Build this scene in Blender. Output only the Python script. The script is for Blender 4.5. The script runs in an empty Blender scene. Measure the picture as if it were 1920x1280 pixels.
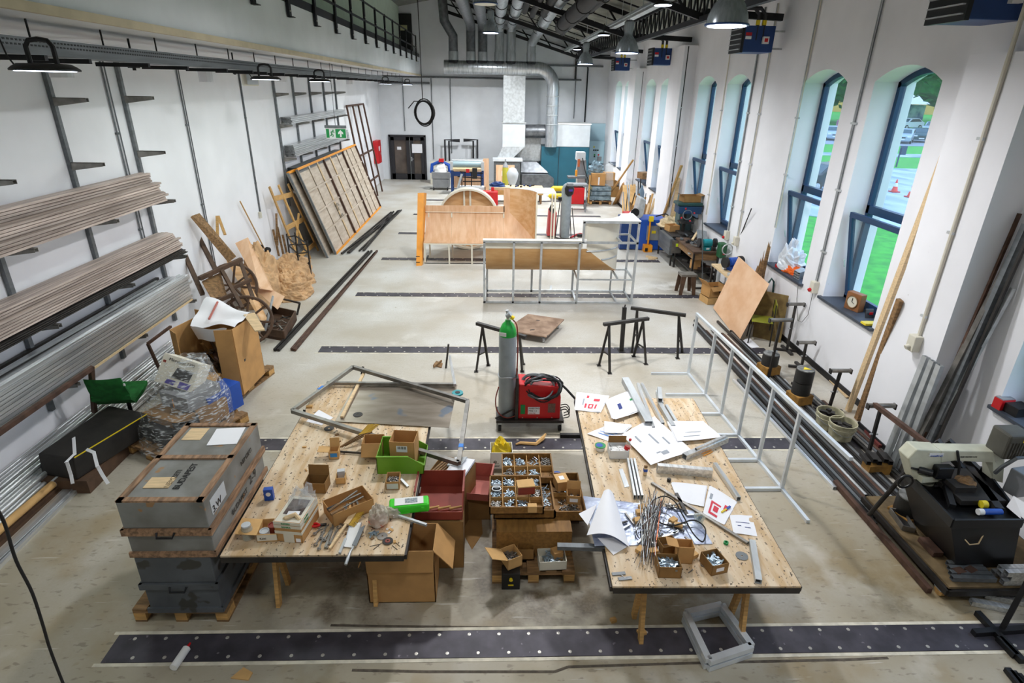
import bpy, math, random
from mathutils import Vector, Matrix
R=random.Random(7)
pi=math.pi; rad=math.radians
C=bpy.context.scene.collection
S=bpy.context.scene
# ------------------------------------------------------------ camera
YAW,PIT,ROL,FPX,CAMH=0.0374387,0.41068308,0.01903554,1089.19,4.3
_r=Vector((math.cos(YAW),-math.sin(YAW),0))
_f=Vector((math.sin(YAW)*math.cos(PIT),math.cos(YAW)*math.cos(PIT),-math.sin(PIT)))
_u=_r.cross(_f)
CR=_r*math.cos(ROL)+_u*math.sin(ROL); CU=_u*math.cos(ROL)-_r*math.sin(ROL)
cd=bpy.data.cameras.new('camera'); cam=bpy.data.objects.new('camera',cd); C.objects.link(cam)
cd.sensor_width=36; cd.lens=FPX*36/1920; cd.clip_end=500
m=Matrix((CR,CU,-_f)).transposed().to_4x4(); m.translation=(0,0,CAMH); cam.matrix_world=m
S.camera=cam
def _ray(x,y): return _f+CR*((x-960)/FPX)-CU*((y-640)/FPX)
def P(x,y,z=0.0):
    d=_ray(x,y); return Vector((0,0,CAMH))+d*((z-CAMH)/d.z)
def PX(x,y,X): d=_ray(x,y); return Vector((0,0,CAMH))+d*(X/d.x)
def PY(x,y,Y): d=_ray(x,y); return Vector((0,0,CAMH))+d*(Y/d.y)
# ------------------------------------------------------------ view, world, lights
S.view_settings.view_transform='Standard'; S.view_settings.look='None'
S.view_settings.gamma=1; S.view_settings.use_curve_mapping=False
S.view_settings.exposure=0.14
W=bpy.data.worlds.new('world'); S.world=W; W.use_nodes=True
nt=W.node_tree; nt.nodes.clear()
o=nt.nodes.new('ShaderNodeOutputWorld'); b=nt.nodes.new('ShaderNodeBackground')
tc=nt.nodes.new('ShaderNodeTexCoord'); sp=nt.nodes.new('ShaderNodeSeparateXYZ'); rp=nt.nodes.new('ShaderNodeValToRGB')
nt.links.new(tc.outputs['Generated'],sp.inputs[0]); nt.links.new(sp.outputs['Z'],rp.inputs[0])
rp.color_ramp.elements[0].color=(.55,.75,1,1); rp.color_ramp.elements[1].color=(.35,.6,1,1)
nt.links.new(rp.outputs[0],b.inputs[0]); b.inputs[1].default_value=2.3; nt.links.new(b.outputs[0],o.inputs[0])
def light(name,kind,loc,power,size=.5,color=(1,1,1),aim=(0,0,-1),spread=None,sizey=None):
    l=bpy.data.lights.new(name,kind); l.energy=power; l.color=color
    if kind=='AREA':
        l.size=size
        if sizey: l.shape='RECTANGLE'; l.size_y=sizey
        else: l.shape='DISK'
        if spread: l.spread=spread
    if kind=='SPOT': l.spot_size=spread or 2.4; l.spot_blend=.6; l.shadow_soft_size=size
    if kind=='POINT': l.shadow_soft_size=size
    ob=bpy.data.objects.new(name,l); C.objects.link(ob); ob.location=loc
    ob.rotation_euler=Vector(aim).to_track_quat('-Z','Y').to_euler(); return ob
# bell lamps in two rows along the hall (nearest pairs outside the frame; farthest pair added to brighten the far wall)
for x,y,z,e in [(2.76,1.6,4.95,42),(-.1,1.6,5.75,62),(2.76,7.72,4.99,165),(-.1,7.72,5.75,190),(2.82,13.6,4.99,125),(-.1,13.6,5.75,145),
    (2.84,19.8,4.99,160),(-.1,19.8,5.75,195),(2.84,25.6,4.99,320),(-.1,25.6,5.75,380)]:
    light('bell_and_fill_light','AREA',(x,y,z-.03),e*.74,.42,(.98,.985,1) if y<10 else (.95,.98,1),spread=rad(165))
for x,y in [(-3.6,1.2),(-3.6,9.0),(-3.6,12.0),(-3.6,16.0),(-3.6,23.0)]: light('tray_lamp_light','AREA',(x,y,4.33),15,.4,(.9,1,.92))
light('day','SUN',(30,10,30),1.2,color=(.8,.9,1),aim=(-.7,.35,-.62)).data.angle=rad(40)
# ------------------------------------------------------------ materials
def srgb(h):
    if isinstance(h,tuple): return h
    h=h.lstrip('#'); v=[int(h[i:i+2],16)/255 for i in (0,2,4)]
    return tuple(c/12.92 if c<=.04045 else ((c+.055)/1.055)**2.4 for c in v)
M={}
def mat(name,col,rough=.6,metal=0,var=.15,scale=4,bump=0,col2=None,stretch=(1,1,1),emit=None,alpha=None,detail=4,trans=0,det2=None,coord='Object',rnd=0):
    if name in M: return M[name]
    m=bpy.data.materials.new(name); m.use_nodes=True; n=m.node_tree.nodes; L=m.node_tree.links
    bs=n['Principled BSDF']; c=srgb(col); bs.inputs['Roughness'].default_value=rough; bs.inputs['Metallic'].default_value=metal
    if var or col2:
        t=n.new('ShaderNodeTexCoord'); mp=n.new('ShaderNodeMapping'); mp.inputs['Scale'].default_value=stretch
        no=n.new('ShaderNodeTexNoise'); no.inputs['Scale'].default_value=scale; no.inputs['Detail'].default_value=detail
        L.new(t.outputs[coord],mp.inputs[0]); L.new(mp.outputs[0],no.inputs[0])
        r=n.new('ShaderNodeValToRGB'); r.color_ramp.elements[0].position=.36; r.color_ramp.elements[1].position=.64
        c2=srgb(col2) if col2 else tuple(x*(1-var) for x in c)
        c1=c if col2 else tuple(min(1,x*(1+var*.6)) for x in c)
        r.color_ramp.elements[0].color=(*c2,1); r.color_ramp.elements[1].color=(*c1,1)
        L.new(no.outputs[0],r.inputs[0]); last=r.outputs[0]
        if det2:   # spots / scratches:  (colour, scale, threshold, stretch)
            n2=n.new('ShaderNodeTexNoise'); n2.inputs['Scale'].default_value=det2[1]; n2.inputs['Detail'].default_value=2
            if len(det2)>3:
                m2=n.new('ShaderNodeMapping'); m2.inputs['Scale'].default_value=det2[3]; L.new(t.outputs[coord],m2.inputs[0]); L.new(m2.outputs[0],n2.inputs[0])
            else: L.new(t.outputs[coord],n2.inputs[0])
            r2=n.new('ShaderNodeValToRGB'); r2.color_ramp.elements[0].position=det2[2]; r2.color_ramp.elements[1].position=det2[2]+.04
            L.new(n2.outputs[0],r2.inputs[0]); mx=n.new('ShaderNodeMix'); mx.data_type='RGBA'
            L.new(r2.outputs[0],mx.inputs['Factor']); L.new(last,mx.inputs['A']); mx.inputs['B'].default_value=(*srgb(det2[0]),1); last=mx.outputs['Result']
        if rnd:   # each object gets its own tone and grain
            oi=n.new('ShaderNodeObjectInfo'); hs=n.new('ShaderNodeHueSaturation'); m3=n.new('ShaderNodeMapRange'); m3.inputs['To Min'].default_value=1-rnd; m3.inputs['To Max'].default_value=1+rnd*.8
            L.new(oi.outputs['Random'],m3.inputs['Value']); L.new(m3.outputs[0],hs.inputs['Value']); L.new(last,hs.inputs['Color']); last=hs.outputs[0]
            sc_=n.new('ShaderNodeVectorMath'); sc_.operation='SCALE'; sc_.inputs['Scale'].default_value=40; L.new(oi.outputs['Random'],sc_.inputs[0]); L.new(sc_.outputs[0],mp.inputs['Location'])
        L.new(last,bs.inputs['Base Color'])
        if bump:
            bp=n.new('ShaderNodeBump'); bp.inputs['Strength'].default_value=bump; bp.inputs['Distance'].default_value=.02
            L.new(no.outputs[0],bp.inputs['Height']); L.new(bp.outputs[0],bs.inputs['Normal'])
    else: bs.inputs['Base Color'].default_value=(*c,1)
    if emit: bs.inputs['Emission Color'].default_value=(*srgb(emit[0]),1); bs.inputs['Emission Strength'].default_value=emit[1]
    if alpha is not None: bs.inputs['Alpha'].default_value=alpha
    if trans: bs.inputs['Transmission Weight'].default_value=trans
    M[name]=m; return m
MT=lambda: None
mat('wall','#eeeef2',.9,var=.04,scale=1.2,bump=.05,det2=('#cfcccb',9,.78))
mat('wall_dark','#d6d3ce',.9,var=.05,scale=1.2)
mat('farwall','#dfe2e6',.9,var=.05,scale=1.5)
mat('green_wall','#c9d6c4',.8,var=.05)
mat('roof','#8f9087',.9,var=.2,scale=2)
mat('black_metal','#1b1b1e',.5,.3,var=.1)
mat('blackpipe','#26262a',.7,0,var=.1)
mat('darkframe','#1b3c60',.4,.1,var=.05)
mat('doorframe','#2b2a2e',.5,.1,var=.05)
mat('galv','#c3c7c9',.42,.5,var=.16,scale=3,stretch=(3,1,3),rnd=.12)
mat('galv_dark','#74787b',.5,.5,var=.18,scale=3,stretch=(6,.6,6),rnd=.2)
mat('alu','#d6d8d9',.28,.7,var=.22,scale=3,stretch=(14,.4,14),rnd=.18)
mat('alu_oxide','#d6c5bb',.5,.2,scale=3,stretch=(14,.4,14),col2='#a3938a',rnd=.25)
mat('steel','#8c8984',.42,.75,var=.3,scale=7)
mat('dark_steel','#3b3836',.5,.5,var=.3,scale=5,rnd=.35)
mat('alu_bright','#dfe4e8',.3,.35,var=.1,scale=5)
mat('rust','#5b4236',.7,.3,var=.35,scale=9)
mat('rail','#4b4850',.5,.35,var=.3,scale=5,bump=.1,det2=('#77717a',14,.7))
mat('bolt','#c9c5bd',.4,.6,var=0)
mat('wood','#c69a5c',.65,var=.22,scale=6,stretch=(1,8,8),bump=.1,rnd=.12)
mat('wood_pale','#d9bd93',.65,var=.15,scale=6,stretch=(1,8,8),rnd=.08)
mat('wood_old','#8b6a45',.75,var=.4,scale=5,stretch=(1,6,6),bump=.2)
mat('wood_dark','#57402f',.7,var=.3,scale=6,bump=.2)
mat('ply','#e2b98c',.6,col2='#d3a06b',scale=2.2,stretch=(1,5,5),var=.2)
mat('ply_pink','#e6bf9c',.6,col2='#d9aa82',scale=2.4,stretch=(4,1,1),var=.2)
mat('ply_white','#e9e3d2',.55,var=.08,scale=2)
mat('cardboard','#bd8f57',.8,var=.14,scale=4,bump=.05,rnd=.1)
mat('cardboard_dark','#8f6a3a',.85,var=.15,scale=5)
mat('cardboard_pale','#d2a76c',.8,var=.1,scale=6)  # lighter tan cardboard
mat('white','#e8e8e6',.5,var=.03)
mat('paper','#eeeef2',.7,var=.02)
mat('red','#c8161d',.4,var=.1)
mat('red_dark','#8d3a2c',.55,var=.15)
mat('pinkred','#b56458',.55,var=.12)
mat('green','#6fa52a',.45,var=.1)
mat('green_bright','#3fd02a',.35,var=.04)
mat('green_seat','#1d6a2c',.9,var=.25,scale=14)
mat('olive','#8a8a24',.6,var=.15)
mat('blue','#1b4fae',.45,var=.12)
mat('blue_dark','#1e3f78',.45,.1,var=.1)
mat('teal','#1a5566',.5,var=.05)
mat('teal_tool','#128a92',.4,var=.05)
mat('yellow','#e3c61b',.45,var=.1)
mat('yellow_sign','#e6cf2a',.45,var=0)
mat('orange','#ee9a1e',.5,var=.1,scale=3)
mat('grey_paint','#8b8d90',.5,var=.1)
mat('grey_light','#c3c7ca',.45,var=.05)
mat('plastic_black','#141416',.45,var=.05)
mat('rubber','#232222',.85,var=.1)
mat('glasspane','#cfe6f2',.05,var=0,alpha=.10)
mat('jar_glass','#cfd4c8',.08,var=0,alpha=.35)
mat('film','#e4e8ea',.15,var=0,alpha=.22)
mat('lamp_on','#ffffff',.5,var=0,emit=('#dfe8ff',9))
mat('brick_dark','#3a2d28',.9,var=.2)
mat('paper_brown','#c9a277',.8,var=.2,scale=7,bump=.3)
mat('fitting','#d9d4c4',.5,var=.05)
def CRV(pts,n=6,closed=False):
    p=[Vector(q) for q in pts]; N=len(p); out=[]
    for i in range(N if closed else N-1):
        a,b,c,d=(p[(i-1)%N],p[i],p[(i+1)%N],p[(i+2)%N]) if closed else (p[max(i-1,0)],p[i],p[i+1],p[min(i+2,N-1)])
        for k in range(n):
            t=k/n; out.append(.5*((2*b)+(c-a)*t+(2*a-5*b+4*c-d)*t*t+(3*b-a-3*c+d)*t**3))
    if not closed: out.append(p[-1])
    return out
# ------------------------------------------------------------ mesh builder
class MB:
    def __init__(s): s.v=[];s.f=[];s.mi=[];s.k=0
    def mset(s,k): s.k=k; return s
    def add(s,vs,fs):
        o=len(s.v); s.v+= [Vector(v) for v in vs]; s.f+=[tuple(i+o for i in f) for f in fs]; s.mi+=[s.k]*len(fs); return s
    def box(s,c,d,rz=0,rot=None):
        c=Vector(c); x,y,z=[k/2 for k in d]
        vs=[Vector((a*x,b*y,e*z)) for a in(-1,1) for b in(-1,1) for e in(-1,1)]
        m=rot if rot is not None else Matrix.Rotation(rz,3,'Z')
        vs=[m@v+c for v in vs]
        return s.add(vs,[(0,1,3,2),(4,6,7,5),(0,4,5,1),(2,3,7,6),(0,2,6,4),(1,5,7,3)])
    def bar(s,a,b,w,h=None,up=(0,0,1)):
        a=Vector(a);b=Vector(b);h=h or w; d=(b-a).normalized(); u=Vector(up)
        if abs(d.dot(u))>.98: u=Vector((0,1,0))
        sx=d.cross(u).normalized(); uu=sx.cross(d)
        vs=[p+sx*i*w/2+uu*j*h/2 for p in(a,b) for i,j in((-1,-1),(1,-1),(1,1),(-1,1))]
        return s.add(vs,[(0,1,2,3)[::-1],(4,5,6,7),(0,1,5,4),(1,2,6,5),(2,3,7,6),(3,0,4,7)])
    def hbar(s,a,b,w,h=None,t=.003,up=(0,0,1)):   # hollow square tube
        a=Vector(a);b=Vector(b);h=h or w; d=(b-a).normalized(); u=Vector(up)
        if abs(d.dot(u))>.98: u=Vector((0,1,0))
        sx=d.cross(u).normalized(); uu=sx.cross(d); vs=[]
        for p in(a,b):
            for q in(0,t):
                vs+=[p+sx*i*(w/2-q)+uu*j*(h/2-q) for i,j in((-1,-1),(1,-1),(1,1),(-1,1))]
        fs=[]
        for i in range(4):
            j=(i+1)%4
            fs+=[(i,j,8+j,8+i),(4+j,4+i,12+i,12+j),(j,i,4+i,4+j),(8+i,8+j,12+j,12+i)]
        return s.add(vs,fs)
    def tube(s,pts,r,n=8,closed=False,cap=True):
        pts=[Vector(p) for p in pts]; N=len(pts); rr=r if isinstance(r,(list,tuple)) else [r]*N
        vs=[];fs=[]; ref=None
        for i,p in enumerate(pts):
            if closed: d=(pts[(i+1)%N]-pts[i-1])
            else: d=pts[min(i+1,N-1)]-pts[max(i-1,0)]
            d=d.normalized() if d.length>1e-9 else Vector((0,0,1))
            if ref is None: ref=Vector((0,0,1)) if abs(d.z)<.9 else Vector((1,0,0))
            a=d.cross(ref)
            if a.length<1e-4: a=d.cross(Vector((1,.3,0)))
            a.normalize(); c=a.cross(d).normalized(); ref=c
            for k in range(n):
                t=2*pi*k/n; vs.append(p+(a*math.cos(t)+c*math.sin(t))*rr[i])
        for i in range(N if closed else N-1):
            for k in range(n):
                j=(i+1)%N; l=(k+1)%n; fs.append((i*n+k,i*n+l,j*n+l,j*n+k))
        if cap and not closed: fs+=[tuple(range(n))[::-1],tuple((N-1)*n+k for k in range(n))]
        return s.add(vs,fs)
    def cyl(s,a,b,r0,r1=None,n=16): return s.tube([a,b],[r0,r0 if r1 is None else r1],n)
    def htube(s,a,b,r,t=.002,n=10):
        a=Vector(a);b=Vector(b);d=(b-a).normalized(); u=Vector((0,0,1)) if abs(d.z)<.9 else Vector((1,0,0))
        x=d.cross(u).normalized(); y=x.cross(d); vs=[];fs=[]
        for p in(a,b):
            for q in(r,r-t):
                vs+=[p+(x*math.cos(2*pi*k/n)+y*math.sin(2*pi*k/n))*q for k in range(n)]
        for k in range(n):
            l=(k+1)%n; fs+=[(k,l,2*n+l,2*n+k),(n+l,n+k,3*n+k,3*n+l),(l,k,n+k,n+l),(2*n+k,2*n+l,3*n+l,3*n+k)]
        return s.add(vs,fs)
    def lathe(s,c,prof,n=20,axis=(0,0,1)):
        c=Vector(c); ax=Vector(axis).normalized(); u=Vector((1,0,0)) if abs(ax.x)<.9 else Vector((0,1,0))
        x=ax.cross(u).normalized(); y=ax.cross(x); vs=[];fs=[]
        for r,h in prof:
            for k in range(n): vs.append(c+ax*h+(x*math.cos(2*pi*k/n)+y*math.sin(2*pi*k/n))*r)
        for i in range(len(prof)-1):
            for k in range(n):
                l=(k+1)%n; fs.append((i*n+k,i*n+l,(i+1)*n+l,(i+1)*n+k))
        N=len(prof)-1
        if N>=3 and prof[0][0]>1e-5 and abs(prof[0][0]-prof[-1][0])<1e-6:
            for k in range(n): l=(k+1)%n; fs.append((N*n+k,N*n+l,l,k))
            return s.add(vs,fs)
        if prof[0][0]>1e-5: fs.append(tuple(range(n))[::-1])
        if prof[-1][0]>1e-5: fs.append(tuple((len(prof)-1)*n+k for k in range(n)))
        return s.add(vs,fs)
    def prism(s,poly,vec):
        poly=[Vector(p) for p in poly]; n=len(poly); vec=Vector(vec)
        return s.add(poly+[p+vec for p in poly],[tuple(range(n))[::-1],tuple(range(n,2*n))]+[(i,(i+1)%n,n+(i+1)%n,n+i) for i in range(n)])
    def grid(s,fn,nu,nv,th=0):
        vs=[Vector(fn(i/nu,j/nv)) for i in range(nu+1) for j in range(nv+1)]
        fs=[(i*(nv+1)+j,(i+1)*(nv+1)+j,(i+1)*(nv+1)+j+1,i*(nv+1)+j+1) for i in range(nu) for j in range(nv)]
        if th:
            N=len(vs); vs=vs+[v-Vector((0,0,th)) if not isinstance(th,Vector) else v-th for v in vs]
            fs=fs+[tuple(k+N for k in f[::-1]) for f in fs]
            w=nv+1; ed=[(i*w,(i+1)*w) for i in range(nu)]+[((i+1)*w+nv,i*w+nv) for i in range(nu)]+[(j+1,j) for j in range(nv)]+[(nu*w+j,nu*w+j+1) for j in range(nv)]
            fs+=[(b,a,a+N,b+N) for a,b in ed]
        return s.add(vs,fs)
    def build(s,name,ms,parent=None,smooth=False,origin=None,local=False,bevel=0):
        if not isinstance(ms,(list,tuple)): ms=[ms]
        if parent is not None: off=Vector((0,0,0)) if local else Vector(parent['_o'])
        elif origin is not None: off=Vector(origin)
        elif local: off=Vector((0,0,0))
        else:
            lo=[min(v[i] for v in s.v) for i in range(3)]; hi=[max(v[i] for v in s.v) for i in range(3)]
            off=Vector(((lo[0]+hi[0])/2,(lo[1]+hi[1])/2,lo[2]))
        me=bpy.data.meshes.new(name); me.from_pydata([v-off for v in s.v],[],s.f)
        for x in ms: me.materials.append(M[x] if isinstance(x,str) else x)
        for p,k in zip(me.polygons,s.mi): p.material_index=k; p.use_smooth=smooth
        ob=bpy.data.objects.new(name,me); C.objects.link(ob); ob['_o']=tuple(off) if parent is None else (tuple(off))
        if parent is not None: ob.parent=parent
        else: ob.location=off
        if bevel:
            bm=ob.modifiers.new('bevel','BEVEL'); bm.width=bevel; bm.segments=2; bm.limit_method='ANGLE'
        if smooth:
            try: me.set_sharp_from_angle(angle=rad(40))
            except Exception: pass
        return ob
def tag(o,label,cat,group=None,kind=None):
    o['label']=label; o['category']=cat
    if group: o['group']=group
    if kind: o['kind']=kind
    return o
def thing(name,label,cat,loc=(0,0,0),rz=0,group=None):
    o=bpy.data.objects.new(name,None); C.objects.link(o); o.empty_display_size=.1
    o.location=loc; o.rotation_euler=(0,0,rz); o['_o']=tuple(loc); return tag(o,label,cat,group)
def L0(o): o['_o']=(0,0,0); return o   # children given in local coordinates
def dup(root,loc,rz=None,label=None,group=None,rot=None,scale=None):
    kids={}
    for ob in C.objects:
        if ob.parent is not None: kids.setdefault(ob.parent.name,[]).append(ob)
    r=root.copy(); C.objects.link(r); r.location=loc
    if rz is not None: r.rotation_euler=(0,0,rz)
    if rot is not None: r.rotation_euler=rot
    if scale is not None: r.scale=scale
    if label: r['label']=label
    if group: r['group']=group
    def rec(a,b):
        for ch in kids.get(a.name,[]):
            c=ch.copy(); C.objects.link(c); c.parent=b; rec(ch,c)
    rec(root,r); return r
def struct(name,mb,ms,**k):
    o=mb.build(name,ms,**k); o['kind']='structure'; return o
def lerp(a,b,t): return Vector(a)*(1-t)+Vector(b)*t
# ============================================================ SETTING
XL,XR,YF,YN=-5.47,5.53,30.3,-3.0
fm=mat('floor','#d0cfcb',.5,col2='#b9b2a6',scale=.7,bump=.05,detail=10,det2=('#b5ae9f',7,.72))
# worn, stained near bay, its dim warm light also mixed into the colour
n=fm.node_tree.nodes; Lk=fm.node_tree.links; bs=n['Principled BSDF']
src=bs.inputs['Base Color'].links[0].from_socket
t=[x for x in n if x.type=='TEX_COORD'][0]; sx=n.new('ShaderNodeSeparateXYZ'); Lk.new(t.outputs['Object'],sx.inputs[0])
mr=n.new('ShaderNodeMapRange'); mr.inputs['From Min'].default_value=3.5; mr.inputs['From Max'].default_value=12
mr.inputs['To Min'].default_value=1.1; mr.inputs['To Max'].default_value=.0; Lk.new(sx.outputs['Y'],mr.inputs['Value'])
ns=n.new('ShaderNodeTexNoise'); ns.inputs['Scale'].default_value=.9; ns.inputs['Detail'].default_value=9; Lk.new(t.outputs['Object'],ns.inputs[0])
mu=n.new('ShaderNodeMath'); mu.operation='MULTIPLY'; Lk.new(mr.outputs[0],mu.inputs[0]); Lk.new(ns.outputs[0],mu.inputs[1])
mx=n.new('ShaderNodeMix'); mx.data_type='RGBA'; Lk.new(mu.outputs[0],mx.inputs['Factor']); Lk.new(src,mx.inputs['A']); mx.inputs['B'].default_value=(*srgb('#93845f'),1)
Lk.new(mx.outputs['Result'],bs.inputs['Base Color'])
def _noise(scale,detail,st=(1,1,1)):
    mp=n.new('ShaderNodeMapping'); mp.inputs['Scale'].default_value=st; Lk.new(t.outputs['Object'],mp.inputs[0]); q=n.new('ShaderNodeTexNoise'); q.inputs['Scale'].default_value=scale; q.inputs['Detail'].default_value=detail; Lk.new(mp.outputs[0],q.inputs[0]); return q.outputs[0]
def _ramp(src,a,b,lo=0,hi=1):
    r=n.new('ShaderNodeMapRange'); r.inputs['From Min'].default_value=a; r.inputs['From Max'].default_value=b; r.inputs['To Min'].default_value=lo; r.inputs['To Max'].default_value=hi; Lk.new(src,r.inputs['Value']); return r.outputs[0]
def _mul(a,b):
    m_=n.new('ShaderNodeMath'); m_.operation='MULTIPLY'; Lk.new(a,m_.inputs[0]); Lk.new(b,m_.inputs[1]); return m_.outputs[0]
def _over(base,fac,col):
    m_=n.new('ShaderNodeMix'); m_.data_type='RGBA'; Lk.new(fac,m_.inputs['Factor']); Lk.new(base,m_.inputs['A']); m_.inputs['B'].default_value=(*srgb(col),1); return m_.outputs['Result']
c=mx.outputs['Result']; near=_ramp(sx.outputs['Y'],2.5,9.5,1,.12)
# dark spill stains between and beside the work tables, plus painted shade under both tables
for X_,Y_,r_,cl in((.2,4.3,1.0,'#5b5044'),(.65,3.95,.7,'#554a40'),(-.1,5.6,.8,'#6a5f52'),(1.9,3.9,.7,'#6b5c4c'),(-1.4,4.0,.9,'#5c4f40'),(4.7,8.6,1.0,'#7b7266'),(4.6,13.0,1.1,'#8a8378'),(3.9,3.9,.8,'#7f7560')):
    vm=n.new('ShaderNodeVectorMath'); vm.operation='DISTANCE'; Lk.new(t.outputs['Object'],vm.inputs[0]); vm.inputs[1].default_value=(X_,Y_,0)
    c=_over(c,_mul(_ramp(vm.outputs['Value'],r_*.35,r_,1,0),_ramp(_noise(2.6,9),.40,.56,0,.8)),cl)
c=_over(c,_ramp(_noise(38,10),.42,.62,0,.28),'#a79f8a')                                   # fine grain
c=_over(c,_mul(near,_ramp(_noise(1.3,9),.50,.66,0,.75)),'#957f55')                        # trodden dirt near the tables
c=_over(c,_mul(near,_ramp(_noise(9,6,(1,2.6,1)),.60,.66,0,.55)),'#6b6152')                # scuffs
c=_over(c,_ramp(_noise(3,7,(.5,6,1)),.66,.70,0,.35),'#e9e6df')                            # pale drag marks
c=_over(c,_ramp(_noise(1.0,8),.62,.72,0,.5),'#e6e3dc')                                    # worn white patches
Lk.new(c,bs.inputs['Base Color'])
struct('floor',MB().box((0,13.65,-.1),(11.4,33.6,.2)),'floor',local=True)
struct('wall_left',MB().box((XL-.15,13.65,4.3),(.3,33.6,8.8)),'wall',local=True)
struct('wall_far',MB().box((0,YF+.15,4.3),(11.6,.3,9.4)),'farwall',local=True)
struct('wall_near',MB().box((0,YN-.15,4.3),(11.6,.3,9.4)),'wall',local=True)
# right wall with arched window openings
WIN=[(y0,y0+1.38) for y0 in (1.9,4.0,7.68,9.77,13.45,15.54,19.3,21.35,25.0,27.0)]
SILL,SPR,RISE,TH=1.2,4.48,.2,.62
w=MB(); prev=YN
def wallseg(y0,y1,z0,z1): w.box((XR+TH/2,(y0+y1)/2,(z0+z1)/2),(TH,y1-y0,z1-z0))
TOPW=7.4
for y0,y1 in WIN:
    wallseg(prev,y0,0,TOPW); wallseg(y0,y1,0,SILL-.04)
    arc=[(XR,y0+(y1-y0)*k/10,SPR+RISE*(1-((k-5)/5)**2)) for k in range(11)]
    w.prism([(XR,y0,TOPW)]+arc+[(XR,y1,TOPW)],(TH,0,0)); prev=y1
wallseg(prev,YF,0,TOPW)
struct('wall_right',w,'wall',local=True)
for i,(a,b_,top) in enumerate([(5.95,6.86,4.72),(17.35,18.6,5.45),(22.95,24.1,5.05)]):
    struct('wall_right_pier',MB().box((5.35,(a+b_)/2,top/2),(.38,b_-a,top)),'wall',local=True)
# black skirting board
bb=MB()
for a,b_ in [(YN,5.95),(6.86,17.35),(18.6,22.95),(24.1,YF)]: bb.box((XR-.01,(a+b_)/2,.05),(.02,b_-a,.1))
for a,b_ in [(5.95,6.86),(17.35,18.6),(22.95,24.1)]:
    bb.box((5.15,(a+b_)/2,.05),(.02,b_-a+.04,.1)); bb.box((5.34,b_+.01,.05),(.38,.02,.1)); bb.box((5.34,a-.01,.05),(.38,.02,.1))
struct('baseboard_right',bb,'black_metal',local=True)
# windows
for i,(y0,y1) in enumerate(WIN):
    X=XR+.40; f=MB(); fw=.07
    f.bar((X,y0+fw/2,SILL),(X,y0+fw/2,SPR),.09,fw); f.bar((X,y1-fw/2,SILL),(X,y1-fw/2,SPR),.09,fw)
    f.bar((X,y0,SILL+.05),(X,y1,SILL+.05),.09,.1); f.bar((X,y0,2.66),(X,y1,2.66),.09,.12)
    for k in range(10):
        p=[(X,y0+(y1-y0)*q/10,SPR-.04+RISE*(1-((q-5)/5)**2)) for q in(k,k+1)]; f.bar(p[0],p[1],.09,.09)
    o=struct('window_%d'%(i+1),f,'darkframe')
    g=MB(); arc=[(X+.01,y0+.05+(y1-y0-.1)*k/10,SPR-.06+RISE*(1-((k-5)/5)**2)) for k in range(11)]
    g.prism([(X+.01,y0+.05,2.72)]+arc+[(X+.01,y1-.05,2.72)],(.008,0,0)); g.build('pane','glasspane',o)
    # tilting lower sash: hinged at the bottom, leans into the room
    s_=MB(); zt,zb=2.58,SILL+.1; ti=.24; xa,xb=X-.05,X-.05-ti
    for yy in(y0+.09,y1-.09): s_.bar((xa,yy,zb),(xb,yy,zt),.07,.06,up=(1,0,0))
    s_.bar((xb,y0+.06,zt),(xb,y1-.06,zt),.06,.08); s_.bar((xa,y0+.06,zb),(xa,y1-.06,zb),.06,.08)
    so=s_.build('sash','darkframe',o)
    g=MB(); g.add([(xa,y0+.1,zb),(xa,y1-.1,zb),(xb,y1-.1,zt),(xb,y0+.1,zt)],[(0,1,2,3)]); g.build('pane','glasspane',so)
    h=MB(); yh=y1-.09; h.bar((xa-.15-.03,yh,1.85),(xa-.21,yh,1.85),.02); h.bar((xa-.20,yh,1.86),(xa-.17,yh,1.74),.018); h.build('window_handle','galv',so)
    b2=MB().box((XR+.19-.02,(y0+y1)/2,SILL-.02),(.46,y1-y0+.12,.04)); s2=b2.build('window_sill',mat('slate','#414853',.5,var=.15).name,o)
# roof: slopes down to the right, flat strip at the eaves
rf=MB(); T=.12
pr=[(XL-.2,8.6),(-1.8,8.0),(1.03,7.05),(4.25,6.13),(XR+.8,6.05)]
pr=[(XL-.2,7.35),(-2.2,8.02),(1.03,7.05),(4.25,6.13),(XR+.8,6.05)]
rf.prism([(x,YN-.2,z) for x,z in pr]+[(x,YN-.2,z+T) for x,z in pr[::-1]],(0,YF-YN+.5,0))
struct('ceiling',rf,'roof',local=True)
def roofz(x):
    for (a,za),(b,zb) in zip(pr,pr[1:]):
        if x<=b: return za+(zb-za)*(x-a)/(b-a)
    return 6.05
# gable trim line on the far wall
tr=MB(); tr.bar((-2.2,YF-.02,7.78),(1.03,YF-.02,6.75),.03,.05); tr.bar((1.03,YF-.02,6.75),(4.2,YF-.02,5.84),.03,.05); tr.bar((4.2,YF-.02,5.80),(5.5,YF-.02,5.80),.03,.05)
struct('trim_1',tr,'black_metal',local=True)
# deck battens between roof sheets
for y in range(15,31,2):
    pass
bt=MB()
for k in range(14):
    y=9.0+k*1.6
    bt.bar((-2.2,y,roofz(-2.2)-.02),(4.25,y,roofz(4.25)-.02),.06,.04)
struct('trim_2',bt,'black_metal',local=True)
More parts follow.
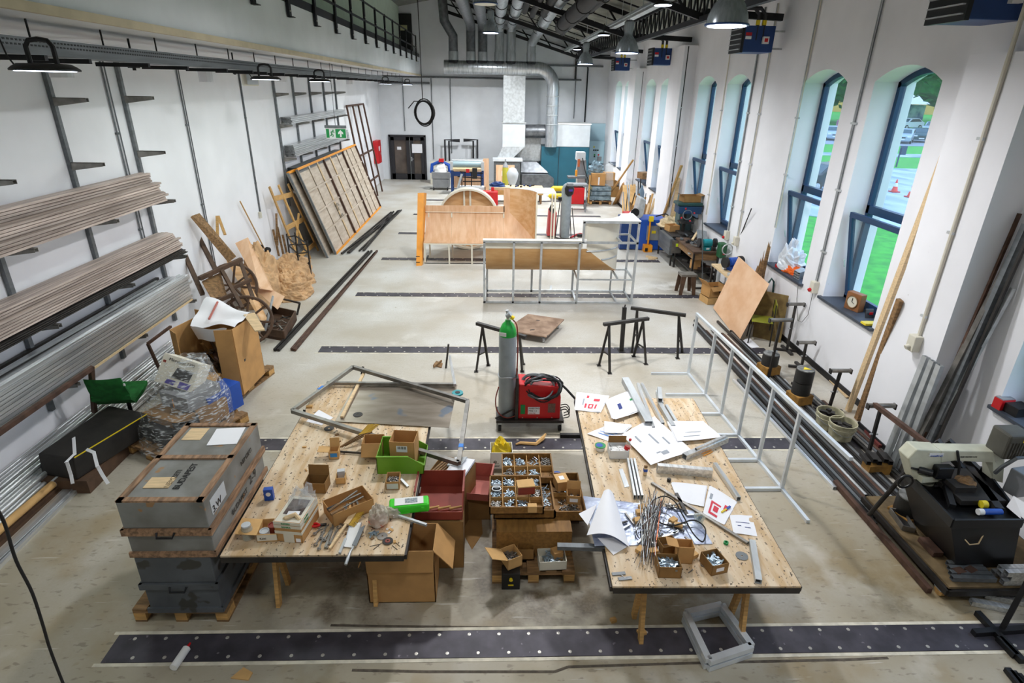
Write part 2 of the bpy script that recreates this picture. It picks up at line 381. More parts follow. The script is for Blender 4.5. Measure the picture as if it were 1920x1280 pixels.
# mezzanine
MX,MZ0,MZ1=-3.45,4.76,5.56
mz=MB(); mz.box(((XL+MX)/2,13.6,(MZ0+MZ1)/2),(MX-XL,33.4,MZ1-MZ0)); struct('mezzanine_slab',mz,'farwall',local=True)
ml=MB().box((MX+.02,13.6,MZ0+.03),(.05,33.4,.07)); struct('trim_3',ml,mat('beige','#c4b79c',.8,var=.1),local=True)
struct('trim_4',MB().box((MX+.006,13.6,MZ1+.06),(.012,33.4,.14)),'black_metal',local=True)
# mezzanine back wall, greenish and dark door
struct('mezzanine_wall',MB().box((MX-.9,13.6,6.6),(.1,33.4,2.1)),'green_wall',local=True)
# railing
rl=thing('railing','black steel railing bolted to the white mezzanine edge','railing',(MX+.04,14,MZ1))
YP=[3.6+1.02*k for k in range(26)]
YP=[4.8+1.6*k for k in range(16)]
for y in YP:
    p=MB(); p.box((MX+.04,y,5.84),(.045,.11,1.02)); p.box((MX+.07,y,5.33),(.10,.12,.012))
    po=p.build('post','black_metal',rl)
    for z in(5.42,5.95): MB().cyl((MX+.055,y-.02,z),(MX+.075,y-.02,z),.014,n=8).build('bolt','bolt',po)
for z,t_ in((6.32,.04),(5.88,.045)):
    MB().bar((MX+.04,3,z),(MX+.04,YP[-1]+.1,z),.03,t_).build('rail','black_metal',rl)
d=MB().box((PY(745,40,30.25).x,30.22,6.45),(1.3,.06,1.75)); o=d.build('door_2','plastic_black'); o['kind']='structure'
MB().box((PY(757,50,30.2).x,30.17,6.75),(.32,.01,.22)).build('door_notice',mat('notice','#b9b98a',.8,var=0),o)
# steel rail plates let into the floor, every 3 m
for i,y in enumerate([3.48,6.48,9.48,12.48,15.44,18.48,21.5,24.5,27.5]):
    x0,x1=[(-3.14,5.02),(-3.12,5.0),(-3.05,5.0),(-3.05,5.0),(-3.0,4.6),(-3.0,4.0),(-2.9,4),(-2.9,4),(-2.9,4)][i]
    o=struct('floor_plate',MB().box(((x0+x1)/2,y,.003),(x1-x0,.26,.006)),'rail',origin=((x0+x1)/2,y,0))
    if i<5:
        q=MB(); nx=int((x1-x0)/.16)
        q=MB(); k=0; x=x0+.15
        while x<x1-.05:
            for yy,dx in((y+.09,0),(y-.09,.08)): q.lathe((x+dx,yy,.006),[(.016,0),(.014,.003),(.006,.0035),(.006,.001),(0,.001)],n=8)
            x+=.255
        b_=q.build('screw_heads','bolt',o); b_['kind']='stuff'
    g=MB(); 
    for yy in(y+.15,y-.15): g.box(((x0+x1)/2,yy,.0015),(x1-x0+.1,.03,.003))
    gg=g.build('grout_edge',mat('grout','#d9d2c0',.9,var=.2,scale=9),o)
# floor cracks / joints in the near bay
cr=MB()
for pts in ([(620,1172),(900,1176),(1060,1176),(1310,1176),(1540,1172)],[(660,1256),(800,1259),(1040,1259),(1065,1250),(1290,1243),(1600,1236),(1665,1233)]):
    pp=[P(x,y) for x,y in pts]
    for a,b_ in zip(pp,pp[1:]): cr.bar(a+Vector((0,0,.001)),b_+Vector((0,0,.001)),.022,.003)
struct('trim_5',cr,mat('crack','#5c5348',.9,var=.3,scale=20),local=True)
# far door: dark double glazed
dx0,dx1=-5.12,-3.30
d=MB(); 
for a,b_ in((dx0,dx0+.09),(dx1-.09,dx1)): d.box(((a+b_)/2,YF-.03,1.05),(.09,.1,2.1))
d.box(((dx0+dx1)/2,YF-.03,2.08),(dx1-dx0,.1,.09))
do=struct('door_1',d,'doorframe')
xm=(dx0+dx1)/2+.12
for k,(a,b_) in enumerate(((dx0+.1,xm-.02),(xm+.02,dx1-.1))):
    l=MB()
    for c_,w_ in((a+.08,.16),(b_-.08,.16)): l.box((c_,YF-.05,1.03),(w_,.07,2.02))
    l.box(((a+b_)/2,YF-.05,.15),(b_-a,.07,.28)); l.box(((a+b_)/2,YF-.05,1.95),(b_-a,.07,.16))
    lo=l.build('door_leaf','doorframe',do)
    MB().box(((a+b_)/2,YF-.02,1.08),(b_-a-.3,.02,1.6)).build('pane',mat('door_glass','#5b5048',.15,var=.35,scale=1.5),lo)
    MB().box((((a+b_)/2-.05 if k==0 else (a+b_)/2),YF-.09,1.5),(.2 if k==0 else .5,.01,.14 if k==0 else .42)).build('paper_notice','paper',lo)
h=MB(); h.bar((xm+.06,YF-.12,1.0),(xm+.16,YF-.12,1.0),.025); h.box((xm+.07,YF-.09,1.0),(.04,.03,.2)); h.build('door_handle','galv',do)
# ---------------------------------------------------------- exterior seen through the windows
struct('lawn',MB().box((71.5,60,-.45),(130,260,.1)),mat('grass','#3fae33',.9,col2='#2d9030',scale=3,bump=.2),local=True)

mat('paving','#7f93ad',.7,col2='#b4c3d4',scale=.8,stretch=(1,.35,1))
from mathutils import noise
def text(body,org,right,up,size,ms,parent,name='lettering',ext=.001,bold=False):
    c=bpy.data.curves.new(name,'FONT'); c.body=body; c.size=size; c.extrude=ext; c.align_x='LEFT'
    if bold: c.offset=size*.02
    tmp=bpy.data.objects.new('tmp',c); C.objects.link(tmp); dg=bpy.context.evaluated_depsgraph_get()
    me=bpy.data.meshes.new_from_object(tmp.evaluated_get(dg)); me.materials.clear(); me.materials.append(M[ms]); bpy.data.objects.remove(tmp)
    ob=bpy.data.objects.new(name,me); C.objects.link(ob)
    r=Vector(right).normalized(); u=Vector(up); u=(u-r*u.dot(r)).normalized(); n_=r.cross(u)
    mm=Matrix((r,u,n_)).transposed().to_4x4(); off=Vector(parent['_o']); mm.translation=Vector(org)-off
    ob.parent=parent; ob.matrix_local=mm; ob['_o']=(0,0,0); return ob
def one(mb,name,ms,label,cat,group=None,kind=None,**k): return tag(mb.build(name,ms,**k),label,cat,group,kind)
def crumple(mb,c,rx,ry,h,seed,nu=26,nv=26,amp=.12,sc=3.0,ang=0):
    def f(u,v):
        a=u*2*pi; r=math.sin(v*pi/2); z=math.cos(v*pi/2)
        d=Vector((math.cos(a)*r,math.sin(a)*r,z))
        q=noise.noise(Vector((d.x*sc+seed,d.y*sc,d.z*sc)))*amp*2+abs(noise.noise(Vector((d.x*sc*2.3+seed,d.y*sc*2.3,d.z*sc*2.3+4))))*amp*1.6
        k=1+q; x=d.x*rx*k; y=d.y*ry*k; zz=max(0.003,d.z*h*(1+q*1.3))
        return (c[0]+x*math.cos(ang)-y*math.sin(ang),c[1]+x*math.sin(ang)+y*math.cos(ang),c[2]+zz)
    return mb.grid(f,nu,nv)
def pallet(loc,rz,label,group=None,L=1.2,Wd=.8):
    t=L0(thing('pallet',label,'pallet',loc,rz,group))   # length along local y
    for k in range(5):
        x=-Wd/2+.06+(Wd-.12)*k/4; MB().box((x,0,.133),(.12 if k%2==0 else .1,L,.022)).build('deck_board','wood_old',t,local=True)
    for y in(-L/2+.07,0,L/2-.07):
        MB().box((0,y,.111),(Wd,.14,.022)).build('stringer_board','wood_old',t,local=True)
        for x in(-Wd/2+.05,0,Wd/2-.05): MB().box((x,y,.061),(.1,.14,.078)).build('block','wood',t,local=True)
    for x in(-Wd/2+.05,0,Wd/2-.05): MB().box((x,0,.011),(.1,L,.022)).build('runner','wood_old',t,local=True)
    return t
def openbox(t,cx,cy,z,wx,wy,h,ms,rz=0,flaps=(),inner=None,th=.006,name_w='side_wall'):
    """carton walls in local frame of thing t"""
    Rm=Matrix.Rotation(rz,3,'Z'); c=Vector((cx,cy,z))
    def T(v): return Rm@Vector(v)+c
    o=[]
    b=MB(); b.box(c+Vector((0,0,th/2)),(wx,wy,th),rz); b.build('base_panel',ms,t,local=True)
    for sx,sy in((1,0),(-1,0),(0,1),(0,-1)):
        b=MB(); ctr=T((sx*(wx/2-th/2),sy*(wy/2-th/2),h/2))
        b.box(ctr,(th if sx else wx, th if sy else wy,h),rz); b.build(name_w,ms,t,local=True)
    for side,ln,ang in flaps:
        sx,sy={'e':(1,0),'w':(-1,0),'n':(0,1),'s':(0,-1)}[side]
        e=Vector((sx*wx/2,sy*wy/2,h)); out=Vector((sx*math.cos(ang),sy*math.cos(ang),math.sin(ang)))*ln
        al=Vector((-sy,sx,0))*(wy if sx else wx)/2
        q=[e-al,e+al,e+al*.97+out,e-al*.97+out]; nn=(q[1]-q[0]).cross(q[2]-q[1]).normalized()*th
        MB().prism([T(x) for x in q],Rm@nn).build('flap',ms,t,local=True)
# ------------------------------------------------------------ cantilever racks on the left wall
def rack(label,ys,levels,ztop,arm=.40,zb=.1):
    t=thing('cantilever_rack',label,'rack',(XL,ys[0],0))
    for y in ys:
        p=MB(); p.box((XL+.03,y,(ztop+zb)/2),(.05,.06,ztop-zb)); po=p.build('upright','galv_dark',t)
        for z in levels:
            a=MB(); x0,x1=XL+.05,XL+.05+arm
            a.prism([(x0,y-.03,z),(x1,y-.03,z),(x1,y-.03,z-.045),(x0,y-.03,z-.10)],(0,.006,0)); a.prism([(x0,y+.024,z),(x1,y+.024,z),(x1,y+.024,z-.045),(x0,y+.024,z-.10)],(0,.006,0))
            a.box(((x0+x1)/2,y,z-.003),(x1-x0,.06,.006)); a.build('arm','steel',po)
    return t
rack('tall grey cantilever rack on the white left wall, loaded with long tubes',[3.36,4.9,6.42,7.94,9.46],[4.10,3.33,2.60,1.70,.93],4.7,zb=.55)
rack('far cantilever rack on the left wall above the leaning panels',[15.9,17.4,18.95,20.5,22.0],[4.10,3.36,2.55,1.72],4.7,arm=.32,zb=1.3)
# ---- tube stacks
def stack(name,ms,w,h,x0,y0,L,z0,rows,label,group,jit=.06,round_=False,gap=.007,wall=.004):
    b=MB()
    if round_: b.htube((0,0,h/2),(0,L,h/2),h/2-.001,n=10)
    else: b.hbar((0,0,h/2),(0,L,h/2),w-gap,h-gap,t=wall)
    proto=None; z=z0
    for n_,dx in rows:
        for k in range(n_):
            loc=(x0+dx+(k+.5)*w,y0+R.uniform(-jit,jit),z)
            if proto is None:
                proto=b.build(name,ms,local=True,smooth=round_); tag(proto,label,'tube',group); proto.location=loc
            else:
                c=proto.copy(); C.objects.link(c); c.location=loc
            (proto if 0 else c if n_ and 'c' in dir() and c else proto)
        z+=h
    return proto
stack('flat_tube','alu_oxide',.06,.035,-5.42,3.3,6.05,2.602,[(6,0)]*4+[(5,0)]*4+[(3,0)]*4,'pale oxidised flat tube in the topmost loaded stack of the near left rack','tubes stacked on the upper arms of the near rack')
stack('flat_bar','alu_oxide',.055,.03,-5.42,3.4,6.1,1.80,[(6,0)]*6+[(5,0)]*3,'pinkish grey long tube in the middle stack of the near left rack','pale tubes on the middle arms of the near rack')
stack('angle_bar','dark_steel',.05,.022,-5.42,3.4,6.2,1.702,[(7,0)]*4,'black long steel bar under the pale tubes of the middle rack stack','black bars on the middle arms of the near rack',jit=.12)
stack('square_tube','alu',.052,.045,-5.42,3.3,6.2,.932,[(7,0)]*9,'shiny square tube in the lowest loaded stack of the near left rack','shiny tubes on the lowest arms of the near rack',jit=.12)
b=MB().hbar((0,0,.012),(0,5.9,.012),.024,.024)
pr_=tag(b.build('thin_tube','alu',local=True),'thin shiny tube lying loose and askew on top of the lowest rack stack','tube','loose tubes on the lowest rack stack')
for k in range(16):
    c=pr_ if k==0 else pr_.copy()
    if k: C.objects.link(c)
    c.location=(-5.36+R.uniform(0,.27),3.3+R.uniform(-.2,.35),1.338+.024*(k//6)); c.rotation_euler=(0,0,R.uniform(-.012,.012))
one(MB().bar((-5.42,3.0,1.36),(-5.42,9.2,1.36),.05,.08),'angle_iron','dark_steel','long black angle iron at the wall behind the loose shiny tubes','angle iron')
one(MB().bar((-5.045,3.3,.955),(-5.045,9.4,.955),.012,.03),'wood_strip','wood_pale','thin pale wood strip along the front of the lowest rack stack','strip')
# rusty square frame hung under the lowest arms
a=PX(180,682,-4.92); fr=MB(); z1=a.z
for p,q in(((-4.92,3.0,z1),(-4.92,a.y,z1)),((-4.92,a.y,z1),(-4.92,a.y,z1-.75)),((-4.92,3.0,z1-.75),(-4.92,a.y,z1-.75))): pass
fr=MB(); fr.bar((-4.99,3.4,z1-.06),(-4.99,6.66,z1-.06),.05,.05); fr.bar((-4.99,6.66,z1-.04),(-5.15,6.70,.36),.05,.05)
one(fr,'rusty_steel_rack_frame','rust','dark rusty steel frame hanging below the lowest loaded rack stack','frame')
fr=MB(); q0=PX(277,644,-5.0); q1=PX(320,612,-5.0); q2=PX(305,690,-4.9); q2.z=min(q2.z,.1)
fr.bar(q0,q1,.035,.035); fr.bar(q0,q2,.035,.035)
one(fr,'bent_steel_frame','rust','thin brown steel frame between the rack and the open carton','frame')
# low pile of shiny round tubes against the wall
stack('round_tube','alu',.055,.055,-5.43,3.2,5.7,.06,[(8,0),(8,.0),(7,.0),(5,.0),(4,0)],'shiny round tube in the long low pile along the left wall','shiny tubes in the low pile by the wall',jit=.22,round_=True)
for y in(4.2,6.4,8.4): one(MB().box((-5.2,y,.03),(.48,.08,.06)),'support_block','wood_old','wooden bearer under the low pile of shiny tubes','block','bearers under the low tube pile')
# items on the floor beside the low pile (left edge)
ya,yb=P(235,830),P(0,1080)
dr=Vector((-.0,1,0))
one(MB().hbar((-4.70,2.6,.022),(-4.72,6.9,.022),.035,.044),'square_profile','alu','long polished square profile at the outer edge of the floor pile','profile')
one(MB().hbar((-4.79,2.6,.03),(-4.79,6.8,.03),.11,.06),'wide_profile','alu','long wide aluminium profile lying on the floor beside the polished one','profile')
one(MB().box((-4.93,4.4,.02),(.14,3.4,.04)),'wood_plank','wood_dark','dark brown plank on the floor between profile and cardboard tube','plank')
one(MB().bar((-5.03,2.7,.06),(-4.90,6.0,.06),.06,.04),'wood_batten','wood_dark','dark brown batten lying askew next to the dark plank','batten')
t=thing('cardboard_tube','brown cardboard tube with a taped end on the floor by the left pile','tube',(-4.93,4.6,.04))
MB().cyl((-5.0,3.4,.13),(-4.93,5.55,.13),.042,n=14).build('roll','cardboard_pale',t,smooth=True)
MB().cyl((-4.932,5.5,.13),(-4.929,5.62,.13),.044,n=14).build('taped_end','grey_light',t,smooth=True)
one(MB().box((-5.08,4.6,.045),(.07,2.2,.09)),'steel_channel','dark_steel','dark steel channel on the floor behind the cardboard tube','channel')
# black foam-like block with torn white tape
c4=[P(78,855,.4),P(155,862,.4),P(250,785,.4),P(140,795,.4)]
t=thing('black_case','long black wrapped slab case with torn white tape lying on the floor','case',(-4.85,6.1,.1))
b=MB(); b.add([(-5.12,5.62,.17),(-4.66,5.52,.17),(-4.36,6.55,.17),(-4.98,6.75,.17),(-5.12,5.66,.43),(-4.66,5.56,.43),(-4.36,6.55,.43),(-4.98,6.75,.43)],[(3,2,1,0),(4,5,6,7),(0,1,5,4),(1,2,6,5),(2,3,7,6),(3,0,4,7)])
b.build('wrapped_body',mat('black_wrap','#25221f',.6,var=.4,scale=5,bump=.3,detail=6),t,bevel=.015)
b=MB(); b.bar((-4.655,5.57,.437),(-4.365,6.52,.437),.012,.008); b.build('yellow_trim','yellow',t)
for pts in([(138,820),(140,850),(125,865),(133,890),(136,905)],[(162,842),(176,848),(182,872),(192,890),(202,905)]):
    q=[PY(x,y,5.53-.04*i) if i>1 else P(x,y,.445) for i,(x,y) in enumerate(pts)]
    s=MB(); 
    for k in range(len(q)-1): s.bar(q[k],q[k+1]+(q[k+1]-q[k])*.1,.035,.004,up=(0,-.6,1))
    s.build('white_tape','paper',t)
one(MB().box((-4.8,5.95,.085),(.5,.9,.17)).box((-5.15,6.0,.06),(.1,.8,.12)),'wooden_bearer','wood_dark','dark wooden trestle base under the black wrapped case','base')
# green upholstered chair
t=thing('office_chair','green upholstered chair shell without armrests beside the wrapped pallet','chair',(-4.75,6.85,0))
back=MB(); 
b0,b1=Vector((-5.13,6.55,.74)),Vector((-4.62,6.42,.72))
def shell(u,v):
    # v: 0 back top -> 1 seat front ; u across
    p=[(0,-.06,.40),(0,-.02,.26),(0,.04,.10),(0,.14,0),(0,.40,.02),(0,.56,.06)]
    k=v*5; i=min(4,int(k)); f=k-i; q=Vector(p[i])*(1-f)+Vector(p[i+1])*f
    wd=.24*(1-.10*abs(2*v-1)); x=(u-.5)*2*wd; q.y+= -.04*(2*u-1)**2*(-1 if v<.4 else 0)
    an=rad(6); return (-4.86+x*math.cos(an)-q.y*math.sin(an), 6.62+x*math.sin(an)+q.y*math.cos(an), .5+q.z)
back.grid(shell,12,20,th=Vector((0,.0,.05))); back.build('seat_shell','green_seat',t,smooth=True)
MB().box((-4.62,6.62,.80),(.02,.012,.03)).build('care_label','white',t)
MB().cyl((-4.74,6.78,.12),(-4.74,6.78,.5),.025).build('column','plastic_black',t)
for k in range(5):
    a=2*pi*k/5+.4; l=MB(); l.bar((-4.74,6.78,.12),(-4.74+.28*math.cos(a),6.78+.28*math.sin(a),.07),.04,.03); lo=l.build('leg','plastic_black',t)
    MB().cyl((-4.74+.27*math.cos(a)-.012,6.78+.27*math.sin(a),.03),(-4.74+.27*math.cos(a)+.012,6.78+.27*math.sin(a),.03),.028).build('caster','rubber',lo)
# ------------------------------------------------ wrapped pallet
pallet((-3.98,6.68,0),rad(-25),'wooden pallet under the film-wrapped heap, near left rack')
t=thing('wrapped_heap','heap of boxes under clear stretch film on a pallet beside the green chair','load',(-3.98,6.68,.144))
Rz=lambda a: Matrix.Rotation(a,3,'Z')
for nm,c,d,rz,ms in(('lower_box',(-4.0,6.75,.30),(.62,.75,.28),-.45,'cardboard_dark'),('blue_crate',(-3.72,7.05,.34),(.28,.55,.36),-.4,'blue'),('coiled_cable_box',(-4.05,6.45,.25),(.5,.4,.2),-.4,'plastic_black'),('inner_box',(-3.95,6.85,.55),(.5,.5,.2),-.45,'grey_paint')):
    MB().box(c,d,rz).build(nm,ms,t)
for k in range(6):
    a=k*.2; MB().tube([(-3.85+.13*math.cos(q*.5+a),6.42+.16*math.sin(q*.5+a),.36+.015*k+.02*math.sin(q)) for q in range(13)],.012,6).build('coiled_cable','rubber',t)
MB().box((-4.02,6.72,.52),(.2,.1,.12),.5).build('yellow_box','orange',t); MB().box((-3.9,6.78,.6),(.08,.1,.1),.3).build('red_box','red',t)
rm=Rz(rad(-10))@Matrix.Rotation(rad(14),3,'Y')@Matrix.Rotation(rad(-30),3,'X')
wb=MB().box((-4.05,6.95,.80),(.50,.26,.38),rot=rm).build('printed_box','ply_white',t)
fp=lambda x,z:Vector((-4.05,6.95,.80))+rm@Vector((x,-.134,z))
fz=lambda x,z:fp(x,z)
text('Microland 7300',fp(-.16,.12),rm@Vector((1,0,0)),rm@Vector((0,0,1)),.055,'dark_steel',t)
MB().add([fz(-.06,-.08),fz(.18,-.08),fz(.2,.06),fz(-.02,.06)],[(0,1,2,3)]).build('printed_picture','dark_steel',t)
MB().add([fz(-.12,-.17),fz(0,-.17),fz(.02,-.11),fz(-.1,-.11)],[(0,1,2,3)]).build('printed_band',mat('purple','#4d3f9c',.5,var=0),t)
MB().add([fz(.06,-.18),fz(.2,-.18),fz(.22,-.1),fz(.07,-.1)],[(0,1,2,3)]).build('printed_band','purple',t)
MB().add([fz(-.23,.08),fz(-.19,.08),fz(-.19,.11),fz(-.23,.11)],[(0,1,2,3)]).build('printed_mark','red_dark',t)
# film: a loose crinkled skin over the heap
fm_=mat('stretch_film','#e6eaec',.12,var=0,alpha=.16)
nn=fm_.node_tree.nodes; LL=fm_.node_tree.links; tcx=nn.new('ShaderNodeTexCoord'); mp=nn.new('ShaderNodeMapping'); mp.inputs['Scale'].default_value=(3,3,14); mp.inputs['Rotation'].default_value=(.5,.6,.2)
nz=nn.new('ShaderNodeTexNoise'); nz.inputs['Scale'].default_value=4; nz.inputs['Detail'].default_value=6; rr=nn.new('ShaderNodeValToRGB'); rr.color_ramp.elements[0].position=.5; rr.color_ramp.elements[0].color=(.08,.08,.08,1); rr.color_ramp.elements[1].position=.66; rr.color_ramp.elements[1].color=(.6,.6,.6,1)
LL.new(tcx.outputs['Object'],mp.inputs[0]); LL.new(mp.outputs[0],nz.inputs[0]); LL.new(nz.outputs[0],rr.inputs[0]); LL.new(rr.outputs[0],nn['Principled BSDF'].inputs['Alpha'])
bp=nn.new('ShaderNodeBump'); bp.inputs['Strength'].default_value=.8; bp.inputs['Distance'].default_value=.03; LL.new(nz.outputs[0],bp.inputs['Height']); LL.new(bp.outputs[0],nn['Principled BSDF'].inputs['Normal'])
def film(u,v):
    a=u*2*pi; k=v; r0=(.50,.62); top=Vector((-4.05,6.93,1.03))
    base=Vector((-3.98+r0[0]*math.cos(a)*math.cos(-.4)-r0[1]*math.sin(a)*math.sin(-.4),6.66+r0[0]*math.cos(a)*math.sin(-.4)+r0[1]*math.sin(a)*math.cos(-.4),.10))
    tp=top+Vector((.27*math.cos(a),.18*math.sin(a),-.10*math.sin(a-2)))
    e=k**1.0; p=base*(1-e)+tp*e
    if k>.92: p=top*(.5)+p*.5
    w_=noise.noise(Vector((a*2.5,k*4,1)))*.05+noise.noise(Vector((a*8,k*14,1)))*.02
    bul=math.sin(min(1,k)*pi)*.10
    d=Vector((math.cos(a),math.sin(a),0)); return p+d*(w_+bul)
MB().grid(film,60,24).build('stretch_film','stretch_film',t,smooth=True)
# ------------------------------------------------ big open carton on a pallet
pallet((-4.05,8.05,0),rad(-14),'wooden pallet under the tall open carton of scrap')
t=thing('large_carton','tall open brown carton with torn sides, full of scrap, on a pallet','box',(-4.05,8.0,.144))
fl=Vector((-3.61,7.55,.15)); fr_=Vector((-3.56,8.25,.15)); bl=Vector((-4.62,8.62,.15)); nl=Vector((-4.5,7.65,.15))
up=Vector((0,0,1))
def panel(a,b,h0,h1,n_='side_wall',ms='cardboard',th=.012,tilt=Vector((0,0,0))):
    nrm=(b-a).cross(up).normalized()*th
    return MB().prism([a,b,b+up*h1+tilt,a+up*h0+tilt],nrm).build(n_,ms,t)
po=panel(fl,fr_,1.02,.98,tilt=Vector((.0,.0,0)))
MB().box((fl.x+.02,fl.y+.22,.62),(.014,.11,.035)).build('hand_hole','plastic_black',po); MB().box((fl.x+.035,fl.y+.52,.66),(.014,.11,.035)).build('hand_hole','plastic_black',po)
a_=Vector((-3.83,7.50,.15)); panel(a_,fl,1.03,1.02)
panel(nl,Vector((-4.40,7.60,.15)),.98,.94); panel(nl,bl,.98,.80); panel(bl,fr_,.92,.9)
panel(Vector((-4.32,7.56,.15)),a_,.38,.36)
MB().prism([(-4.40,7.6,.53),(-3.85,7.5,.51),(-3.9,7.32,.42),(-4.3,7.36,.46)],(0,0,.012)).build('flap','cardboard_pale',t)
MB().box((-4.1,8.08,.27),(.82,.9,.24),-.1).build('scrap_fill',mat('scrap','#3b3029',.9,var=.6,scale=14,bump=1),t)
for k in range(26):
    x,y=-4.1+R.uniform(-.3,.3),8.0+R.uniform(-.3,.35); a=R.uniform(0,6.3); l=R.uniform(.12,.3)
    d=Vector((math.cos(a)*l,math.sin(a)*l,R.uniform(-.05,.25)))
    MB().bar(Vector((x,y,.5))-d*.5,Vector((x,y,.52))+d*.6,R.uniform(.02,.05),R.uniform(.012,.03)).build('scrap_piece',['wood_dark','rust','steel','cardboard_dark'][k%4],t)
# drawing sheet draped over the carton
t=thing('drawing_sheet','creased white plan sheet draped over the top of the tall carton','paper',(-4.0,8.0,1.0))
q=[P(385,557,1.22),P(482,590,1.18),P(421,645,1.02),P(357,612,1.05)]
q=[P(388,556,1.14),P(473,588,1.16),P(440,612,1.19),P(357,612,1.10)]
def sheet(u,v): 
    p=q[0].lerp(q[1],u).lerp(q[3].lerp(q[2],u),v); return p+Vector((0,0,.03*math.sin(u*7+v*3)+.02*math.sin(v*9)))
MB().grid(sheet,14,14,th=.002).build('sheet','paper',t,smooth=True)
q2=[P(357,612,1.10),P(425,618,1.18),P(420,640,.98),P(372,636,.86)]
def sheet2(u,v):
    p=q2[0].lerp(q2[1],u).lerp(q2[3].lerp(q2[2],u),v); return p+Vector((0,-.03*math.sin(u*6),.02*math.sin(u*8)))
MB().grid(sheet2,12,8,th=.002).build('hanging_edge','paper',t,smooth=True)
MB().bar(P(392,598,1.19),P(408,566,1.20),.025,.02).build('brown_strip','pinkred',t)
one(MB().prism([P(457,592,1.19),P(478,588,1.2),P(497,620,1.08),P(478,622,1.08)],(0,0,.02)),'torn_board','wood_pale','weathered grey torn board piece lying over the carton corner','board')
# shallow metal tray of scrap behind the carton
t=thing('scrap_tray','low open wooden tray of metal scrap behind the tall carton','tray',(-4.05,9.95,0))
q=[P(490,632),P(535,640),P(557,600),P(512,590)]
for k in range(4):
    a,b_=q[k],q[(k+1)%4]; MB().prism([a,b_,b_+up*.2,a+up*.2],(b_-a).cross(up).normalized()*-.02).build('tray_side','wood_dark',t)
MB().prism([p+up*.02 for p in q],up*.03).build('tray_base','wood_dark',t)
for k in range(22):
    u,v=R.uniform(.15,.85),R.uniform(.15,.85); p=q[0].lerp(q[1],u).lerp(q[3].lerp(q[2],u),v)+up*R.uniform(.07,.16); a=R.uniform(0,3.14); d=Vector((math.cos(a),math.sin(a),R.uniform(-.2,.2)))*R.uniform(.06,.16)
    MB().bar(p-d,p+d,.022,.014).build('scrap_piece',['steel','dark_steel','rust'][k%3],t)
one(MB().bar(P(497,620,.2),PY(512,555,10.3),.02,.05),'metal_strip','galv','light metal strip standing up out of the scrap tray','strip')
b=MB(); b.bar(P(497,552,.12),P(562,568,.3),.03,.03); b.bar(P(562,568,.3),P(557,590,.0),.03,.03)
one(b,'steel_angle','dark_steel','thin dark L-shaped steel frame behind the scrap tray','frame')
# ------------------------------------------------ old hand cart tipped against the wall
t=thing('hand_cart','old brown wooden hand cart tipped up with shafts in the air','cart',(-4.75,10.4,0))
def pp(x,y,Y): return PY(x,y,Y)
sh1=(pp(380,552,9.9),pp(321,421,10.7)); sh2=(pp(404,505,10.6),pp(353,407,11.2))
MB().bar(sh1[0],sh1[1],.07,.07).build('shaft','wood_dark',t); MB().bar(sh2[0],sh2[1],.07,.07).build('shaft','wood_dark',t)
MB().bar(pp(313,448,10.5),pp(342,455,10.5),.05,.05).build('cross_handle','wood_dark',t); MB().bar(pp(336,428,11.1),pp(375,437,11.1),.05,.05).build('cross_handle','wood_dark',t)
fr4=[pp(375,522,9.9),pp(452,488,10.5),pp(478,535,10.2),pp(400,575,9.7)]
MB().bar(pp(374,522,9.9),pp(453,486,10.7),.07,.07).build('frame_rail','wood_dark',t)
MB().bar(pp(415,505,10.3),pp(455,578,9.6),.06,.06).build('frame_rail','wood_dark',t)
MB().bar(pp(450,488,10.7),pp(475,560,10.1),.06,.06).build('frame_rail','wood_dark',t)
MB().bar(pp(436,540,10.0),pp(470,524,10.3),.06,.06).build('frame_rail','wood_dark',t)
MB().bar(pp(405,565,9.6),pp(437,552,9.8),.06,.06).build('frame_rail','wood_dark',t)
MB().prism([pp(378,528,9.95),pp(412,512,10.3),pp(424,556,10.0),pp(396,560,9.6)],(.01,.02,.01)).build('side_board','wood_old',t)
def wheel(c,r,ax,nm='wheel'):
    ax=Vector(ax).normalized(); u_=ax.cross(Vector((0,0,1))).normalized(); v_=u_.cross(ax)
    m_=MB(); m_.tube([c+(u_*math.cos(2*pi*k/32)+v_*math.sin(2*pi*k/32))*r for k in range(32)],.028,6,closed=True)
    o=m_.build(nm,'wood_dark',t,smooth=True)
    for k in range(8):
        a=2*pi*k/8+.2; MB().bar(c,c+(u_*math.cos(a)+v_*math.sin(a))*r,.03,.03).build('spoke','wood_dark',o)
    MB().cyl(c-ax*.06,c+ax*.06,.06,n=12).build('hub','wood_old',o)
wheel(Vector((-4.36,9.75,.44)),.42,(.3,-.85,.4)); wheel(Vector((-4.95,10.75,.75)),.42,(.3,-.85,.4))
# boards leaning over the cart
def leaner(name,a,b,w,th,ms,label,cat,side=(1,0,0)):
    a=Vector(a);b=Vector(b); return one(MB().bar(a,b,w,th,up=(0,-.3,1) if side is None else side),name,ms,label,cat)
q=[PX(357,407,-5.38),PX(371,402,-5.34),pp(440,483,11.0),pp(428,492,10.9)]
one(MB().prism(q,(.02,.03,.02)),'leaning_board','wood_old','long brown board leaning behind the cart shafts','board')
q=[pp(442,453,11.9),pp(462,445,12.0),pp(512,540,10.9),pp(488,545,10.8)]
q2b=[P(488,545,.55),P(512,540,.5)]
one(MB().prism([pp(441,456,12.0),pp(463,446,12.1),pp(510,545,11.0),pp(487,541,10.9)],(.015,.02,.01)),'leaning_plywood','ply_pink','tall pale plywood offcut leaning beside the brown paper bundle','board')
one(MB().prism([pp(470,535,11.2),pp(500,540,11.1),pp(532,557,10.9),pp(520,580,10.6)],(.015,.02,.01)),'plywood_offcut','ply_pink','pinkish plywood offcut lying against the cart wheel','board')
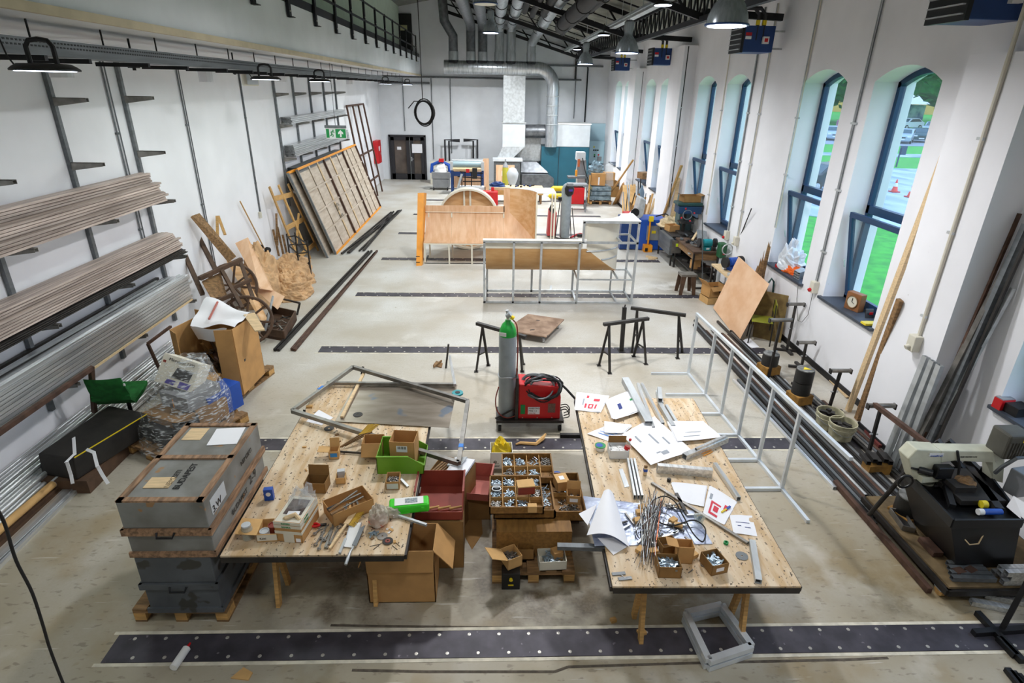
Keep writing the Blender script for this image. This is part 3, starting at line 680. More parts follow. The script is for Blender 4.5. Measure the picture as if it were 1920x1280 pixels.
one(MB().prism([pp(425,490,11.4),pp(446,490,11.4),pp(500,600,10.2),pp(490,604,10.1)],(.015,.02,.01)),'curved_offcut','ply','narrow plywood strip running down behind the cart wheel','board')
b=MB(); b.bar(PX(408,446,-5.3),PX(407,405,-5.38),.05,.03); b.bar(PX(422,440,-5.2),PX(409,405,-5.38),.05,.03)
one(b,'wooden_prop','wood','two joined pale wooden legs rising behind the brown paper bundle','prop')
one(MB().bar(PX(450,377,-5.4),P(502,478,.5),.02,.02),'thin_stick','wood','thin wooden stick leaning on the wall above the paper heap','stick')
b=MB(); crumple(b,(-4.93,12.0,.0),.38,.55,1.1,3,30,30,amp=.09,sc=2.4); one(b,'paper_bundle','paper_brown','brown paper covered bundle standing behind the hand cart','bundle',smooth=False)
b=MB(); crumple(b,(-4.72,13.2,.0),.50,.7,.62,11,60,40,amp=.10,sc=2.6); one(b,'brown_paper_heap','paper_brown','large crumpled brown paper heap on the floor behind the plywood offcut','paper')
b=MB(); crumple(b,(-4.52,12.4,.0),.50,.5,.45,17,60,40,amp=.10,sc=2.8); one(b,'crumpled_paper','paper_brown','crumpled brown paper lying nearest the long floor pipes','paper')
t=thing('caster_frame','black folded steel frame with casters behind the paper heap','frame',(-5.0,12.6,0))
MB().tube([pp(478,462,12.5),pp(490,470,12.5),pp(500,505,12.0),pp(512,512,12)],.02,8).build('bent_tube','plastic_black',t)
for x,y in((497,475),(486,463),(500,468)): MB().cyl(pp(x,y,12.5),pp(x,y,12.5)+Vector((.06,-.03,0)),.06,n=14).build('caster','rubber',t,smooth=True)
t=thing('steel_trestle','open black steel tube trestle frame in front of the wooden easel','trestle',(-4.55,13.6,0))
Lg=[(P(575,533),.95),(P(592,527),.98),(P(553,500),.85),(P(560,492),.9)]
Lg=[(Vector((-4.5,13.25,0)),1.0),(Vector((-4.28,13.35,0)),1.0),(Vector((-4.95,14.0,0)),1.0),(Vector((-4.8,14.15,0)),1.0)]
for p,h in Lg: MB().bar(p,p+up*h,.03,.03).build('leg','dark_steel',t)
for i,j in((0,2),(1,3),(0,1),(2,3)):
    for z in(.45,.72,.92): MB().bar(Lg[i][0]+up*z,Lg[j][0]+up*z,.025,.025).build('rail','dark_steel',t)
MB().bar(Lg[0][0]+Vector((-.1,0,.01)),Lg[1][0]+Vector((.1,0,.01)),.05,.02).build('foot','dark_steel',t)
# wooden easel / ladder
t=thing('wooden_easel','pale wooden ladder-like easel leaning at the end of the far rack','easel',(-4.9,15,0))
for a,b_ in(((505,350),(565,500)),((540,345),(597,470)),((522,347),(582,485))): MB().bar(PX(a[0],a[1],-5.28),P(*b_),.07,.035,up=(1,0,0)).build('rail','wood',t)
for z_ in((.12,),(.5,),(.86,)):
    f=z_[0]; A=PX(505,350,-5.28).lerp(P(565,500),1-f); B=PX(540,345,-5.28).lerp(P(597,470),1-f); MB().bar(A,B,.03,.12).build('cross_board','wood',t)
MB().bar(P(552,508),PX(560,400,-5.1),.05,.03).build('brace','wood',t)
for k,(x,y,x2,y2) in enumerate([(512,430,523,470),(520,425,533,475),(530,440,541,480),(518,400,520,450)]):
    one(MB().bar((lambda q:Vector((max(q.x,-5.36),q.y,0)))(P(x2,y2+10,0)) if P(x2,y2+10,0).x>-5.36 else PX(x2,y2+10,-5.36),PX(x,y,-5.40),.05,.02),'wood_offcut','wood_old','narrow old wood offcut leaning in the corner behind the paper heap','offcut','wood offcuts leaning behind the paper heap')
# ------------------------------------------------ big leaning framed panels
pA,pB=P(625,477),P(718,388); pA.x=pB.x=-4.36; tA=PX(562,315,-5.12); tB=PX(683,266,-5.12)
tA=Vector((-5.14,pA.y,2.25)); tB=Vector((-5.14,pB.y,2.27)); 
nrm=(pB-pA).cross(tA-pA).normalized(); 
if nrm.x<0: nrm=-nrm
for j,off in enumerate((0,-.13)):
    t=thing('framed_panel',['front large plywood panel with steel frame and orange edges, leaning on the far rack','rear framed panel leaning just behind the orange-edged one'][j],'panel',(pA.x,pA.y,0),group=None)
    o_=nrm*off; A,B,TA,TB=pA+o_+Vector((0,-.35*j,0)),pB+o_,tA+o_+Vector((0,-.35*j,0)),tB+o_
    MB().prism([A,B,TB,TA],nrm*-.015).build('plywood_sheet',mat('ply_grey','#cdbfae',.7,col2='#b9a895',scale=2,stretch=(1,1,6)),t)
    for s_,e_,m_,w_ in((A,TA,'galv_dark',.05),(B,TB,'rust',.05),(A,B,'orange',.05),(TA,TB,'orange',.06)): MB().bar(s_+nrm*.03,e_+nrm*.03,w_,w_,up=nrm).build('edge_rail',m_,t)
    if j==0:
        for f in(.36,.70): MB().bar(A.lerp(B,f)+nrm*.035,TA.lerp(TB,f)+nrm*.035,.06,.05,up=nrm).build('steel_stud','rust',t)
        for f in(.27,.5,.74):
            MB().bar(A.lerp(TA,f)+nrm*.025,B.lerp(TB,f)+nrm*.025,.05,.02,up=nrm).build('batten','ply_grey',t)
        for f in(.15,.27,.48,.6,.8,.9): MB().bar(A.lerp(B,f)+nrm*.02,TA.lerp(TB,f)+nrm*.02,.10,.012,up=nrm).build('vertical_batten','wood_pale' if f in(.27,.48) else 'ply_grey',t)
        for k in range(4):
            s0=A.lerp(B,.24)+(TA-A)*(.42-.045*k)+nrm*.045; text(['HÁTFAL','8 DB','B','SOROK'][k],s0,(B-A),(TA-A),.13,'dark_steel',t)
# rusty tall frame on the wall beyond
t=thing('rusty_tall_frame','tall reddish brown steel grid frame leaning on the wall beyond the panels','frame',(-5.0,25,0))
fa,fb=PX(648,200,-5.4),PX(683,196,-5.4); ga,gb=P(690,352),P(715,358)
fa=Vector((-5.38,23.2,3.6)); fb=Vector((-5.38,26.2,3.6)); ga=Vector((-4.9,23.2,0)); gb=Vector((-4.9,26.5,0))
for f in(0,.33,.66,1): MB().bar(fa.lerp(fb,f),ga.lerp(gb,f),.06,.06).build('upright','rust',t)
for f in(0,.5,.8): MB().bar(fa.lerp(ga,f),fb.lerp(gb,f),.06,.06).build('cross_rail','rust',t)
# ------------------------------------------------ far rack tubes: end faces visible
stack('small_square_tube','alu',.045,.042,-5.42,16.05,6.0,3.362,[(6,0)]*4,'shiny square tube on the top shelf of the far left rack','tubes on the top shelf of the far rack')
stack('small_tube','alu',.045,.042,-5.42,16.05,6.2,2.552,[(6,0)]*5+[(5,0)]*2,'square tube on the second shelf of the far left rack','tubes on the second shelf of the far rack')
stack('grey_box_tube','galv_dark',.04,.04,-5.42,16.05,5.0,1.722,[(8,0)]*14,'grey square tube in the deep stack on the lowest shelf of the far rack','tubes on the lowest shelf of the far rack',jit=.02)
# long bars on the floor
for k,(x0,y0,x1,y1,c_) in enumerate([(515,656,691,471,'dark_steel'),(522,656,697,470,'dark_steel'),(547,655,703,474,'rust'),(552,656,707,470,'rust')]):
    one(MB().bar(P(x0,y0,.03),P(x1,y1,.03),.045,.045),'steel_pipe',c_,'long brown-black steel bar on the floor beyond the carton, nearest group of four','bar','four long steel bars on the open floor')
for k in range(9):
    x0=640+R.uniform(0,45); x1=735+R.uniform(-3,20); a=P(x0,475-(x0-640)*.15,.03+.02*(k%2)); b_=P(x1,397-(x1-735)*.2,.03+.02*(k%2))
    one(MB().bar(a,b_,.04,.04),'steel_bar','dark_steel','long dark steel bar on the floor at the foot of the leaning panels','bar','steel bars at the foot of the panels')
# ------------------------------------------------ two stacked shipping cases on a pallet
pallet((-2.67,4.34,0),rad(-1),'wooden pallet carrying the stacked grey shipping cases')
gz=mat('case_grey','#8a8b88',.6,col2='#6e6c66',scale=3,bump=.1,detail=8,det2=('#9a7650',7,.67)); mat('case_grey_dark','#54585c',.6,var=.2,scale=4,bump=.1,det2=('#3e3d38',6,.6))
mat('case_wood','#97765a',.7,var=.45,scale=6,stretch=(6,1,6),bump=.2)
def scase(label,cx,cy,z0,wx,wy,h1,h2,body,trim):
    t=L0(thing('shipping_case',label,'case',(cx,cy,z0)))
    MB().box((0,0,h1/2),(wx,wy,h1)).build('case_body',body,t,local=True,bevel=.008)
    MB().box((0,0,h1+h2/2+.002),(wx+.01,wy+.01,h2)).build('case_lid',body,t,local=True,bevel=.008)
    for z in(h1-.03,):
        b=MB(); b.box((0,-wy/2-.012,z),(wx+.05,.024,.06)).box((wx/2+.012,0,z),(.024,wy+.05,.06)).box((-wx/2-.012,0,z),(.024,wy+.05,.06)); b.build('edge_batten',trim,t,local=True)
    b=MB(); b.box((0,-wy/2-.01,.03),(wx+.03,.02,.05)).box((wx/2+.01,0,.03),(.02,wy+.03,.05)); b.build('foot_batten',trim,t,local=True)
    hd=MB().tube([(-.07,-wy/2-.03,h1-.02),(-.06,-wy/2-.06,h1-.05),(.06,-wy/2-.06,h1-.05),(.07,-wy/2-.03,h1-.02)],.009,8); hd.build('handle','black_metal',t,local=True,smooth=True)
    return t
scase('lower dark grey metal shipping case, directly on the pallet',-2.6,4.3,.146,.60,1.16,.33,.27,'case_grey_dark','case_grey_dark')
t=scase('upper grey wooden shipping case with stencilled BUDAPEST and a recessed lid',-2.585,4.3,.75,.66,1.14,.29,.255,'case_grey','case_wood')
b=MB(); z=.547
for x in(-.31,.31): b.box((x,0,z+.008),(.05,1.15,.016))
for y in(-.55,.02,.55): b.box((0,y,z+.008),(.66,.05,.016))
b.build('lid_frame','case_wood',t,local=True)
MB().box((-.12,-.33,z+.004),(.2,.14,.006)).build('wood_label','wood_pale',t,local=True)
MB().box((.13,.36,z+.004),(.26,.28,.004),.1).build('paper_label','paper',t,local=True)
MB().box((-.17,.4,z+.003),(.17,.2,.003)).build('faded_label','wood_pale',t,local=True)
MB().box((.337,-.36,.42),(.004,.26,.14)).build('side_label','grey_light',t,local=True)
t['_o']=(0,0,0)
text('BUDAPEST',(.07,-.42,z+.006),(0,1,0),(-1,0,0),.075,'black_metal',t); text('NEMZETI',(-.02,-.40,z+.006),(0,1,0),(-1,0,0),.06,'dark_steel',t)
text('BUDAPEST',(.337,-.2,.10),(0,1,0),(0,0,1),.07,'black_metal',t); text('2-9',(.337,.2,.12),(0,1,0),(0,0,1),.12,'black_metal',t)
text('NEMZETI',(.341,.1,.40),(0,1,0),(0,0,1),.06,'black_metal',t); text('3.W',(.341,-.48,.36),(0,1,0),(0,0,1),.09,'black_metal',t)
MB().box((.24,-.584,.24),(.07,.004,.02)).build('sticker','paper',t,local=True)
# marker / silicone cartridge on the floor plate, cardboard scrap
t=thing('white_cartridge','white plastic sealant tube with red cap lying on the front floor plate','tube',P(340,1235,.0))
a,b_=P(325,1252,.035),P(350,1215,.035); d=(b_-a).normalized()
MB().cyl(a,b_,.032,n=14).build('cartridge_body','white',t,smooth=True); MB().cyl(b_,b_+d*.05,.014,.008,n=10).build('cap','red',t)
one(MB().prism([P(433,1272),P(466,1276),P(474,1262),P(457,1252)],(0,0,.012)),'cardboard_scrap','cardboard_pale','small cardboard scrap on the floor at the bottom edge','cardboard')
# black cable hanging in the near left corner
pts=[(-5,955),(10,985),(30,1050),(60,1110),(80,1170),(95,1220),(122,1290)]
one(MB().tube(CRV([PY(x,y,2.3+.05*i) for i,(x,y) in enumerate(pts)]),.008,8),'hanging_cable','rubber','black cable hanging down at the near left edge','cable',smooth=True)
# ------------------------------------------------ cable tray and lamps under the mezzanine
zt=PX(0,64,-3.85).z; zb_=PX(0,98,-3.85).z
t=thing('cable_tray','long perforated grey steel cable tray hanging under the mezzanine','cable tray',(-3.85,4,zb_))
tm=MB(); tm.box((-3.85,14.5,(zt+zb_)/2),(.012,25,zt-zb_)).box((-4.0,14.5,zb_+.003),(.3,25,.006)).box((-4.15,14.5,(zt+zb_)/2),(.012,25,zt-zb_)); tm.build('tray_channel','galv_dark',t)
sl=MB(); h_=zt-zb_
for k in range(400):
    y=3.2+k*.045
    if y>20: break
    for f in(.55,.8): sl.box((-3.843,y+(.02 if f>.6 else 0),zb_+h_*f),(.003,.024,.014))
s_=sl.build('slots','plastic_black',t); s_['kind']='stuff'
for k in range(24):
    y=3.6+k*1.0; MB().bar((-3.88,y,zt-.02),(-3.88,y,MZ0),.012,.012).build('hanger_rod','black_metal',t)
for k in range(28):
    y=3.4+k*.9+R.uniform(-.1,.1); MB().box((-3.95+R.uniform(-.1,.1),y,zb_-.03),(.55,.04,.04)).build('cross_rail','black_metal',t)
one(MB().tube([(-4.6,2,4.63),(-4.6,29.5,4.63)],.05,10).tube([(-4.6,8,4.63),(-5.3,8,4.63)],.04,8),'sprinkler_pipe',mat('pipe_red','#a8503f',.5),'dull red sprinkler pipe running under the mezzanine soffit','pipe')
def ledlamp(x,y,lab,r=.25,aim=None):
    z=4.36; t=thing('led_lamp',lab,'lamp',(x,y,z),group='round black lamps under the mezzanine')
    MB().lathe((x,y,z),[(r,0),(r,.012),(r*.9,.03),(r*.75,.05),(0,.055)],28).build('housing','plastic_black',t,smooth=True)
    MB().lathe((x,y,z-.004),[(0,0),(r*.86,0),(r*.86,.004),(0,.004)],28).build('diffuser','lamp_on',t)
    for s in(-1,1):
        MB().tube([(x+s*.10,y,z+.04),(x+s*.10,y,z+.17),(x+s*.07,y,z+.21),(x-.0,y,z+.22)],.018,8).build('yoke_arm','plastic_black',t,smooth=True)
    MB().tube([(x-.22,y,z+.03),(x-.26,y,z+.1),(x-.28,y,z+.22)],.006,6).build('cord','rubber',t)
    light('led_lamp_light','AREA',(x,y,z-.02),15,.4,(.88,1,.92))
    return t
p1_=P(155,150,4.36)
for x_,y_,lab in((155,150,'nearest round black lamp under the cable tray, at the left edge'),(600,157,'second lit round black lamp, above the far rack'),(723,159,'small round black lamp near the far wall, left one'),(764,159,'small round black lamp near the far wall, right one'),(497,138,'small dark round lamp just left of the far rack top')):
    q=PX(x_,y_,-3.6); 
    if x_==155: q=Vector((-3.45,5.05,4.36))
    ledlamp(q.x,q.y,lab,r=.23)
t=thing('wall_speaker','beige box loudspeaker on a bracket at the left wall','speaker',PX(466,150,-4.3))
p=PX(468,148,-4.3); MB().box(p,(.26,.22,.22),.5).build('cabinet','fitting',t,bevel=.02); MB().box(p+Vector((.1,-.14,0)),(.18,.02,.18),.5).build('grille','grey_light',t); MB().bar(p,p+Vector((-.1,.1,.15)),.03,.03).build('bracket','black_metal',t)
for x,y in((385,137),(528,141),(110,120),(655,150),(690,148)):
    p=PX(x,y,-4.6); o=one(MB().cyl(p-Vector((0,0,.13)),p+Vector((0,0,.13)),.11,n=12),'vent_cowl','wall','white round cowl hanging between tray and left wall','cowl','white cowls behind the cable tray')
for i,(x,y) in enumerate(((251,125),(440,135))):
    p=PX(x,y,-4.3); one(MB().cyl(p,p+Vector((0,0,.35)),.012).box(p-Vector((0,0,.01)),(.14,.02,.01)).cyl(p-Vector((0,0,.04)),p,.02,n=8),'fire_sprinkler','black_metal','small black sprinkler head hanging below the cable tray','sprinkler','sprinkler heads under the mezzanine')
# wall conduits
def conduit(name,pts,r,ms,label,clips=()):
    t=thing(name,label,'conduit',pts[0]); MB().tube(pts,r,8).build('pipe',ms,t,smooth=True)
    for c in clips: MB().box(c,(.03,.05,.03)).build('clip',ms,t)
    return t
def vert(px,py,X,ztop,zbot,lab,r=.012,pair=False,ms='galv_dark',cl=2.2):
    p=PX(px,py,X); conduit('wall_conduit',[(X,p.y,ztop),(X,p.y,zbot)],r,ms,lab,[(X,p.y,z) for z in(cl,cl+1.4) if zbot<z<ztop])
    if pair: conduit('wall_conduit',[(X,p.y+.07,ztop),(X,p.y+.07,zbot)],r*.8,ms,lab+', thinner one',[])
vert(186,110,XL+.02,4.7,2.0,'vertical conduit on the left wall between the two nearest visible rack uprights',pair=True)
vert(329,124,XL+.02,4.7,.9,'vertical conduit on the left wall just past the near rack',pair=True)
vert(446.7,131,XL+.02,4.7,1.55,'vertical grey conduit on the left wall ending in a socket',r=.02)
one(MB().box((XL+.03,PX(485,400,XL).y,1.48),(.05,.07,.14)),'wall_socket','fitting','small grey socket at the lower end of a left wall conduit','socket')
# exit sign
p=PX(630,250,-3.75); t=thing('exit_sign','green and white running-man exit sign hanging above the leaning panels','sign',p)
MB().box(p,(.48,.03,.24)).build('sign_plate','white',t); MB().box(p+Vector((.115,-.018,0)),(.24,.004,.2)).build('green_field',mat('signgreen','#0d8a45',.5,var=0),t)
MB().box(p+Vector((-.19,-.018,0)),(.07,.004,.2)).build('green_field','signgreen',t); MB().box(p+Vector((0,0,.15)),(.50,.06,.06)).build('housing','galv_dark',t)
c0=p+Vector((.115,-.022,0)); MB().prism([c0+Vector(v) for v in((-.02,0,-.08),(.02,0,-.08),(.02,0,.0),(.06,0,-.02),(.06,0,.02),(0,0,.08),(-.06,0,.02),(-.06,0,-.02),(-.02,0,0))],(0,.003,0)).build('arrow','white',t)
c0=p+Vector((-.08,-.022,0)); b=MB(); b.lathe(c0+Vector((.02,0,.07)),[(.016,0),(.016,.004)],10,(0,1,0))
for a_,b_ in(((.01,.05),(-.02,0)),((-.02,0),(.02,-.04)),((.02,-.04),(.0,-.08)),((-.02,0),(-.03,-.05)),((-.03,-.05),(-.06,-.05)),((.01,.045),(.05,.02)),((0,.045),(-.04,.02))): b.bar(c0+Vector((a_[0],0,a_[1])),c0+Vector((b_[0],0,b_[1])),.018,.004,up=(0,1,0))
b.build('running_figure','signgreen',t)
for s in(-.0,): MB().bar(p+Vector((s,0,.17)),(p.x+s,p.y,MZ0),.008,.008).build('suspension_cord','black_metal',t)
# fire cabinet
p=PY(708,292,29.9); t=thing('fire_cabinet','red fire hose cabinet on the wall beside the far door','cabinet',(XL+.1,29.2,.95))
MB().box((XL+.12,28.4,1.5),(.22,.75,1.0)).build('cabinet_body','red',t,bevel=.01); MB().box((XL+.235,28.3,1.65),(.006,.2,.2)).build('sticker','paper',t); MB().box((XL+.235,28.6,1.4),(.01,.05,.1)).build('handle','galv',t)
for x,y in((752,170),(695,190),(700,190)):
    pass
TZ=.75
mat('table_ply','#dcc9ad',.6,col2='#c6a67c',scale=3,stretch=(5,1,1),det2=('#5a4a3a',46,.635,(1,.7,1)),bump=.05)
mat('drawer_wood','#8d6530',.65,var=.25,scale=5,stretch=(6,1,6))
mat('zinc','#aebfcc',.35,.8,var=.2,scale=40)
mat('tarp','#b6bfd2',.35,.3,col2='#77809a',scale=7,bump=.4,detail=8)
def table(name,label,o,ax,ay,legs):
    o=Vector((*o,0));ax=Vector((*ax,0));ay=Vector((*ay,0)); up=Vector((0,0,1))
    t=thing('work_table',label,'table',(o.x+ax.x/2,o.y+ay.y/2,0))
    MB().prism([o+up*(TZ-.018),o+ax+up*(TZ-.018),o+ax+ay+up*(TZ-.018),o+ay+up*(TZ-.018)],up*.018).build('table_top','table_ply',t)
    f=MB(); e=.02; z=TZ-.043
    c=[o+up*z,o+ax+up*z,o+ax+ay+up*z,o+ay+up*z]
    for k in range(4): f.bar(c[k]+(c[(k+2)%4]-c[k])*.004,c[(k+1)%4]+(c[(k+3)%4]-c[(k+1)%4])*.004,.045,.048)
    f.build('edge_frame','dark_steel',t)
    for fy in legs:
        b=MB(); a=o+ax*.12+ay*fy+up*(TZ-.13); d=o+ax*.88+ay*fy+up*(TZ-.13); b.bar(a,d,.05,.12); q=b.build('trestle_beam','wood',t)
        for p,s in((a.lerp(d,.12),0),(a.lerp(d,.88),0)):
            for sy in(-1,1): MB().bar(p+Vector((0,sy*.02,-.02)),Vector((p.x,p.y+sy*.13,0)),.06,.035,up=(1,0,0)).build('trestle_leg','wood',t)
    return t
table('L','left plywood work table crowded with cartons, tools and a green bin',(-2.22,3.73),(1.5,0),(0,3.0),(.10,.72))
table('R','right plywood work table with drawings, metal profiles and welding rods',(.95,3.37),(1.49,-.02),(.10,3.02),(.08,.72))
MB_=MB
def T(x,y,z=TZ+.002): return P(x,y,z)
def screws(t,c,wx,wy,n,ln=.045,r=.0035,ms='zinc',name='screws',up_=.02,rz=0,local=False):
    b=MB()
    for k in range(n):
        x,y=R.uniform(-wx/2,wx/2),R.uniform(-wy/2,wy/2); a=R.uniform(0,6.3); e=R.uniform(-.5,.5)
        p=Vector(c)+Vector((x*math.cos(rz)-y*math.sin(rz),x*math.sin(rz)+y*math.cos(rz),R.uniform(0,up_)))
        d=Vector((math.cos(a)*math.cos(e),math.sin(a)*math.cos(e),math.sin(e)))*ln/2
        if wx>ln*1.2 and wy>ln*1.2: pass
        b.bar(p-d,p+d,r*2,r*2); b.box(p+d,(r*4,r*4,r*2))
    o=b.build(name,ms,t,local=local); o['kind']='stuff'; return o
def carton(label,c,wx,wy,h,rz=0,flaps=(),ms='cardboard',name='carton',cat='box',group=None,fill=None,th=.005):
    t=L0(thing(name,label,cat,c,rz,group))
    openbox(t,0,0,0,wx,wy,h,ms,0,flaps,th=th)
    if fill: screws(t,(0,0,fill[1]),wx*.62,wy*.62,fill[0],*(fill[2:]),local=True)
    return t
# ---------------------------------------------------- things on the left table
c=T(466,1008); t=thing('glass_jar','empty clear glass jar at the front left corner of the left table','jar',c)
MB().lathe(c,[(0,.002),(.045,.002),(.047,.01),(.047,.10),(.036,.125),(.036,.14),(.033,.14),(.033,.125),(.043,.10),(.043,.012),(0,.012)],24).build('jar_body','jar_glass',t,smooth=True)
MB().lathe(c+Vector((0,0,.128)),[(.037,0),(.039,.004),(.037,.016),(.034,.016)],24).build('rim_ring','grey_light',t,smooth=True)
t=carton('low white-brown carton of tins with its lid folded out, beside the glass jar',T(508,1000),.17,.20,.08,.08,[('w',.17,.15)],'cardboard_pale',name='small_carton')
for x,y,m_ in((.02,.02,'red_dark'),(-.03,-.05,'grey_light')):
    MB().lathe((x,y,.01),[(0,0),(.04,0),(.04,.07),(.035,.07),(.03,.06),(0,.06)],18).build('tin',m_,t,local=True,smooth=True)
t['_o']=(0,0,0); text('Kézi',(-.06,-.103,.03),(1,0,0),(0,0,1),.03,'black_metal',t); MB().box((0,-.1015,.045),(.16,.002,.06)).build('printed_front','fitting',t,local=True)
c=T(506,935); t=L0(thing('blue_packet','small blue and white packet standing behind the low carton','packet',c,.15)); MB().box((0,0,.06),(.08,.05,.12)).build('packet_body','blue',t,local=True); MB().lathe((.0,-.026,.07),[(0,0),(.022,0),(.022,.002),(0,.002)],14,(0,1,0)).build('white_print','white',t,local=True)
t=carton('tall open carton wrapped in green-lettered tape at the front edge of the left table',T(560,990),.23,.34,.21,-.13,(),'cardboard',name='taped_carton')
for z in(.10,.16,.195): MB().box((0,0,z),(.236,.346,.028)).build('tape_band','fitting',t,local=True)
MB().box((.0,-.1735,.05),(.09,.003,.10)).build('tape_patch','fitting',t,local=True); MB().box((.08,-.1735,.03),(.04,.003,.035)).build('label_patch','paper',t,local=True)
t['_o']=(0,0,0)
for z in(.152,.187): text('RAMIRA',(-.05,-.175,z),(1,0,0),(0,0,1),.022,'signgreen',t); text('RAMIRA',(.12,-.1,z),(0,1,0),(0,0,1),.022,'signgreen',t)
MB().box((.0,.03,.15),(.16,.2,.12)).build('packed_goods',mat('brown_goods','#5a4a45',.5,var=.4,scale=20,bump=.5),t,local=True)
MB().box((.01,-.06,.215),(.10,.05,.004),.1).build('packing_slip','paper',t,local=True)
b=MB(); crumple(b,(-.0,.08,.17),.09,.10,.16,21,16,12,amp=.2); b.build('plastic_bag','film',t,local=True,smooth=True)
b=MB(); crumple(b,(.06,.12,.2),.06,.08,.14,23,16,12,amp=.2); b.build('plastic_bag','film',t,local=True,smooth=True)
MB().tube([(-.07,-.11,.17),(-.02,-.13,.22),(.04,-.09,.23),(.09,-.12,.2)],.02,8).build('strap_roll','wood_pale',t,local=True,smooth=True)
t=carton('small brown carton lying on its side with an upright flap, behind the taped carton',T(596,915),.20,.15,.11,-.05,[('n',.10,1.45)],'cardboard_dark',name='tipped_carton')
carton('little plain carton beside the tipped one, near the middle of the left table',T(640,902),.09,.09,.07,.1,(),'cardboard_pale',name='little_carton')
one(MB().box(T(640,888,TZ+.05),(.07,.05,.09),.2),'grey_packet','grey_light','small grey and white packet behind the little carton','packet')
t=carton('wide open carton tray set diagonally, holding chisels and files',T(655,958),.38,.24,.13,.62,(),'cardboard',name='tool_carton')
for k,(y,a,m1) in enumerate(((.04,-.6,'plastic_black'),(-.05,-.5,'wood_old'),(0,-.3,'wood_old'))):
    s_=Vector((-.2,y-.06,.13+.004*k)); d=Vector((math.cos(a+.1),math.sin(a+.1)+.55,.02)).normalized()
    MB().cyl(s_,s_+d*.12,.014,.011,n=10).build('file_handle',m1,t,local=True,smooth=True); MB().bar(s_+d*.12,s_+d*.33,.014,.008).build('file_blade','steel',t,local=True)
for k in range(5): MB().bar((-.12+.05*k,-.06,.02),(-.02+.03*k,.07,.03),.016,.012).build('loose_tool',['wood_old','steel','cardboard_pale'][k%3],t,local=True)
t=thing('pliers','red-handled pliers on the left table between the two big open cartons','pliers',T(600,980))
c=T(601,984,TZ+.015)
for s in(-1,1): MB().tube([c+Vector((0,0,0)),c+Vector((-.04,.02*s+.0,0)),c+Vector((-.09,.012*s,0))],[.008,.011,.009],8).build('handle','red',t,smooth=True)
MB().bar(c,c+Vector((.05,.01,0)),.022,.014).build('jaw','dark_steel',t)
def spanner(x0,y0,x1,y1,lab,r=.007):
    a,b_=T(x0,y0,TZ+.012),T(x1,y1,TZ+.012); d=(b_-a).normalized(); b=MB(); b.bar(a,b_,r*2.2,r*1.2); n_=Vector((-d.y,d.x,0))
    b.tube([b_+d*.012+(d*math.cos(q)+n_*math.sin(q))*.015 for q in [.6+.42*k for k in range(12)]],r*.8,6); b.lathe(a-Vector((0,0,.006)),[(.009,0),(.017,0),(.017,.01),(.009,.01)],14)
    return one(b,'spanner','steel',lab,'tool','spanners and rods between the two open cartons')
for k,q in enumerate(((592,1020,604,1000),(602,1008,612,985),(608,1012,625,985),(612,1025,622,992),(598,1028,606,1008),(618,1018,634,990),(625,975,645,985),(590,1000,600,992))): spanner(*q,'steel spanner or rod lying between the taped carton and the hand brush',r=.006)
one(MB().bar(T(610,1027,TZ+.012),T(622,995,TZ+.012),.02,.02),'steel_profile','steel','short steel square bar next to the hand brush handle','bar')
t=thing('hand_brush','long wooden handled hand brush with yellow bristles lying on the left table','brush',T(645,995))
a,b_=T(618,1028,TZ+.02),T(668,955,TZ+.05); MB().bar(a,a.lerp(b_,.62),.02,.016).build('handle','wood_pale',t); MB().bar(a.lerp(b_,.6),b_,.045,.02).build('brush_head','wood_pale',t)
br=MB()
for k in range(60):
    p=a.lerp(b_,.62+.38*(k%20)/20)+Vector((.02,-.012,-.0)); br.bar(p,p+Vector((.05+R.uniform(-.005,.01),-.018+(k//20)*.012,-.012)),.003,.003)
o=br.build('bristles',mat('bristle','#c9a440',.9),t); o['kind']='stuff'
t=thing('trowel','white-bladed dustpan-like scoop lying beside the hand brush','scoop',T(660,1005))
q=[T(645,1025,TZ+.008),T(662,1027,TZ+.008),T(678,980,TZ+.02),T(658,978,TZ+.02)]; MB().prism(q,(0,0,.004)).build('white_pan','white',t)
for u,v in((q[0],q[3]),(q[1],q[2])): MB().bar(u,v,.004,.03).build('pan_edge','grey_light',t)
t=thing('filling_knife','long grey float with a chrome handle hanging over the front table edge','knife',T(672,1010))
MB().prism([T(660,1022,TZ+.03),T(668,1024,TZ+.03),T(685,985,TZ+.03),T(675,990,TZ+.03)],(0,0,.006)).build('blade','galv_dark',t)
a,b_=T(663,1024,TZ+.035),T(648,1058,TZ+.03); MB().tube([a,a.lerp(b_,.4)+Vector((0,0,.02)),a.lerp(b_,.7)+Vector((0,0,.01)),b_],[.006,.009,.014,.013],10).build('handle','galv',t,smooth=True)
one(MB().bar(T(637,1037,TZ+.015),T(648,1010,TZ+.015),.02,.02),'small_profile','galv','small folded metal profile to the left of the white scoop','profile')
t=thing('orange_dish','orange dish covered with a crumpled clear plastic bag','dish',T(710,985))
c=T(710,982); MB().lathe(c,[(0,.004),(.06,.004),(.085,.05),(.08,.05),(.058,.01),(0,.01)],24).build('dish_body',mat('orange_dish','#d0562a',.5,var=.05),t,smooth=True)
b=MB(); crumple(b,c+Vector((-.0,.01,.03)),.085,.10,.15,31,30,20,amp=.10,sc=3); b.build('plastic_bag',mat('cloudy_film','#cfc6b4',.25,var=.3,scale=12,alpha=.75),t,smooth=True)
b=MB(); crumple(b,c+Vector((.09,.12,.01)),.09,.06,.07,33,20,14,amp=.12,sc=3); b.build('bag_end','cloudy_film',t,smooth=True)
t=L0(thing('green_tool_case','bright green plastic tool case with a white label, lying on the left table edge','case',T(768,958),.14))
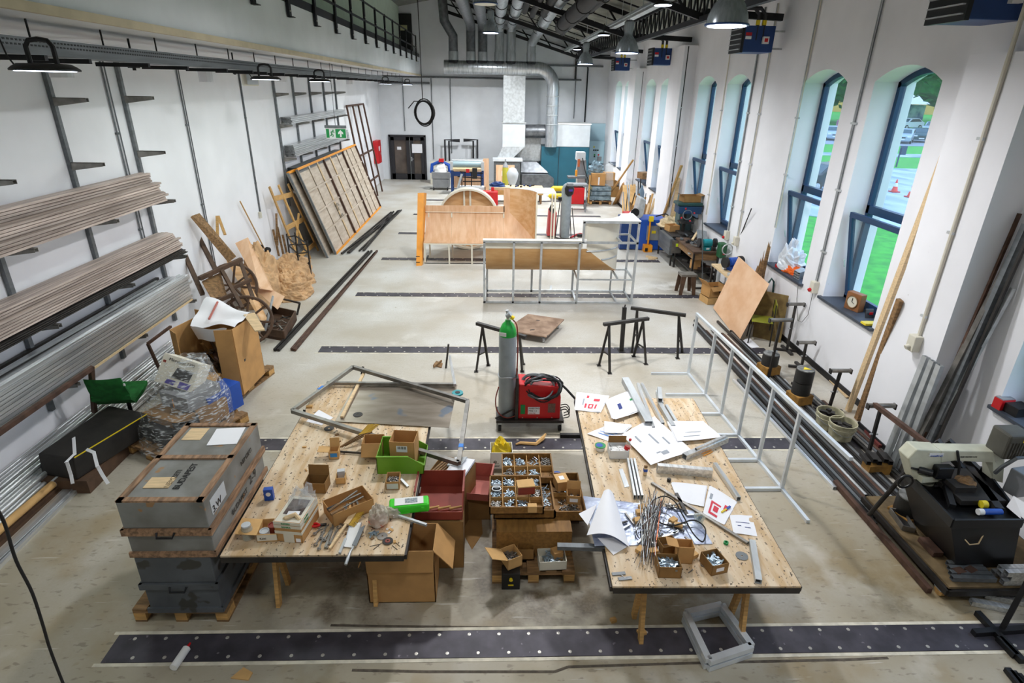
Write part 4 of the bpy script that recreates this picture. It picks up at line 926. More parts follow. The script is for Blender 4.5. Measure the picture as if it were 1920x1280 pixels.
MB().box((0,.03,.045),(.36,.14,.09)).build('case_body','green_bright',t,local=True,bevel=.02); MB().box((0,.03,.093),(.26,.10,.004)).build('label_plate','white',t,local=True); MB().box((.02,.03,.097),(.11,.06,.002)).build('printed_panel',mat('print_grey','#6c7a80',.7,col2='#b0b8b8',scale=60),t,local=True)
MB().tube([(-.10,-.045,.03),(-.10,-.06,.03),(.0,-.06,.03),(.0,-.045,.03)],.004,6).build('case_handle','green_bright',t,local=True)
for x in(-.14,.12): MB().box((x,-.045,.05),(.03,.01,.03)).build('latch','green_bright',t,local=True)
t=carton('small white-fronted open carton of bolts near the green bin',T(738,908),.13,.16,.09,.05,[],'cardboard',name='bolt_carton',fill=(60,.03,.04,.004,'steel'))
MB().box((0,-.081,.04),(.11,.003,.06)).build('pale_label','grey_light',t,local=True)
one(MB().bar(T(747,893,TZ+.03),T(765,912,TZ+.01),.025,.015),'metal_angle','galv','short dark metal angle next to the small carton of bolts','angle')
one(MB().hbar(T(733,962,TZ+.02),T(800,984,TZ+.02),.022,.022),'thin_profile','galv','thin grey profile reaching over the table edge below the green case','profile')
for i,(x,y,m_) in enumerate(((717,1005,'steel'),(727,1014,'dark_steel'))):
    c=T(x,y,TZ+.004+.003*i); o=one(MB().lathe(c,[(.008,0),(.045,0),(.045,.003),(.008,.003)],28),'cutting_disc',m_,['grey cutting disc partly under the darker one','dark cutting disc with a coloured centre label on the table front'][i],'disc')
    if i: q=MB().lathe(c+Vector((0,0,.003)),[(.009,0),(.022,0),(.022,.001),(.009,.001)],20).build('centre_label','red_dark',o); 
screws(tag(MB().box(T(700,1001,TZ+.004),(.02,.01,.006)).build('drill_bits','zinc'),'short blue-silver drill bits in front of the orange dish','drill bits'),T(700,1001,TZ+.008),.05,.03,10,.05,.004)
for k,(x,y) in enumerate(((726,992),(732,996),(735,989),(729,999))): one(MB().lathe(T(x,y),[(.004,0),(.010,0),(.010,.006),(.004,.006)],12),'washer','white','small white washer beside the orange dish','washer','four white washers beside the orange dish')
for k,(x,y,x2,y2) in enumerate(((693,1024,712,1020),(700,1030,715,1018),(735,1022,745,1030),(740,1015,750,1024),(455,980,470,975))): one(MB().bar(T(x,y,TZ+.003),T(x2,y2,TZ+.003),.004,.003),'wire_piece','dark_steel','thin piece of wire on the front of the left table','wire','wire pieces on the left table front')
# green bin with a carton standing in it
def stackbin(label,c,rz,w,L,h,ms,name='stacking_bin',cut=.45):
    """open-fronted stacking bin, front towards local -y"""
    t=L0(thing(name,label,'bin',c,rz)); th=.006; hw=w/2; hl=L/2; k=hl*(1-cut)
    MB().box((0,0,th/2),(w*.92,L,th)).build('bin_floor',ms,t,local=True)
    for s in(-1,1):
        MB().prism([(s*hw,-hl,0),(s*hw,hl,0),(s*hw,hl,h),(s*hw,-hl+L*cut*.7,h),(s*hw,-hl-L*.02,h*.5)],(-s*th,0,0)).build('side_wall',ms,t,local=True)
        MB().bar((s*hw,hl,h),(s*hw,-hl+L*cut*.7,h),.018,.012).build('rim',ms,t,local=True)
    MB().box((0,hl-th/2,h/2),(w,th,h)).build('back_wall',ms,t,local=True); MB().prism([(-hw,-hl,0),(hw,-hl,0),(hw,-hl-L*.02,h*.5),(-hw,-hl-L*.02,h*.5)],(0,th,0)).build('front_lip',ms,t,local=True)
    return t
gc=T(756,868)
stackbin('large green plastic stacking bin near the back of the cartons on the left table',gc,rad(90),.36,.46,.20,'green')
t=carton('tall open carton with a barcode label standing inside the green bin',gc+Vector((.02,.02,.012)),.25,.22,.30,-.08,(),'cardboard',name='labelled_carton')
MB().box((.0,-.112,.22),(.11,.003,.07)).build('barcode_label','paper',t,local=True)
b=MB()
for k in range(9): b.box((-.04+.01*k,-.1142,.235),(.003+.002*(k%3),.001,.03))
b.build('barcode_bars','black_metal',t,local=True)
t=carton('little open carton with a blue label, left of the brown one',T(628,855),.10,.11,.09,.1,[('w',.11,.1),('n',.09,1.3)],'cardboard_pale',name='blue_label_carton'); MB().box((0,-.056,.05),(.07,.002,.045)).build('blue_label',mat('label_blue','#2a86d0',.5,var=0),t,local=True)
t=carton('brown open carton with a flap hanging forward, left of the green bin',T(702,848),.21,.18,.17,.02,[('s',.14,-.9)],'cardboard',name='flap_carton')
for k in range(3): one(MB().bar(T(634+6*k,840-2*k,TZ+.03),T(690+4*k,805+2*k,TZ+.12),.012,.012),'broom_stick','wood_old','thin stick leaning over the brown carton beside the steel frame','stick','thin sticks leaning on the flap carton')
b=MB()
for k in range(30): b.bar(T(672,815,TZ+.17)+Vector((k*.004,k*.002,0)),T(690,800,TZ+.2)+Vector((k*.004+.0,.03,R.uniform(0,.02))),.004,.004)
one(b,'whisk_brush','bristle','worn whisk brush lying on top of the flap carton','brush')
one(MB().bar(T(617,845,TZ+.02),T(690,850,TZ+.02),.012,.02),'dark_strip','dark_steel','dark thin strip lying behind the small blue-label carton','strip')
# steel sheet, stick, discs, papers at the rear of the left table
q=[T(628,790,TZ+.012),T(842,802,TZ+.012),T(858,722,TZ+.012),T(665,722,TZ+.012)]
one(MB().prism(q,(0,0,.003)),'steel_sheet',mat('sheet_steel','#9c9184',.3,.6,col2='#857a6c',scale=2.2,stretch=(1,4,1),det2=('#717a86',2.4,.64)),'large bare steel sheet lying across the rear of the left table','sheet')
one(MB().bar(T(641,782,TZ+.03),T(682,700,TZ+.04),.035,.025),'wood_stick','wood_pale','pale wooden stick lying on the left edge of the steel sheet','stick')
for i,(x,y) in enumerate(((671,777),(617,803))): one(MB().lathe(T(x,y,TZ+.017 if i==0 else TZ+.002),[(.012,0),(.055,0),(.055,.003),(.012,.003)],28),'grinding_disc','dark_steel',['dark grinding disc on the steel sheet','dark grinding disc on bare plywood left of the cartons'][i],'disc')
one(MB().prism([T(574,790),T(598,768),T(625,783),T(603,797)],(0,0,.002)),'white_sheet','paper','blank white paper under the corner of the rusty frame on the left table','paper')
one(MB().box(T(580,762,TZ+.012),(.07,.04,.022),.1),'wood_block','wood','small wood block at the left edge of the left table','block')
A,B,C_,D=[P(x,y,.83) for x,y in((548,770),(662,688),(877,752),(860,868))]
t=thing('square_steel_frame','large bare steel tube frame lying askew over the rear of the left table','frame',(A.x,A.y,.78))
for a,b_ in((A,B),(B,C_),(C_,D),(D,A)): MB().bar(a,b_,.045,.045).build('frame_bar','steel',t)
MB().bar(P(613,718,.80),P(850,721,.80),.04,.04).build('cross_bar','steel',t)
for p in(A,B): MB().bar(p+Vector((.12,.06,-.02)),p+Vector((.10,.02,-.12)),.03,.012).build('hanging_tab','dark_steel',t)
MB().bar(A.lerp(B,.42)+Vector((-.02,0,.024)),A.lerp(B,.5)+Vector((-.02,0,.024)),.03,.003).build('blue_tape',mat('tape_blue','#2f7fd6',.5,var=0),t)
MB().bar(C_.lerp(D,.75),C_.lerp(D,.8),.05,.05).build('blue_tape','tape_blue',t)
t=thing('angle_grinder_disc','blue grinding wheel lying at the rear right corner of the steel sheet','disc',T(860,735)); c=P(858,738,.80)
MB().lathe(c,[(.0,0),(.07,0),(.07,.02),(.0,.02)],24).build('wheel_body','teal_tool',t); MB().lathe(c+Vector((0,0,.02)),[(0,0),(.03,0),(.03,.006),(0,.006)],18).build('hub','plastic_black',t)
t=thing('support_stand','thin steel roller stand behind the left table','stand',P(836,690)); MB().cyl(P(836,690),PY(841,645,P(836,690).y),.016,n=8).build('pole','dark_steel',t)
MB().bar(PY(843,668,7.6),P(853,722,.82),.035,.035).build('light_arm','alu',t)
# red bins, their carton and the big carton right of the left table
t=carton('closed brown carton under the red bin, beside the left table',(-.50,4.55,0),.46,.44,.56,.02,(),'cardboard_dark',name='support_carton')
MB().box((0,0,.555),(.45,.43,.006)).build('lid_panel','cardboard_dark',t,local=True)
rc=Vector((-.50,4.60,.575))
t=stackbin('rusty red stacking bin with chisels in front of the shallow box',rc,0,.46,.50,.20,'red_dark')
for k in range(3): MB().cyl((-.12+.11*k,-.13,.03),(.0+.11*k,-.10,.035),.014,.01,n=8).build('wooden_handle','wood',t,local=True,smooth=True)
t=carton('shallow scrap carton with papers behind the rusty red bin',(-.42,5.13,.0),.40,.36,.60,-.35,(),'cardboard_dark',name='paper_carton')
MB().box((0,0,.40),(.38,.34,.02)).build('inner_shelf','cardboard_dark',t,local=True)
MB().prism([(-.02,-.12,.60),(.2,-.16,.62),(.2,.16,.62),(-.02,.16,.60)],(0,0,.03)).build('white_pad','paper',t,local=True); MB().prism([(-.06,.0,.60),(.1,-.02,.66),(.12,.14,.66),(-.04,.16,.6)],(0,0,.02)).build('blue_pad','grey_light',t,local=True)
for k in range(6): MB().bar((-.18+.03*k,-.1,.58),(-.1+.03*k,.14,.62),.02,.02).build('wood_scrap','wood_old',t,local=True)
pc=Vector((-.14,5.18,.30)); carton('plain low carton under the pink-red bin',(-.14,5.2,0),.26,.36,.29,0,(),'cardboard_dark',name='low_carton')
stackbin('faded pink-red stacking bin to the right of the rusty red one',pc,rad(-8),.28,.42,.18,'pinkred')
one(MB().bar(P(885,905,.32)+Vector((-.25,.1,.2)),P(872,893,.5),.02,.06),'metal_profile','galv','short grey profile end sticking out behind the red bins','profile')
bc=Vector((-.80,4.10,0)); t=carton('big empty open carton on the floor in front of the red bins',bc,.60,.36,.60,.0,[('e',.26,-.9),('s',.22,-1.45),('w',.2,-1.2)],'cardboard',name='big_carton',th=.008)
# ---------------------------------------------------- pallet with drawers of fasteners
pallet((.40,4.68,0),0,'small wooden pallet under the drawers of screws',Wd=.78,L=1.10)
def tray(label,x0,y0,z0,x1,y1,h,nx,ny,fills,ms='drawer_wood',name='sorting_drawer'):
    cx,cy=(x0+x1)/2,(y0+y1)/2; t=L0(thing(name,label,'drawer',(cx,cy,z0))); w,l=x1-x0,y1-y0
    MB().box((0,0,.005),(w,l,.01)).build('drawer_base',ms,t,local=True)
    for s in(-1,1): MB().box((s*(w/2-.006),0,h/2),(.012,l,h)).build('side_board',ms,t,local=True); MB().box((0,s*(l/2-.006),h/2),(w,.012,h)).build('end_board',ms,t,local=True)
    for k in range(1,nx): MB().box((-w/2+w*k/nx,0,h*.45),(.006,l-.02,h*.8)).build('divider','wood',t,local=True)
    for k in range(1,ny): MB().box((0,-l/2+l*k/ny,h*.45),(w-.02,.006,h*.8)).build('divider','wood',t,local=True)
    for i in range(nx):
        for j in range(ny):
            n=fills[(i+j*nx)%len(fills)]
            if n: screws(t,(-w/2+w*(i+.5)/nx,-l/2+l*(j+.5)/ny,.02),w/nx*.6,l/ny*.6,n,.03 if n>40 else .05,.003,'zinc' if (i+j)%4 else 'steel',up_=h*.45,local=True)
    return t
one(MB().box((.41,4.72,.30),(.72,.80,.30)),'wooden_chest','drawer_wood','brown wooden drawer chest under the fastener trays','chest')
tray('lower long wooden drawer of screws jutting out below the top tray',.02,4.50,.455,.62,5.05,.10,4,1,(60,50,55,40))
tray('wooden drawer of nails at the right of the stack, under two small cartons',.62,4.52,.40,.93,5.15,.12,1,2,(130,90))
t=tray('top wooden sorting tray, four by three compartments full of screws',-.02,4.42,.575,.50,4.92,.085,4,3,(70,35,60,0,60,60,0,60,70,40,0,60))
t=tray('rear wooden sorting tray, four by two compartments, behind the top one',.11,4.98,.50,.66,5.42,.085,4,2,(50,20,30,0,40,50,10,60))
one(MB().box((.38,5.2,.24),(.5,.36,.48)),'support_crate','drawer_wood','dark wooden crate under the rear sorting tray','crate')
t=L0(thing('red_brown_box','closed tan carton with a red-brown side lying on the top sorting tray','box',P(985,920,.665),.12)); MB().box((0,0,.05),(.17,.12,.09)).build('box_body','cardboard_pale',t,local=True); MB().box((0,-.062,.045),(.165,.003,.08)).build('side_print','red_dark',t,local=True)
one(MB().box(P(998,952,.66),(.085,.05,.07),.0),'tan_box','cardboard_pale','small tan box standing in a front compartment of the top tray','box')
t=thing('tin','open square metal tin in the left compartment of the top tray','tin',P(931,916,.64)); MB().tube([P(931,916,.665)+Vector((.04*math.cos(a)*(1.1 if 1 else 1),.035*math.sin(a),0)) for a in [2*pi*k/16 for k in range(16)]],.006,6,closed=True).build('tin_rim','galv',t); MB().lathe(P(931,916,.63),[(0,0),(.036,0),(.04,.035)],16).build('tin_body','galv_dark',t)
t=carton('small open labelled carton on the right nail drawer',Vector((.72,4.90,.525)),.13,.15,.11,.2,(),'cardboard',name='label_carton'); MB().box((0,.0,.112),(.13,.15,.003)).build('lid_panel','cardboard_pale',t,local=True); MB().box((0,0,.115),(.05,.06,.002)).build('label_patch','paper',t,local=True)
t=carton('small open torn-lidded carton on the right nail drawer, before the closed one',Vector((.82,4.68,.525)),.14,.12,.10,-.1,[('n',.08,1.2)],'cardboard',name='torn_carton',fill=(20,.03,.04,.004,'steel')); MB().box((0,-.061,.05),(.08,.002,.04)).build('label_patch','paper',t,local=True)
for k,(x,y) in enumerate(((1044,895),(1047,906))): 
    c=P(x,y,.45); t=thing('tape_roll','round blue and green tape roll between the sorting trays, %s one'%('rear' if k==0 else 'front'),'tape',c); MB().lathe(c,[(.028,0),(.05,0),(.05,.05),(.028,.05)],24).build('roll','signgreen',t,smooth=True); MB().lathe(c+Vector((0,0,.05)),[(.018,0),(.045,0),(.045,.003),(.018,.003)],24).build('blue_core','blue',t)
one(MB().box((.82,5.1,.22),(.26,.3,.44)),'dark_crate','wood_dark','dark crate supporting the tape rolls beside the rear tray','crate')
t=carton('tipped open carton of bolts with a torn lid, front left of the drawer pallet',P(958,1053,.2),.15,.17,.12,.45,[('w',.18,.5)],'cardboard_pale',name='torn_bolt_carton',fill=(30,.05,.05,.006,'steel'))
t=carton('olive-lidded small carton in the middle of the pallet front',P(985,1040,.17),.16,.12,.12,0,[('n',.16,1.3)],'cardboard_dark',name='lidded_carton')
t=carton('whitish carton with smaller packs of screws, front right of the pallet',P(1034,1055,.15),.26,.18,.10,.05,(),'fitting',name='white_carton',fill=(50,.06,.05,.005,'zinc'))
MB().box((.05,.02,.09),(.09,.09,.10),.3).build('inner_pack','cardboard',t,local=True)
carton('little open carton behind the whitish one',P(1045,1022,.2),.14,.10,.12,.1,[('e',.06,.5)],'cardboard_pale',name='rear_carton')
t=L0(thing('card_file_drawer','black drawer with a brass knob standing in front of the pallet','drawer',P(957,1090,0)+Vector((0,-.04,0)))); MB().box((0,0,.10),(.17,.12,.19)).build('drawer_body','plastic_black',t,local=True,bevel=.004)
MB().lathe((0,-.062,.14),[(.014,0),(.014,-.01),(.018,-.018),(0,-.022)],14,(0,1,0)).build('knob','yellow',t,local=True); MB().box((0,-.062,.06),(.05,.004,.012)).build('brass_plate','yellow',t,local=True)
t=carton('white carton reading e.paper with a yellow bag inside, behind the trays',(.12,6.05,0),.27,.24,.24,0,(),'white',name='paper_carton')
b=MB(); crumple(b,(0,.02,.1),.12,.11,.2,41,16,12,amp=.15); b.build('yellow_bag','yellow',t,local=True); t['_o']=(0,0,0); text('e.',(-.1,-.122,.08),(1,0,0),(0,0,1),.10,'black_metal',t); text('paper',(-.1,-.122,.04),(1,0,0),(0,0,1),.035,'black_metal',t)
q=[P(965,829,.01),P(978,833,.02),P(1010,832,.015),P(1022,815,.05),P(1018,828,.02),P(1008,836,.01),P(970,835,.01)]
one(MB().tube([P(967,833,.02),P(975,830,.03),P(1005,832,.02),P(1017,822,.05),P(1023,813,.06)],[.01,.02,.025,.03,.012],6),'torn_cardboard_strip','cardboard_pale','twisted tan cardboard strip on the floor plate behind the trays','strip')
one(MB().bar(P(1045,1024,.72),P(1145,1027,.72),.05,.04),'grey_bar','galv_dark','grey steel bar sticking out left from the right work table','bar')
one(MB().bar(P(1050,816,.03),P(1130,816,.03),.05,.05),'black_bar','dark_steel','black bar end protruding left at the rear of the right table','bar')
one(MB().prism([P(875,935,.0),P(900,930,0),P(905,1000,0),P(885,1030,0),P(868,1000,0)],(0,0,.003)),'floor_scraps','cardboard_dark','flat dark cardboard scrap between left table and drawer pallet','scrap')
# ---------------------------------------------------- right table things
RT=TZ+.002
def papers(label,qs,n=1,name='drawing_sheets',z=RT,curl=.0,marks=()):
    t=thing(name,label,'paper',P(*qs[0],z))
    for k in range(n):
        j=[Vector((R.uniform(-.02,.02),R.uniform(-.02,.02),0)) if k<n-1 else Vector((0,0,0)) for _ in range(1)][0]
        q=[P(x,y,z+.003*k)+j for x,y in qs]
        def f(u,v): 
            p=q[0].lerp(q[1],u).lerp(q[3].lerp(q[2],u),v); return p+Vector((0,0,.004*math.sin(u*5+k)+.003*math.sin(v*6)+curl*(v**3)+.004))
        MB().grid(f,8,8,th=.001).build('sheet','paper',t,smooth=True)
    q=[P(x,y,z+.003*n) for x,y in qs]
    for (u0,v0,u1,v1,m_) in marks:
        pts=[]
        for u,v in((u0,v0),(u1,v0),(u1,v1),(u0,v1)):
            p=q[0].lerp(q[1],u).lerp(q[3].lerp(q[2],u),v); pts.append(p+Vector((0,0,.004*math.sin(u*5+n-1)+.003*math.sin(v*6)+curl*(v**3)+.0035)))
        MB().prism(pts,(0,0,.0006)).build('printed_mark',m_,t)
    return t
mat('print_red','#d23a4a',.7,var=0); mat('print_blue','#27357a',.7,var=0); mat('print_line','#9aa0a8',.7,var=0)
papers('stack of sheets with red printed figures at the rear left corner of the right table',[(1077,768),(1125,772),(1141,742),(1081,736)],3,marks=[(.35,.15,.42,.4,'print_red'),(.48,.15,.66,.2,'print_red'),(.48,.35,.66,.4,'print_red'),(.48,.15,.53,.4,'print_red'),(.61,.15,.66,.4,'print_red'),(.72,.15,.78,.4,'print_red'),(.25,.3,.3,.7,'print_line'),(.6,.6,.8,.75,'print_red'),(.35,.75,.42,.9,'print_red')])
papers('stack of curling sheets with a small blue triangle, resting on profiles',[(1150,786),(1203,768),(1187,731),(1137,752)],4,z=RT+.03,marks=[(.3,.35,.42,.65,'print_blue'),(.75,.55,.85,.65,'signgreen')])
papers('folded white paper with round stain in front of the two rear stacks',[(1133,811),(1170,810),(1184,796),(1133,790)],2,z=RT+.02)
papers('blue-lined drawing sheet partly under the white papers',[(1101,814),(1160,833),(1170,806),(1133,800)],2,name='blue_drawing',marks=[(.2,.3,.8,.34,'tape_blue'),(.15,.5,.7,.54,'tape_blue'),(.3,.65,.8,.69,'tape_blue')])
papers('large blank plan sheet in the middle of the right table',[(1220,872),(1298,845),(1227,780),(1166,815)],1,name='plan_sheet',z=RT+.03,marks=[(.4,.12,.55,.2,'print_line'),(.5,.4,.54,.7,'print_line'),(.2,.6,.24,.8,'print_line'),(.3,.2,.4,.22,'print_line'),(.7,.3,.74,.5,'print_line')])
papers('plan sheets at the right rear of the table above the blue profile',[(1270,828),(1350,820),(1316,790),(1253,791)],3,z=RT+.03,name='plan_sheets',marks=[(.3,.4,.7,.42,'print_line'),(.2,.2,.6,.22,'print_line')])
papers('pile of white sheets in the middle front of the right table',[(1270,938),(1318,950),(1325,912),(1258,906)],3)
papers('sheet with red printed figures and a yellow pen, middle right of the table',[(1318,963),(1358,984),(1381,942),(1330,912)],2,marks=[(.2,.1,.28,.5,'print_red'),(.2,.1,.6,.17,'print_red'),(.35,.25,.55,.45,'print_red'),(.2,.5,.6,.57,'print_red'),(.7,.5,.85,.7,'print_red'),(.1,.6,.2,.8,'print_line')])
papers('sheet with a hand drawing at the right edge of the right table',[(1375,1000),(1420,1005),(1410,966),(1368,966)],1,marks=[(.2,.6,.8,.63,'print_blue'),(.25,.4,.4,.44,'print_blue'),(.55,.35,.8,.38,'print_blue')])
# rolled blank sheet at the left edge
t=thing('curled_blank_sheet','large blank sheet curled over at the left edge of the right table','paper',T(1130,990))
q=[T(1087,962,RT+.02),T(1140,1035,RT+.0),T(1180,1025,RT+.01),T(1128,920,RT+.09)]
qa=[T(1100,1003,RT+.05),T(1180,1025,RT+.03),T(1150,925,RT+.06),T(1132,920,RT+.10)]
def cs(u,v): p=qa[0].lerp(qa[1],u).lerp(qa[3].lerp(qa[2],u),v); return p+Vector((0,0,.07*math.sin(u*pi)*(1-v*.5)))
MB().grid(cs,16,10,th=.0015).build('curled_sheet','paper',t,smooth=True)
MB().prism([T(1085,963,RT+.01),T(1102,985,RT+.01),T(1120,945,RT+.02),T(1118,946,RT+.02)],(0,0,.002)).build('under_sheet','paper',t)
MB().prism([T(1120,1008,RT+.01),T(1150,1040,RT+.005),T(1176,1025,RT+.005),T(1150,1008,RT+.01)],(0,0,.002)).build('under_sheet','paper',t)
q=[T(1115,1024),T(1336,1020),T(1300,958),T(1093,930)]
one(MB().grid(lambda u,v:q[0].lerp(q[1],u).lerp(q[3].lerp(q[2],u),v)+Vector((0,0,.004+.006*abs(noise.noise(Vector((u*9,v*7,0)))))),40,24,th=.003),'foil_sheet','tarp','crinkled silver-blue foil sheet under the welding rods','foil')
# profiles on the rear of the right table
def prof(name,x0,y0,x1,y1,w,h,ms,label,group=None,z=RT,z1=None):
    return one(MB().hbar(P(x0,y0,z+h/2),P(x1,y1,(z1 if z1 is not None else z)+h/2),w,h,.003),name,ms,label,'profile',group)
prof('wide_profile',1172,712,1216,795,.09,.08,'galv','thick square profile sticking out over the rear left of the right table')
prof('square_profile',1196,720,1225,802,.035,.045,'alu','long profile in the rear pair, left one, on the right table'); prof('square_profile',1203,720,1243,795,.035,.045,'alu','long profile in the rear pair, right one, on the right table')
prof('short_profile',1237,757,1262,800,.05,.05,'galv','short blue-grey profile, left one, beside the upright tube ends'); prof('short_profile',1249,760,1271,796,.035,.035,'galv','short blue-grey profile, right one, beside the upright tube ends')
prof('upright_tube',1238,750,1236,728,.05,.05,'galv','small square tube end standing behind the short profiles, upper',z=RT+.05); prof('upright_tube',1239,757,1234,735,.06,.05,'galv','small square tube end standing behind the short profiles, lower')
prof('blue_profile',1283,856,1362,823,.06,.06,'alu','wide profile below the right-hand plan sheets')
prof('thin_tube',1305,842,1360,818,.03,.03,'alu','thin tube lying on the wide profile at the right table edge',z=RT+.06)
one(MB().bar(T(1316,850,RT+.004),T(1334,843,RT+.004),.01,.006).bar(T(1319,854,RT+.004),T(1336,846,RT+.004),.01,.006),'pencils','orange','pair of yellow carpenter pencils beside the wide profile','pencils')
prof('flat_profile',1232,877,1335,886,.05,.09,'alu','broad pale profile lying across the middle of the right table')
prof('silver_profile',1340,870,1385,935,.04,.045,'alu','shiny square profile pointing to the right front, right of the broad one')
for k in range(3): prof('dark_rail',1177+6*k,862,1190+7*k,932,.02,.05,'galv','narrow grey rail in the bundle of three on the right table','bundle of three rails on the right table')
prof('long_rail',1222,905,1402,1018,.03,.02,'steel','long thin steel rail running diagonally across the right table')
prof('dark_profile',1268,925,1288,965,.03,.02,'dark_steel','short black profile on the foil right of the welding rods')
prof('grey_profile',1410,1015,1422,1090,.05,.045,'galv','short grey square profile near the front right corner of the right table')
one(MB().prism([T(1160,880),T(1167,878),T(1180,912),T(1171,914)],(0,0,.004)),'metal_strip','galv','flat metal strip left of the three rails','strip')
c=T(1125,842); t=thing('putty_tub','round white tub with blue and green lid, left edge of right table','tub',c); MB().lathe(c,[(0,0),(.05,0),(.056,.045),(0,.045)],24).build('tub_body','white',t,smooth=True); MB().lathe(c+Vector((0,0,.045)),[(0,0),(.058,0),(.058,.008),(0,.008)],24).build('lid','signgreen',t); MB().lathe(c+Vector((-.01,0,.0535)),[(0,0),(.036,0),(.036,.001),(0,.001)],18).build('lid_print','blue',t)
t=carton('white carton full of glass-like bits with a small bottle, left side of the right table',T(1158,852),.20,.16,.10,-.02,(),'white',name='white_carton',fill=(120,.06,.03,.006,'white'))
MB().box((0,.085,.13),(.19,.004,.10)).build('raised_flap','cardboard_dark',t,local=True); MB().lathe((.08,-.02,.06),[(0,0),(.03,0),(.03,.08),(.012,.11),(.012,.13),(0,.13)],14,(.25,.1,1)).build('bottle','jar_glass',t,local=True,smooth=True); MB().lathe((.085,-.018,.08),[(.031,0),(.031,.04)],14,(.25,.1,1)).build('bottle_label','red',t,local=True); MB().lathe((.113,-.008,.183),[(0,0),(.014,0),(.014,.02),(0,.02)],12,(.25,.1,1)).build('bottle_cap','red',t,local=True)
t=thing('glue_tube','standing brown glue tube with a blue band in the middle of the right table','tube',T(1211,893)); c=T(1209,890); MB().box(c+Vector((0,0,.045)),(.035,.03,.09)).build('tube_body','wood_pale',t,bevel=.005); MB().box(c+Vector((0,0,.06)),(.037,.032,.03)).build('blue_band','blue',t); MB().box(c+Vector((0,0,.10)),(.03,.02,.03)).build('tube_top','wood_old',t)
t=thing('round_stopper','small round black cap on the right table behind the papers','cap',T(1254,902)); MB().lathe(T(1254,902),[(0,0),(.02,0),(.02,.03),(.015,.035),(0,.035)],16).build('cap_body','plastic_black',t,smooth=True)
c=T(1310,978); t=thing('plastic_cup','clear plastic cup with bolts at the foil edge','cup',c); MB().lathe(c,[(0,.002),(.035,.002),(.05,.06),(.047,.06),(.033,.006),(0,.006)],24).build('cup_body','jar_glass',t,smooth=True)
for k in range(3): MB().bar(c+Vector((-.02+.015*k,0,.01)),c+Vector((.0+.015*k,.01,.055)),.008,.008).build('bolt','zinc',t)
t=thing('marker_pen','yellow and blue cutter knife lying on the red printed sheet','knife',T(1360,958)); MB().bar(T(1353,960,RT+.012),T(1362,954,RT+.012),.014,.012).build('yellow_body','yellow',t); MB().bar(T(1362,954,RT+.012),T(1369,949,RT+.012),.016,.014).build('blue_end','blue',t)
one(MB().lathe(T(1361,1019),[(.012,0),(.02,0),(.02,.02),(.012,.02)],20),'green_tape','signgreen','small green tape roll near the front right of the right table','tape')
one(MB().lathe(T(1391,1042),[(.008,0),(.05,0),(.05,.003),(.008,.003)],28),'grey_disc','galv_dark','flat grey disc beside the short square profile','disc')
t=carton('open carton of long bolts with a label, centre front of the right table',T(1337,1062),.15,.17,.10,.25,(),'cardboard_dark',name='bolt_carton',fill=(30,.05,.06,.005,'zinc')); MB().box((0,-.086,.05),(.07,.002,.035)).build('label_patch','paper',t,local=True)
t=carton('open carton of nails at the front edge of the right table',T(1251,1070),.18,.15,.11,-.05,(),'cardboard_dark',name='nail_carton',fill=(70,.06,.06,.004,'zinc'))
t=carton('upright open carton behind the nail carton',T(1280,1048),.13,.10,.17,-.08,[('w',.09,.2)],'cardboard',name='upright_carton')
t=carton('small brown open carton among the foil behind the upright one',T(1250,1030),.14,.12,.09,.2,(),'cardboard_dark',name='brown_carton')
for k,(x,y,r_) in enumerate(((1205,950,.4),(1200,960,.1),(1262,975,.6),(1272,985,-.3),(1200,1030,.8),(1225,1033,.2),(1300,1040,.5),(1195,975,.3))): one(MB().box(T(x,y,RT+.025),(.07,.05,.035),r_),'cardboard_piece','cardboard_pale','torn piece of tan cardboard on the foil sheet','cardboard','torn cardboard pieces on the foil')
rdp=None
for k in range(60):
    x0=1195+R.gauss(18,10); x1=1225+R.gauss(0,14)
    a,b_=T(x0,1015+R.uniform(-30,50),RT+.02+R.uniform(0,.04)),T(x1,925+R.uniform(-15,40),RT+.03+R.uniform(0,.05))
    one(MB().cyl(a,b_,.0028,n=5),'welding_rod',['steel','rust','galv','dark_steel'][k%4],'thin welding rod in the long bundle lying over the foil sheet','rod','welding rods bundled on the right table')
one(MB().cyl(T(1240,935,RT+.06),T(1228,1040,RT+.04),.005,n=6),'copper_rod',mat('copper','#c46a42',.4,.5),'copper coloured rod lying over the welding rods','rod')
t=thing('black_cable','black cable looping over the foil and rods on the right table','cable',T(1270,970))
MB().tube(CRV([T(x,y,RT+.05) for x,y in((1215,955),(1222,940),(1245,930),(1265,940),(1280,965),(1300,1000),(1318,1015),(1322,990),(1300,975),(1260,985),(1230,975),(1212,955))],8),.006,8).build('cable_loop','rubber',t,smooth=True)
for k,(x,y) in enumerate(((1160,1075),(1172,1082))): one(MB().box(T(x,y+2*k,RT+.004),(.11,.03,.006),.1),'flat_bracket','galv_dark','small flat metal bracket near the front left corner of the right table','bracket','two flat brackets at the front left table corner')
# aluminium box frame leaning on the floor, front
t=thing('metal_box_frame','stack of two square aluminium frames on the floor below the right table','frame',(1.92,3.5,0))
q=[P(1283,1165),P(1350,1150),P(1405,1228),P(1325,1255)]
for z in(.03,.10):
    for k in range(4):
        a,b_=q[k]+Vector((0,0,z)),q[(k+1)%4]+Vector((0,0,z)); MB().bar(a,b_,.055,.05).build('frame_side','alu_bright',t)
for x,y,w_ in((1150,1162,.05),(1203,1185,.07)): one(MB().box(P(x,y,.015),(w_,w_*.8,.03),.3),'wood_chip','wood','small wood block on the floor %s the right table'%('before the trestle legs of' if x<1180 else 'on the floor plate below'),'block')
